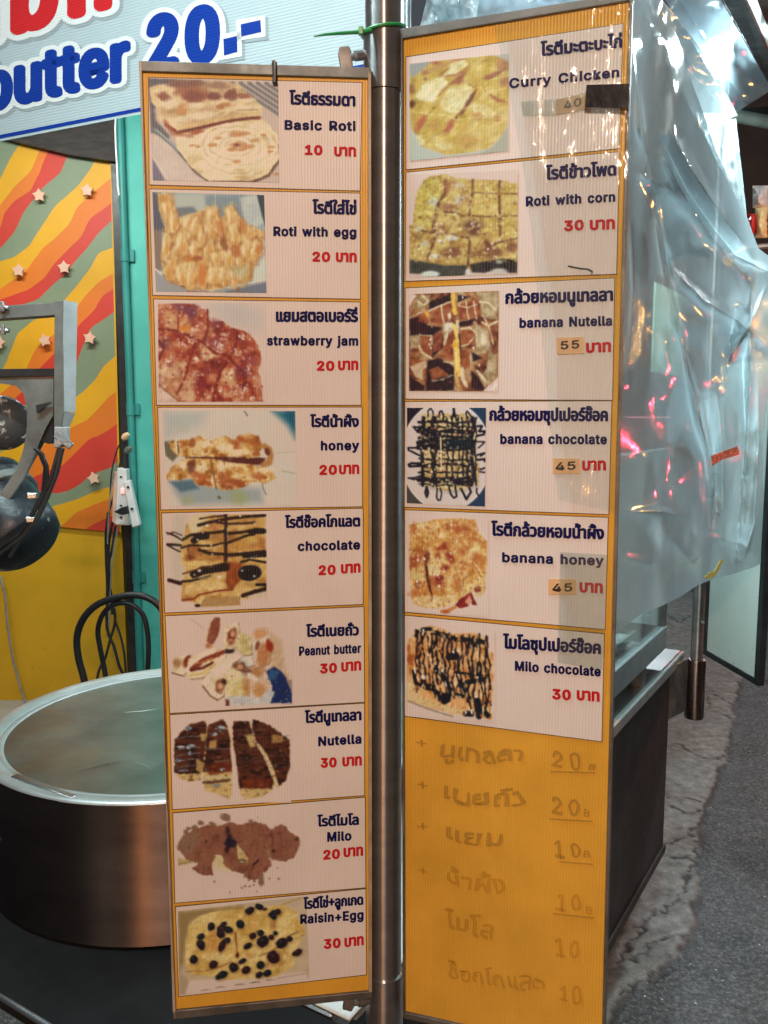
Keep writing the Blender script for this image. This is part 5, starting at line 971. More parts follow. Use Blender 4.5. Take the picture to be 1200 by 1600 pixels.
def pic_raisin(q):
    s = Paint(q, 205, 165)
    s.ap(np.ones_like(s.X), s.m([(186,166,134),(202,178,150)], 120, 3))
    s.p([(20,165),(600,110),(600,180),(260,190),(130,250),(90,420),(60,640),(30,700)], (146,122,78), 50, 8)
    s.p([(600,90),(1130,30),(1100,120),(940,150),(760,110)], (190,172,150), 30)
    s.p([(40,780),(400,760),(1160,700),(1180,770),(30,915)], PAPER, 30)
    s.p([(20,900),(30,700),(120,780),(80,910)], (176,150,124), 30)
    body = [(110,300),(190,210),(300,170),(500,140),(720,130),(800,110),(1000,110),(1100,190),(1150,350),(1080,480),(1060,640),(900,740),(700,760),(500,770),(300,740),(120,720),(80,620),(90,450)]
    mk = s.mask(body, 10, 50)
    s.p(body, s.m([(186,146,72),(206,172,100),(216,188,122),(222,198,140)], 110, 6), 26, 10, 50)
    for cx, cy, rx, ry, c in [(330,400,60,60,(186,124,56)),(330,490,80,40,(190,130,62)),(700,270,40,40,(206,156,84)),(900,550,60,30,(196,140,84)),(640,550,50,30,(196,146,80)),(820,640,30,20,(170,100,60)),(870,280,30,40,(160,100,56)),(480,210,60,26,(196,150,80))]:
        s.e(cx, cy, rx, ry, c, 0, .8, .4, int(cx), .7)
    s.l([(530,350),(540,450),(545,560)], 16, (150,88,46), 14, 6); s.e(548, 552, 16, 26, (96,36,30), 10, .4); s.l([(270,690),(380,660),(500,610)], 10, (140,92,50), 8, 4); s.l([(740,560),(840,520),(920,470)], 8, (140,96,52), 7, 3); s.l([(880,190),(880,300)], 8, (150,100,60), 8, 3); s.l([(250,700),(200,690),(90,700)], 8, (160,116,70), 8, 3); s.l([(1010,380),(1090,340)], 10, (110,84,60), 6); s.l([(1070,400),(1140,370)], 6, (120,94,70), 5); s.l([(950,100),(1110,40)], 16, (184,150,96), 10)
    s.l([(640,370),(700,390),(720,330)], 8, (160,110,60), 8, 4); s.l([(950,640),(1000,560),(960,500)], 8, (176,130,70), 8, 4)
    s.blobs(mk, 120, 12, [(228,204,150),(196,150,80),(232,214,170)], 4, .6)
    s.shade(mk, 60, 0.10, 9)
    R = [(315,295,34,36),(425,275,34,22),(410,320,44,40),(470,325,40,32),(400,360,34,46),(455,420,34,28),(410,470,30,56),(222,385,36,28),(222,460,36,50),(160,590,36,38),(335,635,40,34),(408,730,60,32),(515,660,44,40),(590,605,38,20),(625,685,42,34),(755,640,36,36),(745,725,36,28),(815,712,36,30),(870,570,58,56),(575,272,36,42),(660,155,44,32),(745,120,42,26),(795,140,20,10),(875,180,56,32),(910,165,28,26),(870,205,26,34),(685,380,34,28),(755,355,30,30),(775,430,54,50),(640,468,42,26),(850,390,26,24),(885,355,22,22),(945,440,54,44),(1012,405,28,26),(1083,528,48,28)]
    for i, (cx, cy, rx, ry) in enumerate(R):
        r = -25 if i % 3 else 20
        s.e(cx+6, cy+10, rx*1.15, ry*1.15, (140,100,56), r, .4, .2, i, .6)
        s.e(cx, cy, rx, ry, [(34,26,34),(26,26,36),(46,26,32),(24,32,34)][i % 4], r, .12, .22, i); s.e(cx-rx*.2, cy-ry*.3, rx*.4, ry*.25, (72,62,74), r, .6, .3, i, .55)
    for x0, y0 in ((270,862),(395,838),(565,815),(705,796),(830,775)): s.l([(x0-50,y0+6),(x0,y0-4),(x0+50,y0-4)], 8, (120,100,84), 5, 3, 20, x0, 1, True)
    s.l([(900,760),(1000,740),(1160,715)], 10, (176,156,146), 10)
    return s
def pic_curry(q):
    s = Paint(q, 170, 185)
    s.ap(np.ones_like(s.X), (186,176,164)); s.p([(70,210),(320,180),(250,260),(150,340),(80,360)], (150,146,142), 30); s.p([(70,980),(160,960),(220,1110),(420,1190),(420,1240),(70,1250)], (176,180,164), 20); s.p([(1120,880),(1130,1140),(800,1180),(960,1100),(1060,980)], (164,160,140), 20)
    body = [(75,360),(180,300),(240,240),(320,180),(500,130),(700,95),(860,95),(1040,140),(1135,200),(1132,700),(1120,860),(1040,1000),(930,1110),(700,1160),(480,1185),(330,1140),(200,1090),(150,980),(90,900),(75,700)]
    mk = s.mask(body, 6, 50)
    s.p(body, s.m([(182,140,52),(200,160,62),(206,172,84),(214,186,112)], 130, 5), 14, 6, 50)
    pal = (222,206,150)
    for pts in ([(480,180),(660,150),(700,230),(610,330),(430,350),(500,250)],[(270,380),(420,340),(480,420),(400,520),(330,620),(180,600),(120,560),(200,450)],[(480,480),(600,440),(740,460),(740,540),(650,690),(590,740),(470,720),(390,660),(410,580)],[(720,640),(900,650),(1000,740),(950,790),(780,760)],[(340,1060),(520,1050),(540,1120),(380,1130)],[(140,980),(200,960),(240,1080),(180,1070)]):
        s.p(pts, s.m([(204,172,96), pal, (228,216,176)], 90, int(pts[0][0])), 40, 12, al=.85)
    for pts, w, c in (([(420,340),(560,330),(640,290),(700,240)],30,(170,96,60)),([(500,430),(600,380),(680,290)],50,(156,84,60)),([(370,560),(430,500),(500,430)],34,(172,116,56)),([(380,340),(440,290),(500,250)],22,(140,76,56)),([(620,760),(680,660),(740,560),(790,480)],44,(112,52,44)),([(560,800),(660,670)],14,(104,60,36)),([(700,420),(760,460),(830,420)],16,(150,100,50)),([(860,370),(930,350),(1130,250)],50,(156,92,70)),([(930,540),(1020,600),(1110,620)],44,(168,90,62)),([(840,180),(900,170)],16,(150,100,60)),([(850,420),(890,520)],16,(160,116,60)),([(220,300),(330,270),(620,150)],40,(190,132,80))):
        s.l(pts, w, c, 20, 8, 30, int(w), 0.85, True)
    for cx, cy, rx, ry, r, c in [(195,840,36,90,30,(184,84,56)),(500,880,36,80,30,(180,78,56)),(360,200,60,22,0,(180,96,66)),(590,150,90,26,-8,(184,110,70)),(1080,220,70,60,0,(180,112,74)),(240,370,24,18,0,(150,90,50)),(100,640,36,36,0,(84,40,36)),(90,480,36,50,0,(150,86,54)),(1090,400,50,60,0,(172,104,66)),(910,350,40,26,-10,(160,88,64)),(600,380,40,50,20,(156,84,62)),(1020,800,40,26,0,(184,116,60)),(800,770,60,40,0,(190,130,66)),(340,860,50,50,0,(190,136,60)),(570,785,14,12,0,(80,56,30)),(330,680,16,12,0,(140,110,30)),(240,300,40,30,0,(176,112,72)),(700,1040,110,60,0,(190,136,58))]:
        s.e(cx, cy, rx, ry, c, r, .6, .35, int(cx+cy), .85)
    for pts in ([(110,720),(300,750),(460,760),(560,800)], [(590,810),(760,780),(1060,800)], [(640,700),(760,640),(880,520),(1100,470)], [(940,380),(1130,330)]): s.l(pts, 12, (222,200,120), 14, 6, 40, 3, .7)
    return s.shade(mk, 70, 0.11, 4).shade(mk, 24, .05, 8).done(0.78)
def pic_corn(q):
    s = Paint(q, 185, 180)
    s.ap(np.ones_like(s.X), (214,180,166))
    body = [(65,620),(100,600),(130,330),(200,180),(280,130),(420,110),(520,150),(690,165),(900,170),(1040,180),(1130,240),(1130,1085),(1040,1085),(640,1060),(600,1115),(400,1120),(180,1090),(65,1090)]
    mk = s.mask(body, 10, 30)
    s.p(body, s.m([(150,96,46),(184,140,60),(206,170,84),(214,186,110)], 70, 5), 12, 10, 30)
    s.p([(130,330),(200,170),(360,140),(420,300),(300,440),(300,640),(110,600)], s.m([(160,130,40),(196,170,56),(214,196,96)], 36, 8), 30, 12, al=.9)
    s.p([(700,190),(1130,200),(1130,700),(960,740),(800,700),(690,520)], s.m([(176,140,50),(206,170,74),(216,186,110)], 60, 9), 20, 8, al=.9)
    s.p([(65,950),(240,980),(400,1010),(640,1010),(640,1060),(600,1118),(380,1120),(180,1095),(65,1090)], s.m([(44,44,44),(78,76,66)], 60, 4), 24)
    s.p([(660,1000),(860,960),(1000,940),(1130,960),(1130,1085),(1040,1085),(960,1040),(800,1085),(680,1080)], s.m([(34,28,34),(64,54,50)], 60, 5), 20)
    s.e(270, 1095, 90, 30, (198,210,206), 0, .3); s.e(950, 1070, 80, 30, (190,176,166), 0, .4); s.e(640, 1080, 24, 40, (204,190,180), 0, .4); s.e(950, 975, 34, 20, (150,156,140), 0, .4)
    for pts, w in (([(690,170),(685,300),(660,420),(655,520)],22),([(955,180),(950,330),(955,520),(960,720)],28),([(420,180),(420,290),(340,420),(300,640),(330,700)],34),([(330,700),(280,850),(235,950)],26),([(660,740),(650,900),(640,1010)],24),([(65,630),(200,670),(310,690),(460,700),(640,740)],20),([(400,480),(520,490),(610,530)],20),([(690,290),(820,300),(1130,305)],12),([(690,520),(850,530),(1130,520)],14),([(800,700),(850,820),(960,780),(1130,740)],24)):
        s.l(pts, w, (110,58,40), 12, 7, 30, w, .9)
    for cx, cy, rx, ry, c in [(690,640,90,80,(96,40,40)),(480,890,90,50,(116,52,40)),(860,880,120,60,(120,60,44)),(1080,830,60,60,(120,60,44)),(460,440,90,40,(150,88,56)),(380,650,70,40,(140,74,48)),(600,360,50,60,(176,116,56)),(820,800,40,50,(110,50,40)),(440,230,40,60,(168,100,60)),(150,730,60,40,(140,96,50))]:
        s.e(cx, cy, rx, ry, c, 0, .6, .4, int(cx), .8)
    for cx, cy, rx, ry, c in [(300,380,40,40,(186,196,180)),(450,590,40,26,(196,166,90)),(560,350,50,40,(196,180,160)),(480,740,60,26,(206,206,196)),(370,770,34,18,(222,196,176)),(540,380,30,24,(200,190,180)),(840,720,46,40,(176,130,66)),(330,920,60,24,(206,206,190)),(150,650,50,20,(206,196,170)),(220,790,40,30,(190,186,160)),(540,220,60,30,(196,170,140))]:
        s.e(cx, cy, rx, ry, c, 0, .5, .4, int(cx), .85)
    s.blobs(mk*(s.Y < 980), 520, 13, [(214,186,90),(196,150,60),(222,204,140),(176,110,56),(150,90,48),(206,176,110)], 8, .8)
    s.blobs(mk*(s.Y < 980), 90, 5, [(244,236,220)], 9, .9)
    for cx, cy in [(680,600),(380,600),(370,770),(470,860),(880,800),(840,850),(200,880),(160,850),(265,940),(320,910),(460,930)]: s.e(cx, cy, 8, 11, (248,244,236), 10, .4)
    return s.shade(mk, 34, 0.13, 4).done(0.78)
def pic_ban1(q):
    s = Paint(q, 155, 170)
    s.ap(np.ones_like(s.X), s.m([(60,30,32),(112,58,44),(150,96,62),(176,136,96),(196,170,134)], 110, 7))
    D_ = (34,26,34)
    for pts in ([(75,400),(180,380),(300,480),(480,500),(340,600),(80,600)],[(300,200),(560,110),(560,180),(310,300)],[(640,120),(790,140),(640,210)],[(340,600),(480,560),(460,740),(340,860)],[(270,900),(420,860),(600,960),(600,1240),(270,1240)],[(640,440),(860,400),(800,480),(660,490)],[(800,780),(940,860),(820,900)],[(800,1000),(900,1100),(960,1230),(800,1230)],[(80,1080),(250,1180),(250,1240),(80,1240)],[(640,430),(690,760),(650,900),(650,500)]):
        s.p(pts, s.m([D_, (60,32,38)], 60, 3), 26, 8)
    RB_ = [[(190,320),(310,300),(300,460),(180,430)],[(310,300),(560,200),(560,420),(460,480),(320,440)],[(650,260),(700,210),(870,180),(910,360),(660,430)],[(200,600),(340,600),(330,840),(210,780)],[(360,600),(480,520),(440,760),(350,800)],[(480,620),(600,500),(590,880),(460,860)],[(680,520),(820,540),(860,700),(680,720)],[(680,760),(780,780),(790,960),(720,1000)],[(90,860),(280,900),(270,1140),(90,1050)],[(300,1000),(420,960),(540,1060),(340,1120)]]
    for i, pts in enumerate(RB_): s.p(pts, s.m([(112,46,36),(150,78,50),(178,112,76)], 60, i+20), 16, 7, al=.9)
    s.p([(80,960),(270,890),(280,960),(230,1000),(240,1120),(150,1080)], (196,168,134), 20, 8)
    for pts in ([(860,90),(1120,80),(1120,420),(930,380),(900,200)],[(840,430),(1000,560),(1040,800),(880,810),(840,640)],[(1000,800),(1110,820),(1100,1080),(960,1200),(900,1100),(980,980)],[(460,460),(600,460),(520,600),(480,720)],[(80,600),(200,580),(200,720),(80,760)],[(140,130),(320,120),(280,260),(120,280)]):
        s.p(pts, s.m([(134,110,76),(178,156,120),(206,188,156)], 50, int(pts[0][0])), 30, 12, al=.9)
    W_ = (222,204,170)
    for pts, w in (([(450,250),(460,350),(480,450)],20),([(300,310),(450,240),(560,200)],18),([(740,200),(750,300),(770,400)],16),([(660,250),(760,270),(870,230)],14),([(830,190),(850,330),(860,400)],16),([(80,390),(200,330),(310,310)],12),([(500,470),(580,460),(640,560),(640,430)],34),([(500,480),(520,560),(490,700)],22),([(680,520),(780,500),(860,560),(870,680)],20),([(200,590),(340,600),(340,700)],14),([(190,720),(230,800),(330,860)],26),([(680,720),(760,700),(830,620)],16),([(340,1130),(450,1110),(580,1060)],10),([(480,900),(600,920)],14),([(690,990),(700,1100),(740,1180)],50),([(870,1010),(910,1060),(960,1120)],34),([(180,200),(240,240),(300,200),(230,130)],24),([(900,200),(1000,210),(1090,300)],24),([(930,440),(1000,480),(1110,430)],26),([(940,360),(1010,500),(1060,700)],14)):
        s.l(pts, w, W_, 12, 6, 30, w, .85)
    s.l([(585,100),(590,220),(610,330)], 50, (226,178,84), 14, 6); s.l([(600,480),(620,560),(640,660)], 40, (230,190,96), 12, 6); s.l([(620,680),(630,800),(640,900),(640,1040)], 72, (228,184,96), 12, 8, 40); s.l([(620,700),(640,1000)], 20, (240,214,140), 14, 5); s.e(610,710,36,30,(222,168,60)); s.l([(620,1060),(650,1180)], 40, (200,160,100), 20, 8); s.p([(260,310),(310,330),(290,400),(260,350)], (226,170,80), 20)
    s.e(945, 650, 36, 60, (230,218,190), 0, .6, .5, 3, .8); s.e(545, 370, 20, 40, (232,214,180), 0, .4, .3); s.e(540, 500, 50, 60, (226,216,196), 0, .5, .3, 4, .8)
    s.blobs(np.ones_like(s.X), 170, 8, [(226,208,170),(150,90,56),(90,40,34),(196,150,100)], 6, .55)
    for cx, cy in [(310,700),(330,740),(320,640),(700,150),(895,940),(825,740)]: s.e(cx, cy, 8, 16, (248,240,224), 10, .5)
    s.p([(30,70),(160,125),(75,250),(60,300),(30,300)], PAPER, 10); s.p([(940,1245),(1000,1180),(1110,1090),(1160,1090),(1160,1300),(940,1300)], PAPER, 14)
    return s.shade(np.ones_like(s.X)*(s.Y < 1240), 50, 0.13, 3)
def pic_ban2(q):
    s = Paint(q, 150, 180)
    s.ap(np.ones_like(s.X), (210,192,186))
    d = np.hypot((s.X-580)/610, (s.Y-750)/735)
    s.ap(sstep(1.0, 1.012, d), (24,54,84)); s.ap(sstep(1.0, 1.012, d)*(s.X < 500)*(s.Y < 500), (30,26,40)); s.ap(sstep(1.0, 1.012, d)*(s.X < 500)*(s.Y > 1000), (70,66,68))
    s.ap(sstep(0.97, 0.99, d)*sstep(1.01, 1.0, d), (222,210,206))
    body = [(250,190),(900,180),(950,300),(1000,420),(980,700),(1030,900),(1010,1130),(800,1200),(600,1220),(320,1150),(240,960),(240,700),(220,430)]
    s.p([(x, y+30) for x, y in body], (170,158,150), 70, 10, al=.8)
    mk = s.mask(body, 16, 40)
    s.p(body, s.m([(150,110,70),(196,166,110),(212,192,146),(180,130,84)], 60, 3), 14, 16, 40)
    C_ = (20,22,34)
    for y0, w in ((300,36),(360,24),(430,60),(500,40),(560,60),(620,70),(670,22),(800,26),(870,34),(960,26),(1040,34),(1090,44),(1130,18)):
        rs = np.random.RandomState(y0); pts = [(x, y0+rs.uniform(-22,22)) for x in range(210, 1000, 90)]; s.l(pts, w, C_, 10, 9, 34, y0, .96)
    for x0, w in ((270,50),(400,44),(440,40),(600,22),(670,26),(740,18),(800,26),(870,40),(930,50),(970,30)):
        rs = np.random.RandomState(x0); pts = [(x0+rs.uniform(-16,16), y) for y in range(240, 1150, 90)]; s.l(pts, w, C_, 10, 9, 34, x0, .92)
    s.p([(560,540),(900,520),(960,640),(560,650)], (14,34,44), 20, 10); s.p([(220,340),(420,360),(400,500),(200,420)], C_, 20, 10); s.p([(640,1050),(800,1040),(790,1130),(640,1120)], (18,22,46), 16, 8)
    loops = [[(340,240),(335,150),(370,110),(400,150),(410,240)],[(490,230),(490,160),(520,150),(545,200),(540,260)],[(650,260),(680,190),(680,110),(690,180),(715,270)],[(860,260),(845,180),(860,150),(930,240),(870,290)],[(240,640),(70,640),(75,670),(240,750)],[(250,850),(120,845),(75,865),(90,890),(260,880)],[(290,1000),(150,1040),(70,1045),(150,1065),(290,1040)],[(150,360),(240,370),(190,420),(140,360)],[(1000,350),(1060,350),(1020,420),(1100,420),(1080,460),(1000,480)],[(1000,560),(1095,560),(1060,600),(1010,640)],[(980,740),(1095,710),(1040,750)],[(1000,800),(1095,790),(1095,820)],[(1020,960),(1095,970)],[(1040,930),(1095,910)],[(320,1160),(300,1240),(320,1300),(340,1240),(320,1180)],[(460,1180),(450,1300),(470,1340),(500,1340),(520,1250),(500,1180)],[(610,1140),(640,1260),(680,1310),(720,1290),(700,1150)],[(780,1190),(850,1330),(910,1230),(880,1150)],[(990,1180),(985,1230),(1010,1280)]]
    for i, pts in enumerate(loops): s.l(pts, 20 + (i % 3)*5, C_, 7, 3, 20, i)
    s.blobs(mk, 150, 13, [(216,198,150),(206,176,120),(140,70,60),(226,212,176)], 12, .95); s.blobs(mk, 90, 9, [(26,24,34),(40,30,38)], 13, .95, 1.8)
    s.blobs(mk, 60, 4, [(236,232,226)], 14, .9)
    for k in range(4): s.l([(500,700+k*5),(500,701)], 2, C_)
    s.l([(505,500),(515,915)], 20, (226,196,160), 6); s.l([(602,600),(600,1120)], 4, (60,40,50), 4, al=.7)
    return s.shade(mk, 30, 0.10, 4)
def pic_ban3(q):
    s = Paint(q, 150, 172)
    body = [(85,170),(160,150),(300,130),(450,95),(700,80),(970,100),(1000,220),(1060,330),(1130,400),(1120,700),(1100,1060),(1030,1130),(960,1050),(800,1130),(700,1220),(500,1290),(300,1280),(130,1230),(100,1000),(85,700)]
    mk = s.mask(body, 12, 30)
    s.p(body, s.m([(160,92,44),(190,128,64),(206,156,90),(216,182,122),(224,200,150)], 90, 14), 16, 12, 30)
    s.p([(600,100),(960,110),(1000,300),(870,640),(640,420)], s.m([(172,96,52),(196,134,76),(214,176,118)], 60, 4), 40, 12, al=.7)
    s.p([(820,1100),(900,960),(1020,850),(1070,930),(1000,1000),(820,1120)], s.m([(206,176,116),(226,206,156)], 60, 5), 14, 5); s.p([(330,700),(500,690),(500,870),(330,860)], s.m([(206,178,120),(226,206,160)], 50, 6), 30, 10); s.p([(130,740),(280,720),(300,920),(180,940),(110,860)], (206,176,120), 40, 10); s.p([(130,1130),(720,1110),(700,1220),(500,1290),(140,1230)], s.m([(206,172,116),(228,206,164)], 80, 7), 40, 8); s.p([(890,480),(980,460),(960,620),(880,600)], (222,196,144), 40, 10)
    s.p([(470,350),(520,230),(555,340)], (232,208,160), 12, 4); s.p([(740,620),(830,640),(900,760),(830,900),(790,1040),(740,900),(650,760)], s.m([(190,130,72),(216,180,124)], 40, 9), 16, 6)
    for cx, cy, rx, ry, r, c in [(160,640,60,90,0,(146,56,40)),(250,620,40,80,-10,(150,60,44)),(320,590,40,90,0,(110,44,36)),(560,460,44,60,0,(140,40,36)),(480,490,36,30,0,(150,56,44)),(620,580,50,70,-20,(140,50,44)),(470,590,40,50,0,(148,60,44)),(660,640,40,40,0,(136,46,40)),(570,740,60,40,0,(120,26,36)),(470,930,110,90,0,(150,60,44)),(500,900,60,46,0,(116,30,36)),(200,970,36,50,0,(120,36,34)),(740,240,50,50,0,(166,80,44)),(830,240,50,80,-20,(160,76,44)),(590,200,60,50,0,(170,90,50)),(700,140,70,30,0,(172,96,56)),(150,230,34,80,0,(176,104,56)),(800,500,70,90,0,(182,112,60)),(200,1080,110,50,0,(180,100,50)),(980,620,70,80,0,(176,100,54)),(1080,650,40,60,0,(180,110,60)),(720,960,40,120,-20,(178,110,60)),(800,740,30,34,0,(180,108,60)),(1010,380,60,26,20,(176,104,60))]:
        s.e(cx, cy, rx, ry, c, r, .6, .45, int(cx+cy), .85)
    s.l([(300,560),(310,700),(330,870),(360,1020),(400,1165)], 40, (84,36,32), 12, 4, 30, 2, 1, True); s.l([(930,680),(1000,790),(1050,870)], 10, (140,84,50), 8); s.l([(690,720),(740,880),(790,1060)], 10, (150,90,52), 8); s.l([(800,1000),(810,900),(920,830)], 16, (150,96,60), 12)
    s.p([(700,1240),(760,1160),(880,1090),(920,1080),(990,1240),(930,1240),(900,1180),(880,1260),(760,1290)], s.m([(104,22,30),(150,50,44)], 40, 3), 12, 6); s.p([(890,1110),(930,1200),(880,1250),(830,1200)], (206,150,120), 16, 4); s.l([(520,1330),(600,1320),(700,1270)], 46, (196,124,66), 14, 6); s.e(575,1335,50,26,(160,66,40),0,.5,.3,3,.7); s.e(1000, 1040, 50, 50, (130,60,50), 20, .4, .4); s.p([(980,1080),(1050,1060),(1050,1140),(960,1110)], (206,180,130), 20)
    s.blobs(mk, 420, 13, [(228,206,160),(182,108,56),(206,158,96),(166,84,46),(222,190,134)], 6, .7, 1.5, 70)
    for cx, cy in [(430,830),(470,840),(190,930),(480,990),(550,790),(200,640),(290,630)]: s.e(cx, cy, 14, 20, (244,224,196), 10, .5, .4, cx)
    return s.shade(mk, 40, 0.13, 4)
def pic_mchoc(q):
    s = Paint(q, 165, 172)
    body = [(70,260),(160,150),(330,90),(480,130),(600,190),(850,180),(1000,240),(1030,400),(1095,420),(1095,720),(1080,900),(1070,1230),(900,1190),(750,1180),(600,1160),(300,1080),(60,990),(50,600)]
    mk = s.mask(body, 8, 30)
    s.p(body, s.m([(176,104,52),(206,146,86),(218,172,120),(226,194,150)], 80, 14), 12, 8, 30)
    s.p([(60,600),(110,800),(300,960),(560,1080),(760,1130),(740,1180),(500,1130),(60,990)], s.m([(206,172,116),(222,198,156)], 60, 3), 20, 6)
    s.l([(60,1000),(200,1060),(400,1130),(600,1190)], 20, (150,136,112), 12, 5); s.e(90, 500, 40, 60, (160,80,36), 0, .5, .4); s.e(70, 370, 20, 70, (170,96,50), 0, .5, .4)
    C_ = (28,22,32)
    rs = np.random.RandomState(4)
    for i in range(19):
        x0 = 150+i*49; y0 = 150+40*abs(math.sin(i))+(i > 8)*40; y1 = 830+i*16+rs.uniform(-60,60)
        y1 = min(y1, 1140); n_ = 9
        pts = [(x0+rs.uniform(-24,24)+k*3, y0+(y1-y0)*k/(n_-1)) for k in range(n_)]
        s.l(pts, rs.uniform(12,34), (30,22,30) if i % 3 else (62,30,34), 12, 16, 34, i, .92)
    for pts, w in (([(240,140),(350,130)],50),([(390,180),(600,240)],60),([(640,260),(900,270),(1000,300)],56),([(560,470),(640,460)],90),([(330,400),(420,260)],50),([(800,340),(880,320)],70),([(280,830),(380,850),(450,960),(500,1010),(580,900)],80),([(440,940),(520,980)],110),([(400,600),(480,700),(540,800),(580,900)],60),([(700,780),(760,880),(780,940)],60),([(640,920),(780,950),(900,1000)],34),([(900,1010),(920,1180)],90),([(760,1160),(830,1160)],70),([(1000,1150),(1030,1180)],60),([(780,780),(960,740)],60),([(920,560),(920,700)],70),([(640,660),(800,680)],34),([(130,640),(150,780),(240,830)],36),([(180,160),(160,220)],40),([(980,1030),(1050,1010),(1060,1050)],24),([(840,700),(960,690)],30),([(1010,400),(1050,560)],24),([(1030,640),(1060,860)],24)):
        s.l(pts, w, (16,22,32), 12, 9, 36, int(w+pts[0][0]), .95)
    s.blobs(mk, 130, 12, [(216,166,110),(196,130,80),(226,190,140)], 12, .85, 2.2, 85)
    for cx, cy, rx, ry in [(145,640,10,40),(245,715,26,30),(180,740,7,30),(475,640,12,16),(520,800,7,40),(435,600,5,24),(400,640,10,6),(305,445,12,12),(610,410,12,20),(830,1140,10,30),(760,1140,12,20),(900,720,14,12),(250,150,10,16)]: s.e(cx, cy, rx, ry, (236,228,220), -15, .4, .2, cx)
    for pts in ([(660,980),(730,970),(740,1060),(650,1050)],[(560,620),(620,640),(600,700),(550,680)],[(200,860),(300,880),(380,1010),(220,930)],[(400,800),(450,820),(440,890),(390,850)],[(860,420),(890,420),(870,540),(840,500)]):
        s.p(pts, (220,166,110), 12, 5)
    s.l([(900,1230),(1070,1250)], 5, (190,170,160), 5)
    return s.shade(mk, 34, 0.10, 4)

# ================================================================== the two menu boards
def cell(board, surf, quad, grow=1.3):
    c = sum(np.array(quad), np.zeros(2))/4 if False else np.array(quad, float).mean(0)
    out = [tuple(np.array(p)+np.sign(np.array(p)-c)*grow) for p in quad]
    X, Y = quadgrid(quad, 9, 9); o = grid('menu_cell', surf(X, Y, 0.0008), CELLM, board)
    g = G()
    for i in range(4):
        p, q = np.array(quad[i], float), np.array(quad[(i+1) % 4], float); P, Q = np.array(out[i]), np.array(out[(i+1) % 4])
        for k in range(4):
            a, b = k/4, (k+1)/4
            plate(g, surf, [p+(q-p)*a, p+(q-p)*b, P+(Q-P)*b, P+(Q-P)*a], 0.0003, 0.0007)
    g.obj('cell_border', LINEM, o, 0)
    return o
def picture(cellobj, surf, crop, s, fn, quad):
    """quad in picture coordinates; picture coordinate / s + crop origin = place on the board"""
    p = fn(quad).done(1.0, 2); px, py = p.X/s+crop[0], p.Y/s+crop[1]
    o = grid('food_photo', surf(px, py, 0.0013), PRINT, cellobj, cols=disp(np.clip(p.c, 0, 255)))
    return o
def words(c, surf, th, en, num, baht, en_bold=0.082, th_h=13.5, en_h=13.5, n_h=13.5, b_h=13):
    if th: text('thai_lettering', th[0], th[1], th[2], th_h, surf, 0.0016, NAVY, c, 0.095, 'T')
    if en: text('lettering', en[0], en[1], en[2], en_h, surf, 0.0016, NAVY, c, en_bold, 'L', 0.05)
    if num: text('price', num[0], num[1], num[2], n_h, surf, 0.0016, REDINK, c, 0.10, 'L', 0.05)
    if baht: text('thai_lettering', 'บาท', baht[0], baht[1], b_h, surf, 0.0016, REDINK, c, 0.09, 'T')

# ---------------------------------------------------------------- left board
lb = thing('menu_board', (-0.14, 0.98, 0.85), 'left menu board, nine framed rows from Basic Roti down to Raisin+Egg', 'menu board', 'menu boards on the cart post')
X, Y = quadgrid([(219,100),(577,110),(578,1553),(273,1588)], 14, 50)
grid('corrugated_sheet', LB(X, Y, 0.0), YELPRINT, lb)
grid('back_panel', LB(X, Y, -0.004), ALU, lb, flip=True)
for q, nm in (([(217.5,97),(579,107.5),(579,124),(219,113)], 'top_rail'), ([(270,1577),(581,1546),(581,1556),(271,1590)], 'bottom_rail'),
              ([(217.5,97),(222,97),(248.5,800),(275.5,1588),(271,1590),(244.5,800)], 'side_rail'), ([(574,112),(579.5,112),(581,1556),(576,1550)], 'side_rail')):
    g = G(); plate(g, LB, q, -0.012, 0.004, 0.0006); g.obj(nm, RAILM if nm == 'top_rail' else ALUDARK if nm == 'bottom_rail' else CREAMM, lb, 0)
LC = [[(232.5,122),(565,130),(562,298),(234,288.4)],[(234,296),(562,302.7),(562.6,467),(239,461)],[(240.6,468),(562,472.7),(563.6,632.6),(245.3,632.6)],
      [(247,637),(565,636.7),(565.8,791),(251.7,796)],[(253,802),(566.7,794.7),(566.7,943.6),(258,957)],[(258.6,962.6),(568,948.3),(569,1096.3),(266,1113.7)],
      [(266,1117),(569,1099),(569,1242),(270,1264)],[(270.7,1270.5),(570,1245.8),(571,1386),(274,1410)],[(274.8,1416.8),(571,1388.8),(572,1522),(280,1556)]]
LCELL = [cell(lb, LB, q) for q in LC]
LP = [((230,115),5.714,pic_basic,[(12,45),(1170,78),(1178,975),(50,955)]),((235,295),6.316,pic_egg,[(20,35),(1122,65),(1146,1030),(56,1015)]),
      ((240,465),6.667,pic_jam,[(45,60),(1170,60),(1170,1088),(55,1086)]),((250,635),5.4545,pic_honey,[(22,38),(1152,40),(1162,852),(72,850)]),
      ((255,795),7.06,pic_choc,[(20,58),(1140,56),(1140,1095),(50,1100)]),((262,955),6.0,pic_peanut,[(20,52),(1168,45),(1168,872),(40,896)]),
      ((265,1115),6.0,pic_hazel,[(20,44),(1140,25),(1140,830),(50,830)]),((265,1260),5.581,pic_powder,[(40,72),(1160,30),(1160,740),(60,775)]),
      ((275,1395),5.714,pic_raisin,[(16,160),(1160,26),(1190,760),(32,915)])]
for c, (crop, s, fn, q) in zip(LCELL, LP): picture(c, LB, crop, s, fn, q)
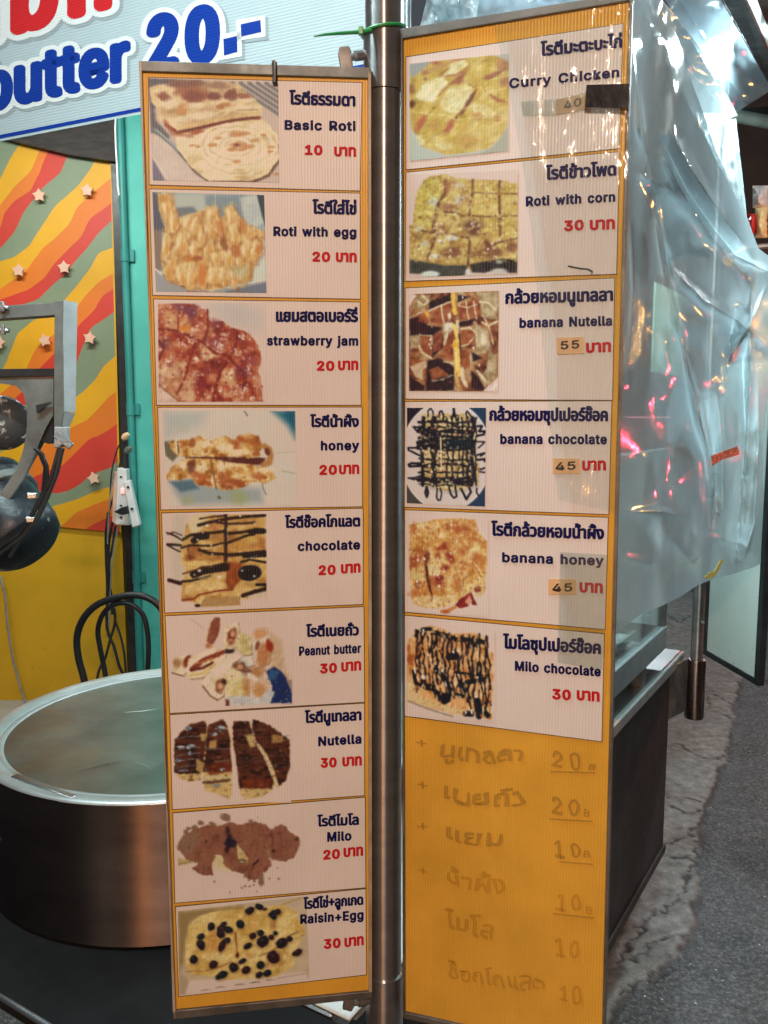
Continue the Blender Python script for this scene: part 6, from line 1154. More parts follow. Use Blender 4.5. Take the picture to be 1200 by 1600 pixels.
W_ = [(('โรตีธรรมดา',(453,163),(554,166)),('Basic Roti',(445.5,202.5),(554.5,204.5)),('10',(477.5,241.5),(502.5,242)),((523,243.5),(555,244.5))),
 (('โรตีใส่ไข่',(489,333.5),(555.5,335)),('Roti with egg',(428,368.5),(555.5,370)),('20',(489,408),(514.5,408.5)),((525.6,408.5),(556,409.5))),
 (('แยมสตอเบอร์รี่',(432,502),(558,502.5)),('strawberry jam',(418,539),(558.5,539.5)),('20',(496,578.5),(521,578.5)),((529,577.5),(558.5,577.5))),
 (('โรตีน้ำผึ้ง',(485.5,666.5),(559.5,666.5)),('honey',(502,703),(560,702.5)),('20',(500,741),(525,740.5)),((530.5,740),(560,739.5))),
 (('โรตีช๊อคโกแลต',(446,824),(561.5,821.5)),('chocolate',(466,860),(561.5,857.5)),('20',(498.7,897.5),(523,896.5)),((533.5,895),(562,893.5))),
 (('โรตีเนยถั่ว',(479,994),(559.5,991.5)),('Peanut butter',(468,1023.7),(563,1019)),('30',(501,1051),(525,1049.5)),((534,1048),(563,1046))),
 (('โรตีนูเทลลา',(477,1128.5),(563.5,1124)),('Nutella',(498,1164.5),(563.5,1160.3)),('30',(502,1198),(524.6,1197)),((535.7,1196),(564,1194.5))),
 (('โรตีไมโล',(496.5,1290),(559.5,1287)),('Milo',(512,1313.5),(548,1311.5)),('20',(506,1341.7),(529.7,1339.7)),((537.6,1337.6),(566,1335.4))),
 (('โรตีไข่+ลูกเกด',(475,1418.8),(566.4,1411.8)),('Raisin+Egg',(470,1442),(566.8,1434.8)),('30',(507,1480.8),(530.8,1478.8)),((539,1478),(567,1475)))]
for i, (c, w) in enumerate(zip(LCELL, W_)): words(c, LB, *w, en_bold=0.07 if i == 5 else 0.082, th_h=14 if i < 3 else 12.5 if i < 7 else 11.5)
# black cable tie over the top rail
g = G(); g.tube([LB(429,y,0.006) for y in (101,112,124,133)], 0.0028, 8); g.tube([LB(428,101,0.006), LB(428,99,-0.014)], 0.0026, 8); g.obj('cable_tie', BLACK, lb)

# ---------------------------------------------------------------- right board
rb = thing('menu_board', (0.14, 0.96, 0.80), 'right menu board, six rows from Curry Chicken down and a yellow handwritten lower part', 'menu board', 'menu boards on the cart post')
X, Y = quadgrid([(630,48),(987,-6),(942,1652),(633,1583)], 14, 50)
grid('corrugated_sheet', RB(X, Y, 0.0), YELPRINT, rb)
grid('back_panel', RB(X, Y, -0.004), ALU, rb, flip=True)
for q, nm in (([(627,47),(990,-10),(990,2),(628,62.5)], 'top_rail'), ([(632,1579),(943,1648),(943,1658),(632,1588)], 'bottom_rail'),
              ([(627.5,47),(631,47),(634,1584),(630.5,1588)], 'side_rail'), ([(984,-8),(989,-8),(966,800),(945,1656),(940,1656),(961,800)], 'side_rail')):
    g = G(); plate(g, RB, q, -0.012, 0.004, 0.0006); g.obj(nm, RAILM if nm == 'top_rail' else ALUDARK, rb, 0)
RC = [[(635,90),(973,38),(967,232),(635,265)],[(635,270),(967,238),(963,428),(634,439)],[(634,450.7),(960,435),(956.7,625),(634,623)],
      [(633.5,628),(955.5,627),(950.7,803.3),(632.7,791.7)],[(633,797),(950,809),(945,982.7),(633,955.7)],[(633,961.7),(944,990.7),(940,1158),(633,1118)]]
RCELL = [cell(rb, RB, q) for q in RC]
RP = [((630,70),6.857,pic_curry,[(70,208),(1135,100),(1130,1142),(72,1250)]),((630,255),6.316,pic_corn,[(60,120),(1135,70),(1128,1095),(62,1125)]),
      ((630,445),7.5,pic_ban1,[(72,112),(1125,72),(1112,1250),(72,1244)]),((630,625),8.571,pic_ban2,[(55,105),(1112,105),(1098,1425),(52,1380)]),
      ((630,800),8.571,pic_ban3,[(50,60),(1140,70),(1140,1395),(50,1330)]),((630,965),7.74,pic_mchoc,[(45,60),(1110,130),(1110,1262),(50,1190)])]
for c, (crop, s, fn, q) in zip(RCELL, RP): picture(c, RB, crop, s, fn, q)
W_ = [(('โรตีมะตะบะไก่',(846,88),(971,74.5)),('Curry Chicken',(797,138.3),(966.7,120.7)),None,None),
 (('โรตีข้าวโพด',(854,281),(962,274)),('Roti with corn',(823,322.3),(960.5,315)),('30',(883,360.7),(911,359)),((923,359),(960,357.7))),
 (('กล้วยหอมนูเทลลา',(791,474.3),(957,469.5)),('banana Nutella',(813,511.7),(955.5,508.3)),None,((917,550.7),(954,549.3))),
 (('กล้วยหอมซุปเปอร์ช๊อค',(766,656.7),(949,657.3)),('banana chocolate',(783,692.7),(947.5,693.3)),None,((911,734.3),(946,734.3))),
 (('โรตีกล้วยหอมน้ำผึ้ง',(769,835.7),(943,841.7)),('banana honey',(786,877.3),(942.5,882.7)),None,((907,924),(941,926))),
 (('ไมโลซุปเปอร์ช๊อค',(787.5,1011.7),(938,1020.7)),('Milo chocolate',(806,1046.7),(938,1055.7)),('30',(864.5,1091),(891,1092.7)),((902.5,1092.3),(936,1095)))]
for c, w in zip(RCELL, W_): words(c, RB, *w, th_h=14.5, en_h=14, n_h=14.5, b_h=14)
# handwritten price stickers
for quad, body, a, b in (([(870,528),(912,526.5),(913,552.5),(870,554)], '55', (877,546),(905,544)), ([(864,716),(906,716.5),(907,740),(864,740)], '45', (869,735),(899,733)),
                         ([(857,904),(900.5,905),(900.5,928.5),(857,928)], '45', (864,924),(894,923)), ([(869,157),(915,147),(916,171),(870,180)], '40', (882,172),(908,166))):
    g = G(); plate(g, RB, quad, 0.0012, 0.0019); st = g.obj('price_sticker', STICKER, rb, 0)
    text('handwriting', body, a, b, 12, RB, 0.0022, BLACKINK, st, 0.06, 'L', 0.06)
g = G(); plate(g, RB, [(815,160),(868,156),(916,145),(917,173),(868,182),(817,182)], 0.0024, 0.0026); g.obj('clear_tape', TAPECLEAR, rb, 0)
g = G(); plate(g, RB, [(918,138),(984,136),(983,174),(916,172)], 0.0090, 0.0100); g.obj('black_tape', TAPEBLACK, rb, 0)
# worn marker writing on the yellow part
HW = [('นูเทลลา',(690,1185),(815,1193),20,1),('เนยถั่ว',(695,1252),(820,1262),20,1),('แยม',(698,1314),(786,1322),20,.8),('น้ำผึ้ง',(698,1384),(790,1394),20,.7),('ไมโล',(694,1452),(770,1464),22,.7),('ช็อกโกแลต',(700,1528),(850,1550),18,.4)]
for body, a, b, h, k in HW: text('faded_handwriting', body, a, b, h, RB, 0.0008, FADED if k > 0.75 else FADED2, rb, 0.05*k+0.01, 'T', jit=4)
for body, a, b, h in (('20',(862,1198),(908,1200),24),('20',(862,1269),(906,1271),24),('10',(868,1338),(906,1340),24),('10',(870,1420),(908,1423),24),('10',(870,1492),(905,1495),26),('10',(876,1564),(908,1567),24),
                      ('B',(921,1200),(930,1201),11),('B',(913,1272),(922,1273),11),('B',(912,1338),(921,1339),11),('B',(917,1424),(926,1425),11),
                      ('+',(650,1165),(667,1166),14),('+',(652,1232),(669,1233),14),('+',(654,1294),(668,1295),12),('+',(654,1366),(668,1367),12)):
    text('faded_handwriting', body, a, b, h, RB, 0.0008, FADED if a[1] < 1350 else FADED2, rb, 0.035, 'L', 0.12, jit=3)
for x0, x1, y0, y1 in ((860,930,1204,1206),(858,926,1278,1282),(874,927,1345,1349),(864,928,1426,1433)):
    g = G(); plate(g, RB, [(x0,y0),(x1,y1),(x1,y1+2.2),(x0,y0+2.2)], 0.0004, 0.0008); g.obj('marker_underline', FADED, rb, 0)
g = G(); g.tube([RB(x, y, 0.0022) for x, y in ((888,416),(898,418),(908,420),(920,421),(926,425),(925,429))], 0.0007, 6); g.obj('scratch', BLACKINK, rb)

# ================================================================== steel post between the boards
def post_xy(px, py, Y): return at(px, py, Y)
PX = 0.0005; PYY = 1.022
t = thing('steel_post', (PX, PYY, 0.6), 'polished steel post between the two menu boards with a sleeve collar', 'post')
g = G(); g.tube([(PX,PYY,0.40),(PX,PYY,2.9)], 0.0222, 40); g.obj('tube', POLISHED, t)
def zat(py, Y=1.0): return float(at(600, py, Y)[2])
g = G(); g.lathe([(0.0223,zat(136)),(0.0247,zat(135)),(0.0247,zat(92)),(0.0243,zat(91.5)),(0.0243,zat(40)),(0.0224,zat(39))], (PX,PYY,0), 40); g.obj('collar', POLISHED, t)
g = G(); g.lathe([(0.0223,0.55),(0.0246,0.55),(0.0246,zat(1535)),(0.0223,zat(1532))], (PX,PYY,0), 40); g.obj('base_sleeve', POLISHED, t)
t = thing('wing_clamp', at(560,100,1.0), 'small steel wing screw clamp above the top rail of the left board', 'clamp', 'wing screws on the post')
g = G(); g.prism([at(x,y,1.005) for x,y in ((530,73),(545,71),(549,80),(552,107),(532,107),(528,85))], (0,0.006,0), 0.001); g.obj('wing', ALUDARK, t)
g = G(); g.tube([at(547,90,1.008), at(575,84,1.015)], 0.0042, 12); g.tube([at(555,88,1.009), at(566,86,1.012)], 0.0060, 8); g.obj('screw', STEEL, t)
t = thing('wing_clamp', at(550,1570,1.0), 'small steel wing screw clamp below the bottom rail of the left board', 'clamp', 'wing screws on the post')
g = G(); g.prism([at(x,y,1.0) for x,y in ((537,1560),(552,1558),(553,1575),(549,1582),(535,1578))], (0,0.006,0), 0.001); g.obj('wing', STEEL, t)
g = G(); g.tube([at(552,1567,1.005), at(582,1563,1.012)], 0.004, 12); g.tube([at(560,1566,1.005), at(572,1564,1.01)], 0.0062, 8); g.obj('screw', ALUDARK, t)
# green tie round the collar with its loose tail
rr = 0.0258; zt = zat(40, 1.0)
ring = [(PX+rr*math.cos(a), PYY+rr*math.sin(a), zt+0.004*math.cos(a-0.6)+0.002) for a in np.linspace(0, 2*math.pi, 33)[:-1]]
t = thing('zip_tie', (PX-rr, PYY, zt), 'green cable tie round the post with its tail pointing left', 'cable tie')
g = G(); g.tube(ring, 0.0020, 8, closed=True); tl = [at(580,47,1.0), at(566,50,0.995), at(530,52,0.99), at(508,54,0.985), at(490,57,0.982)]
g.tube(tl, [0.0022,0.0022,0.0019,0.0015,0.0006], 8); g.obj('strap', GREENTIE, t)
g = G(); g.cbox(at(564,48.5,0.994), (0.006,0.006,0.009), 0.001); g.obj('head', GREENTIE, t)
t = thing('thin_pole', at(636,0,1.6), 'thin pale tube standing behind the steel post at the top', 'pole')
g = G(); g.tube([at(637,1090,1.6), at(637,-80,1.6)], 0.006, 12); g.obj('tube', ALU, t)

# ================================================================== griddle
RIMM = mat_basic('worn_rim_steel', (0.50,0.52,0.51), (0.66,0.68,0.67), (0.36,0.52), 0.75, 8, None, 0.0004, 60)
GC = np.array([-0.386, 1.490]); GR = 0.333; GZ = 1.015-1.066
t = thing('roti_griddle', (GC[0], GC[1], 0.90), 'big round steel griddle drum with a polished flange rim left of the boards', 'griddle')
g = G(); g.lathe([(GR-0.0015,0.803-GZ),(GR-0.001,0.97-GZ),(GR-0.0005,1.066),(GR,1.0775)], (*GC,GZ), 128); g.obj('drum_wall', BRUSHED, t, 50)
g = G(); g.lathe([(GR,1.0782),(GR-0.002,1.0815),(GR-0.010,1.0825),(GR-0.026,1.0795),(GR-0.030,1.0765)], (*GC,GZ), 128); g.obj('rim', RIMM, t, 60)
g = G(); g.lathe([(GR-0.030,1.0760),(GR-0.033,1.0775),(GR-0.037,1.0775),(GR-0.040,1.0745)], (*GC,GZ), 128); g.obj('inner_ring', RIMM, t, 60)
g = G(); g.lathe([(GR-0.040,1.0742),(GR-0.06,1.0725),(0.15,1.0700),(0.08,1.0685),(0,1.0680)], (*GC,GZ), 128); g.obj('hot_plate', PLATE, t, 60)
rs = np.random.RandomState(11)
for k in range(14):
    a = rs.uniform(0, 6.28); r0 = rs.uniform(0.03, 0.24); c = GC + r0*np.array([math.cos(a), math.sin(a)]); b = rs.uniform(0, 6.28); L = rs.uniform(0.03, 0.10)
    pts = [(c[0]+math.cos(b+q*0.25)*L*q, c[1]+math.sin(b+q*0.25)*L*q, 1.0715+GZ+0.0012*(r0/0.28)) for q in (0, 0.5, 1)]
    g = G(); g.tube(pts, [0.0001, 0.0006, 0.0001], 5); g.obj('scratch', RIMM if k % 2 else ALUDARK, t)
b0 = GC + (GR-0.006)*np.array([-0.66,-0.75]); g = G(); g.lathe([(0,0.006),(0.006,0.004),(0.008,0)], (b0[0],b0[1],0.93), 12, (-0.66,-0.75,0)); g.obj('rivet', ALUDARK, t)
t = thing('scraper', atz(60,1230,1.03), 'narrow steel scraper blade lying inside the near left rim of the griddle', 'scraper')
g = G(); g.bar(atz(22,1212,1.030), atz(116,1246,1.030), 0.012, 0.004, 0.001); g.obj('blade', STEEL, t)

# ================================================================== the cart
O2 = np.array([0.014, 1.045]); E1 = np.array([0.532, 0.847]); E2 = np.array([-0.847, 0.532])
CK = 1.096   # cart positions and heights are scaled about the camera eye, keeping their image place
def cz(z): return EYE + CK*(z-EYE)
def cp3(s, e, z): return np.array([*((O2 + E1*s + E2*e)*CK), cz(z)])
def cbx(g, s0, s1, e0, e1, z0, z1, bev=0.0):
    return g.box(cp3(s0,e0,z0), cp3(s1,e0,z0)-cp3(s0,e0,z0), cp3(s0,e1,z0)-cp3(s0,e0,z0), (0,0,(z1-z0)*CK), bev)
cart = thing('food_cart', cp3(0.7,0.6,0), 'stainless steel street food cart with dark side panel and glass case', 'food cart')
g = G(); cbx(g, -0.138, 1.70, 0.006, 0.42, 0.832, 0.870, 0.003); g.obj('counter_top', STEEL, cart, 0)
g = G(); cbx(g, -0.098, 1.70, -0.004, 0.0055, 0.838, 0.869, 0.003); g.obj('counter_edge', GALV, cart, 0)
g = G(); cbx(g, -0.325, -0.140, -0.10, 1.40, 0.842, 0.8675, 0.002); g.obj('front_shelf', SHELFM, cart, 0)
g = G(); g.tube([cp3(-0.326,-0.10,0.863), cp3(-0.326,1.40,0.863)], 0.0045, 12); g.obj('shelf_edge', STEEL, cart)
g = G(); cbx(g, 0.02, 1.545, 0.0, 0.012, 0.293, 0.836, 0.004); g.obj('side_panel', DARKSTEEL, cart, 0)
g = G(); cbx(g, 0.02, 1.545, -0.008, -0.0005, 0.293, 0.318, 0.002); g.obj('side_trim', DARKSTEEL, cart, 0)
g = G(); cbx(g, -0.09, -0.08, 0.02, 0.42, 0.293, 0.830, 0.002); g.obj('front_panel', DARKSTEEL, cart, 0)
g = G(); cbx(g, 1.53, 1.545, 0.02, 0.42, 0.293, 0.830, 0.002); g.obj('end_panel', DARKSTEEL, cart, 0)
g = G(); cbx(g, 0, 1.53, 0.014, 0.42, 0.30, 0.32); g.obj('bottom_board', DARKSTEEL, cart, 0)
for s_, e_ in ((0.15,0.12),(1.28,0.12),(0.15,0.36),(1.28,0.36)):
    c = cp3(s_, e_, 0.10); c[2] = 0.07; g = G(); g.lathe([(0,-0.016),(0.05,-0.016),(0.067,-0.014),(0.07,-0.006),(0.07,0.006),(0.067,0.014),(0.05,0.016),(0,0.016)], c, 24, (E2[0],E2[1],0)); w = g.obj('wheel', BLACK, cart)
    g = G(); g.box(c+(-0.02,-0.02,0.05), (0.04,0,0), (0,0.04,0), (0,0,0.055), 0.002); g.obj('wheel_fork', ALUDARK, w, 0)
t = thing('tray', cp3(-0.03,0.12,0.872), 'white sheet on the counter below the left menu board, standing for its lamplit steel', 'tray')
g = G(); cbx(g, -0.136, 0.20, -0.020, 0.34, 0.8706, 0.8760, 0.002); g.obj('pan', TRAYM, t, 0)  # white sheet paints in the lamplit brightness of the steel counter
# glass case
gc_ = thing('glass_case', cp3(0.8,0.2,0.95), 'glass display case with grey metal frame standing on the cart behind the plastic sheet', 'display case')
for nm, a in (('bottom_rail', (0.42,1.53,0.012,0.034,0.917,0.985)), ('top_rail', (0.42,1.53,0.012,0.034,1.47,1.50)), ('bottom_rail', (0.42,1.53,0.50,0.52,0.917,0.985)), ('top_rail', (0.42,1.53,0.50,0.52,1.47,1.50))):
    g = G(); cbx(g, *a, 0.002); g.obj(nm, GALV, gc_, 0)
for s_ in (0.44,1.51):
    for e_ in (0.014,0.502):
        g = G(); cbx(g, s_, s_+0.02, e_, e_+0.018, 0.985, 1.47, 0.001); g.obj('stile', ALUDARK, gc_, 0)
for s_ in (0.50,0.85,1.28):
    g = G(); cbx(g, s_, s_+0.05, 0.014, 0.05, 0.870, 0.917, 0.002); g.obj('foot', ALUDARK, gc_, 0)
g = G(); cbx(g, 0.46, 1.51, 0.020, 0.023, 0.986, 1.469); g.obj('glass_pane', GLASSM, gc_, 0)
g = G(); cbx(g, 1.512, 1.518, 0.034, 0.50, 0.986, 1.469); g.obj('end_wall', TRAYM, gc_, 0)
g = G(); cbx(g, 0.42, 1.53, 0.036, 0.50, 0.918, 0.926); g.obj('case_floor', TRAYM, gc_, 0)
t = thing('tray', cp3(1.0,0.25,0.96), 'white enamel tray inside the glass case', 'tray')
g = G(); cbx(g, 0.90, 1.46, 0.08, 0.46, 0.955, 0.962, 0.002); cbx(g, 0.90, 1.46, 0.08, 0.086, 0.962, 0.978, 0.001); cbx(g, 0.90, 1.46, 0.454, 0.46, 0.962, 0.978, 0.001); g.obj('pan', TRAYM, t, 0)
t = thing('food_box', cp3(0.86,0.12,0.957), 'small pink box under the near end of the white tray', 'box')
g = G(); cbx(g, 0.80, 0.90, 0.07, 0.17, 0.927, 0.953, 0.003); g.obj('box', PINKM, t, 0)
g = G(); cbx(g, 0.797, 0.903, 0.067, 0.173, 0.946, 0.9545, 0.002); g.obj('lid', PINKM, t, 0)
t = thing('tray', cp3(0.62,0.2,0.957), 'flat pale green tray at the near end of the glass case', 'tray')
g = G(); cbx(g, 0.48, 0.78, 0.07, 0.40, 0.927, 0.942, 0.004); g.obj('pan', GREENM, t, 0)
# things that show blurred through the plastic
t = thing('price_card', cp3(0.62,0.5,1.7), 'pale green card hanging behind the plastic sheet', 'card')
g = G(); cbx(g, 1.33, 1.64, 0.03, 0.035, 1.70, 1.93, 0.002); g.obj('card', mat_basic('pale_green_card', (0.36,0.56,0.42), (0.46,0.64,0.50), (0.4,0.6), 0, 6, None, 0), t, 0)
t = thing('basin', cp3(1.42,0.13,1.5), 'pinkish red basin on top of the glass case seen through the plastic', 'basin')
cb_ = cp3(1.42,0.13,1.502); g = G(); g.lathe([(0,0),(0.09,0),(0.135,0.085),(0.142,0.088),(0.135,0.092),(0.085,0.012),(0,0.012)], cb_, 40); g.obj('bowl', PINKM, t)
t = thing('cloth_bundle', cp3(1.1,0.3,1.5), 'dark bundle beside the red basin on the glass case', 'bundle')
g = G(); cbd = cp3(1.20,0.12,1.502)
bmesh.ops.create_icosphere(g.bm, subdivisions=3, radius=0.085, matrix=Matrix.Translation(V(cbd+np.array((0,0,0.06)))))
for v in g.bm.verts:
    d = v.co - V(cbd); k = 1+0.25*(float(fbm(np.array(d.x*14+3), np.array(d.z*14+d.y*9), 4))-0.5)*2; v.co = V(cbd)+Vector((d.x*k*1.2, d.y*k, max(d.z*k*0.8, 0)))
g.obj('cloth', BLACK, t)
t = thing('bright_back_sheet', cp3(0.9,1.0,1.0), 'white sheet added along the far side of the cart to brighten its interior', 'board')
g = G(); cbx(g, 0.60, 1.62, 0.53, 0.54, 0.88, 2.0, 0.003); g.obj('sheet', TRAYM, t, 0)  # sheet added so the cart interior reads brighter through the plastic
for s_ in (0.65,1.42):
    g = G(); cbx(g, s_, s_+0.03, 0.543, 0.57, 0.30, 1.62, 0.002); g.obj('support', ALU, t, 0)
# rear post in its socket
RPX, RPY = 0.951*CK, 2.46*CK
t = thing('steel_post', (RPX,RPY,0.7), 'far steel post in a bracket socket on the rear corner of the cart', 'post')
g = G(); g.lathe([(0,cz(.667)),(0.0295,cz(.667)),(0.031,cz(.672)),(0.031,cz(.845)),(0.0285,cz(.851)),(0.020,cz(.851))], (RPX,RPY,0), 32); g.obj('socket', BRUSHED, t)
g = G(); g.tube([(RPX,RPY,0.62),(RPX,RPY,2.85)], 0.0195, 28); g.obj('tube', POLISHED, t)
a = cp3(1.547,0.01,0.69); g = G(); g.box(a, (RPX-0.022-a[0],RPY-a[1],0), np.array([*(E2*0.012),0]), (0,0,0.18), 0.003); g.obj('bracket', ALUDARK, t, 0)
# framed board turned on the rear post
F0 = atz(1103,1022,cz(0.878)); F1 = atz(1189,1072,cz(0.878)); FU = F1-F0; FU = FU/np.linalg.norm(FU); FN = np.cross(FU, (0,0,1)); FL = float(np.linalg.norm(F1-F0))
t = thing('sign_panel', F0, 'pale glass fronted panel in a black frame hung on the far post', 'sign panel')
def fbx(g, u0, u1, w0, w1, z0, z1, bev=0): return g.box(F0+FU*u0+FN*w0+(0,0,z0), FU*(u1-u0), FN*(w1-w0), (0,0,z1-z0), bev)
g = G(); fbx(g, 0.012, FL-0.012, -0.006, 0.006, 0.012, 0.94); g.obj('pane', PANELW, t, 0)
for a in ((0,FL,-0.011,0.011,0,0.018),(0,FL,-0.011,0.011,0.94,0.958)): g = G(); fbx(g, *a, 0.0015); g.obj('frame_rail', BLACK, t, 0)
for a in ((0,0.016,-0.0112,0.0112,0.018,0.94),(FL-0.02,FL,-0.0112,0.0112,0.018,0.94)): g = G(); fbx(g, *a, 0.0015); g.obj('frame_rail', BLACK, t, 0)
for zz in (0.10,0.75): g = G(); g.tube([F0+(0,0,zz), (RPX,RPY,cz(0.878)+zz)], 0.006, 8); g.obj('hinge_pin', STEEL, t)

# ================================================================== machine on the left
MY_ = 1.75
def mp(x, y, d=0.0): return at(x, y, MY_+d)
mach = thing('machine_frame', mp(90,700), 'grey tube frame carrying a black bowl shaped machine at the left edge', 'machine')
g = G(); g.prism([mp(-160,489), mp(100,471), mp(100,492), mp(-160,510)], (0,0.03,0), 0.0015); g.obj('top_bar', GREYMETAL, mach, 0)
g = G(); g.prism([mp(85,470,-0.001), mp(99,469,-0.001), mp(99,645,-0.001), mp(93,672,-0.001), mp(84,672,-0.001)], (0,0.03,0), 0.001); g.obj('upright', GREYMETAL, mach, 0)
g = G(); g.prism([mp(99.5,469,-.001), mp(121,473,0.028), mp(118,644,0.028), mp(97,643,-.001)], (-0.003,0.003,0), 0); g.obj('lit_side', GALV, mach, 0)  # lighter metal puts the lit side of the upright tube into colour
g = G(); g.prism([mp(97,643.5,-.001), mp(118,645,.028), mp(108,668,.028), mp(90,664,-.001)], (-0.003,0.004,0), 0); g.obj('lit_corner', GALV, mach, 0)  # bevel of the same tube, painted in the lit tone too
g = G(); g.prism([mp(-160,578), mp(85,575.5), mp(85,588), mp(-160,592)], (0,0.02,0), 0.001); g.obj('cross_bar', BLACK, mach, 0)
arm = [(-160,592),(84,589),(83,650),(72,668),(62,690),(50,720),(34,752),(0,800),(-40,850),(-60,840),(-20,790),(8,760),(26,735),(36,705),(42,670),(43,640),(38,615),(25,602),(0,598),(-160,602)]
g = G(); g.prism([mp(x,y,0.004) for x,y in arm], (0,0.012,0), 0.0012); g.obj('curved_bracket', GREYMETAL, mach, 0)
g = G(); g.prism([mp(x,y,0.012) for x,y in ((84,650),(84,690),(78,694),(60,690),(40,730),(10,790),(-60,880),(-80,860),(-10,780),(30,735),(52,690),(64,672))], (0,0.03,0), 0.002); g.obj('strap', BLACKDUSTY, mach, 0)
g = G(); g.prism([mp(x,y,-0.006) for x,y in ((56,633),(80,628),(64,640),(57,645))], (0,0.005,0), 0.0); g.obj('label_plate', BLACK, mach, 0)
g = G(); g.prism([mp(x,y,-0.004) for x,y in ((84,667),(104,667),(104,698),(84,700))], (0,0.02,0), 0.002); g.obj('clamp_block', GALV, mach, 0)
g = G(); g.bar(mp(87,678,-0.02), mp(112,698,-0.028), 0.016, 0.005, 0.0015, up=(0,-1,0.2)); g.tube([mp(95,690,-0.025), mp(95,690,0.01)], 0.006, 10); g.obj('wing_screw', STEEL, mach, 30)
dc = mp(2,660,0.05); dn = np.array([0.25,-0.9,0.1])
g = G(); g.lathe([(0,0.01),(0.045,0.008),(0.058,0.0),(0.058,-0.03),(0,-0.03)], dc, 40, dn); g.obj('disc', mat_basic('peeling_black_disc', (0.02,0.021,0.022), (0.46,0.43,0.42), (0.4,0.7), 0, 16, None, 0.0015, 60, pos=(0.54,0.58)), mach, 40)
ax = np.array([0.66,-0.30,-0.60]); ax /= np.linalg.norm(ax); bc = mp(-2,800,0.08)
g = G(); g.lathe([(0.098,-0.075),(0.101,-0.07),(0.101,-0.045),(0.097,-0.04),(0.094,0.03),(0.090,0.08),(0.082,0.105),(0.066,0.118),(0.0,0.122)], bc, 56, ax); g.obj('bowl', BLACKDUSTY, mach, 45)
g = G(); g.lathe([(0.0,-0.05),(0.09,-0.06),(0.097,-0.074)], bc, 48, ax); g.obj('inner_face', BLACKDUSTY, mach, 45)
g = G(); g.lathe([(0.1015,-0.03),(0.104,-0.028),(0.104,-0.010),(0.1015,-0.008),(0.095,-0.008)], bc, 56, ax); g.obj('band', GREYMETAL, mach, 45)
for pts, r in (([(54,700),(66,710),(73,728),(74,752),(68,775),(56,795),(40,830),(15,870)],0.0042),([(97,700),(88,740),(72,780),(58,810),(36,838),(0,866)],0.0055),([(92,700),(80,745),(60,790),(30,835),(-20,870)],0.004),([(60,706),(70,730),(66,770),(44,812),(-10,850)],0.003)):
    g = G(); g.tube([mp(x,y,-0.03) for x,y in pts], r, 8); g.obj('cable', BLACK, mach)
for x, y in ((50,775),(48,812)): g = G(); g.cbox(mp(x,y,-0.03), (0.022,0.012,0.014), 0.003, 0.3); g.obj('bolt_head', STEEL, mach, 0)
for x, y in ((4,480),(5,516)):
    g = G(); g.tube([mp(x-6,y,-0.004), mp(x+9,y+1,-0.004)], 0.0045, 8); g.cbox(mp(x,y-1,-0.006), (0.008,0.008,0.02), 0.001); g.obj('bolt', STEEL, mach)

# ================================================================== chair behind the griddle
CY = 3.3
ch = thing('metal_chair', at(190,1250,CY), 'black tubular metal chair with a double hoop back behind the griddle', 'chair')
def cpt(x, y): return at(x, y, CY)
oh = [(150,1150),(139,1100),(131,1060),(123,1030),(120,1002),(124,980),(135,960),(155,943),(185,933),(215,930),(237,937),(252,951),(262,975),(266,1010),(262,1060),(256,1100),(250,1150)]
def smooth_pts(P, n=4):
    P = np.array(P, float); out = []
    for i in range(len(P)-1):
        p0, p1, p2, p3 = P[max(i-1,0)], P[i], P[i+1], P[min(i+2,len(P)-1)]
        for k in range(n):
            t_ = k/n; out.append(0.5*((2*p1)+(-p0+p2)*t_+(2*p0-5*p1+4*p2-p3)*t_**2+(-p0+3*p1-3*p2+p3)*t_**3))
    return out+[P[-1]]
g = G(); g.tube([cpt(*p) for p in smooth_pts(oh)], 0.0145, 14); g.obj('outer_hoop', BLACK, ch)
ih = [(178,1150),(169,1085),(163,1045),(156,1010),(153,985),(159,963),(172,948),(190,942),(210,947),(224,962),(230,985),(232,1015),(230,1060),(226,1150)]
g = G(); g.tube([cpt(*p) for p in smooth_pts(ih)], 0.0105, 12); g.obj('inner_hoop', BLACK, ch)
sc_ = cpt(200,1150); g = G(); g.lathe([(0,0.03),(0.18,0.03),(0.2,0.02),(0.2,0),(0,0)], (sc_[0],CY-0.17,0.43), 40); g.obj('seat', BLACK, ch)
for dx, dy in ((-0.14,0.0),(0.14,0.0),(-0.14,-0.32),(0.14,-0.32)):
    g = G(); g.tube([(sc_[0]+dx,CY-0.01+dy,0.44),(sc_[0]+dx*1.3,CY-0.01+dy*1.1,0.03)], 0.012, 10); g.obj('leg', BLACK, ch)

# ================================================================== power strips and cables on the wall
SY = 4.18
def wp(x, y, d=0.0): return at(x, y, SY+d)
t = thing('power_strip', wp(193,780), 'white power strip hanging by its lead beside the turquoise pipe', 'power strip', 'power strips on the wall')
g = G(); g.prism([wp(183,731), wp(197,733), wp(202,821), wp(180,820)], (0,0.06,0), 0.004); g.obj('body', WHITEPL, t, 0)
g = G(); g.prism([wp(177,738,.01), wp(183,736,.01), wp(181,820,.01), wp(175,815,.01)], (0,0.05,0), 0.002); g.obj('side', STARM, t, 0)
g = G(); g.cbox(wp(191.5,767,-0.004), (0.018,0.008,0.028), 0.002); g.obj('switch', emit('switch_glow', (1,0.15,0.08), 1.2), t, 0)
for y in (745,790,808):
    g = G(); g.cbox(wp(189,y,-0.003), (0.012,0.006,0.007), 0.001); g.obj('socket', BLACK, t, 0)
t = thing('power_strip', wp(206,790,-.05), 'white adapter bar leaning on the front of the power strip', 'power strip', 'power strips on the wall')
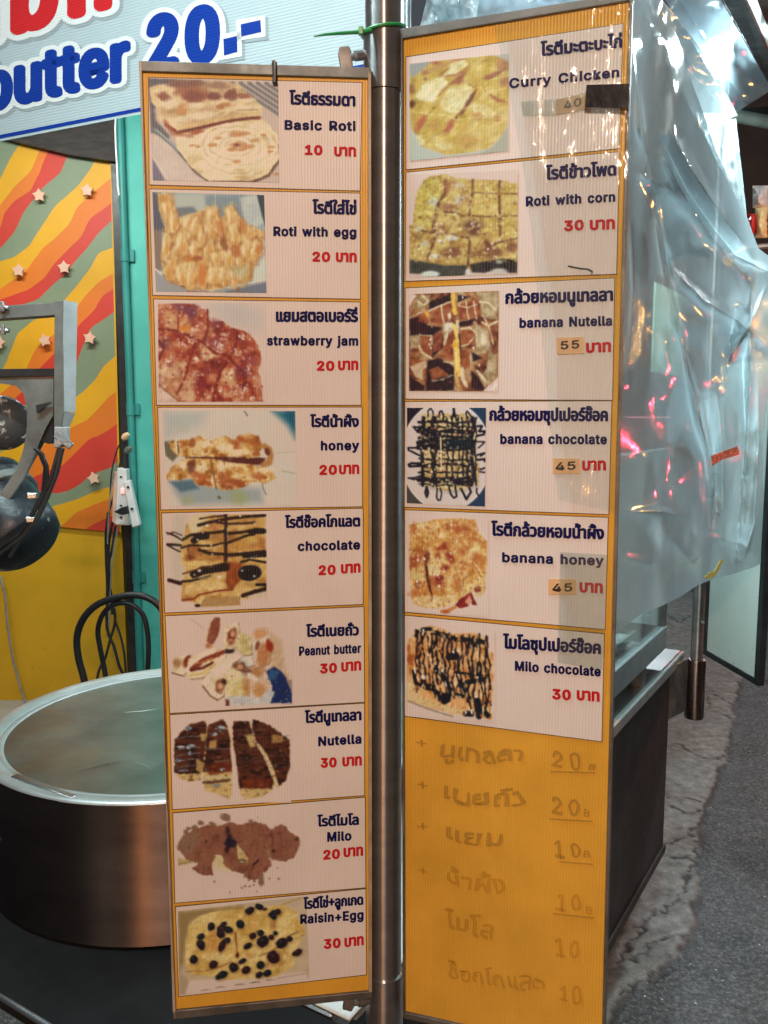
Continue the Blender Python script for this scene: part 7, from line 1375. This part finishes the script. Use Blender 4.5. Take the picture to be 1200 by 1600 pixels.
g = G(); g.prism([wp(192,753,-.05), wp(202,750,-.05), wp(218,821,-.05), wp(206,825,-.05)], (0,0.045,0), 0.005); g.obj('body', WHITEPL, t, 0)
for x, y in ((200,761),(206,795)): g = G(); g.cbox(wp(x,y,-.054), (0.012,0.006,0.010), 0.001); g.obj('socket', BLACK, t, 0)
t = thing('plug', wp(190,802,-.06), 'black plug band across the power strips', 'plug')
g = G(); g.prism([wp(x,y,-.06) for x,y in ((177,800),(190,793),(198,791),(200,803),(190,805))], (0,0.03,0), 0.003); g.obj('plug_body', BLACK, t, 0)
t = thing('cable_bundle', wp(185,900), 'black cables running down the yellow wall from the power strips', 'cables')
CB = [([(186,738),(187,755)],.006),([(170,800),(166,830),(166,870),(168,920),(167,980),(178,1010),(186,1040),(195,1062),(196,1100)],.008),([(176,815),(170,850),(169,900),(176,940),(180,970),(172,1000),(164,1030),(158,1040),(152,1060),(154,1100)],.007),([(181,822),(175,860),(170,880),(172,930),(176,960)],.008),([(172,795),(174,740),(184,700),(192,690)],.004),([(170,800),(176,780),(186,730),(195,700),(196,685)],.004),([(197,752),(194,720),(193,690)],.006),([(180,970),(190,1000),(196,1040),(196,1100)],.006)]
for pts, r in CB:
    g = G(); g.tube([wp(x,y,0.02) for x,y in smooth_pts(pts, 3)], r, 8); g.obj('cable', BLACK, t)
for pts in ([(184,822),(176,870),(172,930),(171,980)], [(178,735),(170,800),(168,850)]):
    g = G(); g.tube([wp(x,y,0.0) for x,y in smooth_pts(pts, 3)], 0.0035, 8); g.obj('grey_cable', ALU, t)
t = thing('socket_adapter', wp(196,700), 'small brass tipped plug pair above the white power strip', 'plug')
for x, y, m_ in ((196,682,STICKER),(200,703,OLIVEPIPE)):
    g = G(); g.lathe([(0,-0.02),(0.012,-0.018),(0.018,0),(0.010,0.022),(0,0.024)], wp(x,y,-.02), 12, (0.7,-0.2,0.6)); g.obj('tip', m_, t)
g = G(); g.tube([wp(0,900,0.1), wp(8,930,0.1), wp(12,980,0.1), wp(20,1030,0.1), wp(32,1075,0.1), wp(44,1110,0.1)], 0.006, 8); o = g.obj('grey_cord', ALU, None)
tag(o, 'grey cord hanging down in front of the yellow wall at the left', 'cord')

# ================================================================== plastic curtain, roof and film
CO = np.array([0.268, 0.955]); CD = np.array([0.503, 0.865]); CD /= np.linalg.norm(CD); CN = np.array([CD[1], -CD[0], 0.0])
CURP = Plane((*CO, 0), (*(CO+CD), 0))
if CURP.n @ np.array([1,0,0]) > 0 and False: pass
def folds(PX_, PY_, F):
    d = np.zeros(PX_.shape)
    for pts, w, h in F:
        dd, tt = seg_dist(PX_, PY_, pts); d = d + h*0.55*np.exp(-(dd/(w*0.75))**1.25)*np.sin(np.pi*np.clip(tt, 0.02, 0.98))**0.5
    return d
nx_, ny_ = 230, 560
u = np.linspace(0, 1, nx_); v = np.linspace(0, 1, ny_)
# outline: left edge, right edge (diagonal hem), bottom hem
ly0, ly1 = -30, 988
bot = np.interp(960+u*330, [960,975,1000,1030,1060,1090,1120,1150,1185,1215,1290], [992,978,960,948,934,914,903,896,884,862,820])
XX = np.zeros((ny_, nx_)); YY = np.zeros((ny_, nx_))
for j, uu in enumerate(u):
    xb = 961+uu*325
    top_y = np.interp(xb, [961,1000,1040,1062,1085,1110,1135,1150,1165,1180,1200,1290], [-30,-30,60,120,175,240,285,310,350,388,402,430])
    YY[:, j] = top_y + (bot[j]-top_y)*v
XX[:] = 961+u[None]*325; XX += np.interp(YY, [-30,100,400,1000], [27,24,15,0])*(1-u[None]*1.0)
FO = [([(990,60),(1000,200),(1020,290),(1040,420),(1062,520),(1085,600),(1110,720),(1120,800)],7,0.030),([(990,60),(1010,250),(1028,330),(1050,450),(1075,560),(1100,660)],6,-0.026),([(1040,230),(1075,300),(1110,350),(1150,400),(1200,425)],9,-0.045),([(1055,215),(1090,280),(1130,340),(1165,385)],13,0.055),([(1035,240),(1070,310),(1110,370),(1160,425)],10,0.04),([(1050,210),(1100,300),(1150,370)],22,0.05),
      ([(1200,440),(1185,480),(1165,520),(1140,560),(1130,620)],9,0.04),([(1150,470),(1140,540),(1135,600)],7,-0.03),([(1060,430),(1100,470),(1150,500),(1200,540)],12,0.035),([(1120,600),(1128,700),(1130,800)],10,0.03),([(1160,560),(1165,680),(1155,800),(1150,870)],8,-0.03),([(1185,560),(1185,700),(1178,820),(1160,880)],12,0.05),([(1100,620),(1115,740),(1112,830)],9,-0.03),([(1175,420),(1172,600),(1165,740)],7,0.025),([(1072,560),(1088,640),(1105,700),(1110,780)],8,0.03),
      ([(985,330),(990,450),(980,600)],10,0.012),([(1000,270),(1050,300),(1090,310)],16,0.025),([(1010,700),(1040,830),(1080,880)],24,0.02),([(980,800),(1040,800),(1070,810)],14,0.015),([(975,870),(1020,880)],12,0.010),([(1205,600),(1200,700),(1195,850)],10,-0.03),([(1120,840),(1160,850),(1180,870)],9,0.012)]
D_ = folds(XX, YY, FO) + (fbm(XX/75, YY/170, 3, 3)-0.5)*0.045*sstep(970, 1060, XX) + (fbm(XX/24, YY/60, 7, 3)-0.5)*0.0035*sstep(975, 1040, XX)
D_ = D_ - 0.10*sstep(1150, 1290, XX)*0
ck = np.zeros(XX.shape)
for pts, w, h in FO[:-6]:
    dd, tt = seg_dist(XX, YY, pts); ck = np.maximum(ck, np.exp(-(dd/(w*1.3))**2))
ck = ck*sstep(0.42, 0.62, fbm(XX/34, YY/50, 21, 3))*sstep(330, 430, YY)
curt = grid('plastic_curtain', CURP(XX, YY, D_), CURTAIN, scal=ck)
tag(curt, 'creased milky plastic sheet hanging down the side of the cart', 'plastic sheet')
g = G(); g.prism([CURP(x,y,0.03) for x,y in ((1100,902),(1108,894),(1115,893),(1126,874),(1130,876),(1118,899),(1106,905))], CURP.n*0.0008, 0); o = g.obj('yellow_tape', mat_basic('yellow_tape', (0.62,0.60,0.12), (0.7,0.68,0.2), (0.4,0.5), 0, 20, None, 0), None, 0)
tag(o, 'torn strip of yellow tape near the bottom hem of the plastic sheet', 'tape')
g = G(); g.prism([CURP(x,y,0.055) for x,y in ((1111,712),(1152,697),(1155,710),(1128,718),(1113,728))], CURP.n*0.0008, 0); o = g.obj('clear_tape_patch', mat_basic('olive_tape', (0.10,0.12,0.07), (0.3,0.22,0.12), (0.15,0.3), 0, 60, None, 0.002, 200), None, 0)
tag(o, 'glinting strip of brown tape on a crease of the plastic sheet', 'tape')
# second, brighter layer behind the diagonal hem
def sheet_px(name, quad, depth, nx, ny, F, amp, mat, seed, bow=0.0):
    X, Y = quadgrid(quad, nx, ny); uu, vv = np.meshgrid(np.linspace(0,1,nx), np.linspace(0,1,ny))
    (d0,d1,d2,d3) = depth; Dp = (d0*(1-uu)+d1*uu)*(1-vv)+(d3*(1-uu)+d2*uu)*vv
    X = X + bow*np.sin(np.pi*vv)*uu
    Dp = Dp - folds(X, Y, F) - (fbm(X/50, Y/60, seed, 3)-0.5)*amp
    return grid(name, at(X, Y, Dp), mat)
o = sheet_px('plastic_flap', [(978,-40),(1000,-40),(1152,180),(1096,205)], (1.12,1.16,1.85,1.72), 60, 140, [([(990,0),(1030,80),(1080,170)],12,0.03),([(1010,20),(1060,90),(1120,160)],9,-0.02)], 0.06, CURTAIN, 5, 14)
tag(o, 'bright flap of plastic sheet folded over at the top beside the clear roof', 'plastic sheet')
o = sheet_px('plastic_flap', [(1086,176),(1140,178),(1134,270),(1124,262)], (1.95,1.98,1.98,1.96), 50, 60, [([(1128,185),(1125,230),(1126,262)],4,-0.03),([(1100,215),(1120,200)],5,0.02)], 0.05, CURTAIN, 8)
tag(o, 'short creased plastic flap under the roof end', 'plastic sheet')
o = sheet_px('plastic_flap', [(1140,186),(1150,186),(1168,345),(1133,272)], (2.1,2.1,2.1,2.1), 40, 80, [([(1145,190),(1152,260),(1160,320)],4,0.03)], 0.05, CURTAIN, 9)
tag(o, 'narrow plastic strip hanging right of the dark upright under the roof', 'plastic sheet')
o = sheet_px('plastic_roof', [(1002,-60),(1092,-60),(1206,140),(1150,176)], (1.35,1.35,2.35,2.30), 110, 130, [([(1030,0),(1080,80),(1120,150)],7,-0.03),([(1050,-20),(1100,60),(1150,140)],12,0.04),([(1120,100),(1160,150),(1190,160)],8,0.03)], 0.10, ROOFPL, 11)
tag(o, 'clear crumpled plastic stretched over the cart roof', 'plastic roof')
o = sheet_px('plastic_roof', [(700,-90),(1010,-120),(992,4),(668,34)], (1.7,1.5,1.25,1.7), 160, 60, [([(690,0),(720,-30)],12,0.05),([(800,-20),(900,10)],20,0.06),([(820,10),(980,-20)],12,-0.05)], 0.16, ROOFPL, 13)
tag(o, 'pale plastic sheet bunched above the right menu board', 'plastic roof')
t = thing('plastic_bag', at(690,10,1.6), 'white crumpled plastic bag hanging behind the top rail of the right board', 'bag')
o = sheet_px('bag_film', [(684,-70),(760,-70),(742,40),(656,42)], (1.55,1.5,1.55,1.6), 60, 60, [([(690,-10),(700,30)],6,0.03),([(715,-20),(720,30)],5,0.03),([(675,10),(690,35)],5,-0.03)], 0.12, CURTAIN, 15); o.parent = t; o.matrix_parent_inverse = Matrix.Translation(-t.location)
# roof edge beams, pipe and dark upright
t = thing('roof_frame', at(1170,80,2.0), 'dark edge beam and olive pipe of the cart roof at the upper right', 'roof frame')
g = G(); g.prism([at(1094,-60,1.42), at(1140,-60,1.42), at(1232,150,2.45), at(1206,142,2.42)], (0.02,0.02,0.03), 0.003); g.obj('edge_beam', BEAM, t, 0)
g = G(); g.prism([at(1140,-60,1.5), at(1400,-60,1.7), at(1400,240,2.5), at(1233,152,2.5)], (0.0,0.03,0.05), 0); g.obj('roof_cover', BEAM, t, 0)
g = G(); g.prism([at(1150,170,2.36), at(1230,164,2.36), at(1230,186,2.36), at(1160,178,2.36)], (0,0.02,0)); g.obj('gusset', BEAM, t, 0)
g = G(); g.tube([at(1148,181,2.32), at(1240,198,2.32)], 0.0165, 16); g.obj('cross_pipe', OLIVEPIPE, t)
g = G(); g.tube([at(1137,190,2.2), at(1130,275,2.2)], 0.006, 10); g.obj('upright', BEAM, t)
# film over the right part of the right board, its grey tape lining
X, Y = quadgrid([(770,40),(990,-14),(962,800),(880,780)], 150, 360)
X = X + 30*np.sin(Y/200.0)*(1-(X-770)/220)*0.6
dz = 0.0045 + np.abs(folds(X, Y, [([(900,30),(945,0)],5,.002),([(850,30),(870,60)],5,.002),([(960,440),(930,540),(915,600)],7,.0015),([(965,560),(930,620),(915,700)],8,.0012),([(900,100),(960,60)],6,.004),([(945,120),(935,160)],4,.004),([(905,730),(880,760)],5,.003)])) + (fbm(X/26, Y/60, 2, 4))*0.003
film = grid('plastic_film', RB(X, Y, dz), FILM)
tag(film, 'clear wrinkled film stretched over the right side of the right menu board', 'plastic film')
X, Y = quadgrid([(632,42),(986,-12),(988,10),(634,64)], 160, 12)
g = G(); plate(g, RB, [(876,862),(949,866),(942,1046),(872,1034)], 0.0030, 0.0032); g.obj('film_patch', FILMPATCH, rb, 0)
# far stall glimpsed at the right edge
t = thing('snack_stall', at(1185,360,5.0), 'distant stall shelf with bright snack packets at the right edge', 'stall')
g = G(); g.prism([at(1172,382,5.0), at(1290,370,5.0), at(1290,378,5.0), at(1172,391,5.0)], (0,0.4,0), 0.01); g.obj('shelf', ALU, t, 0)
for zz in ((1178,384),(1285,376)):
    p_ = at(*zz, 5.1); g = G(); g.box((p_[0],p_[1],0), (0.04,0,0), (0,0.04,0), (0,0,p_[2]-0.0), 0.002); g.obj('leg', ALU, t, 0)
rs = np.random.RandomState(3)
PK = [((1169,334),(1182,366),REDM,'red'),((1180,322),(1200,372),mat_basic('yellow_packet',(0.75,0.62,0.25),(0.85,0.75,0.45),(0.2,0.4),0,30,None,0.002,80),'pale yellow'),((1176,290),(1200,325),WHITEPL,'white'),((1199,330),(1222,372),REDM,'far red')]
for (a_, b_, m_, nm_) in PK:
    X, Y = quadgrid([a_, (b_[0],a_[1]), b_, (a_[0],b_[1])], 14, 18); uu, vv = np.meshgrid(np.linspace(-1,1,14), np.linspace(-1,1,18))
    bul = 0.06*(1-uu**2)*(1-vv**4) + (fbm(X/5, Y/5, 3)-0.5)*0.05
    P1 = at(X, Y, 5.05-bul); P2 = at(X, Y, 5.05+bul)
    o = grid('snack_packet', np.concatenate([P1, P2[::-1]], 0), m_)
    tag(o, {'red':'small red snack packet at the left of the distant stall','pale yellow':'pale yellow snack packet in the middle of the distant stall','white':'white packet on top in the distant stall','far red':'red snack packet at the right end of the distant stall'}[nm_], 'packet')
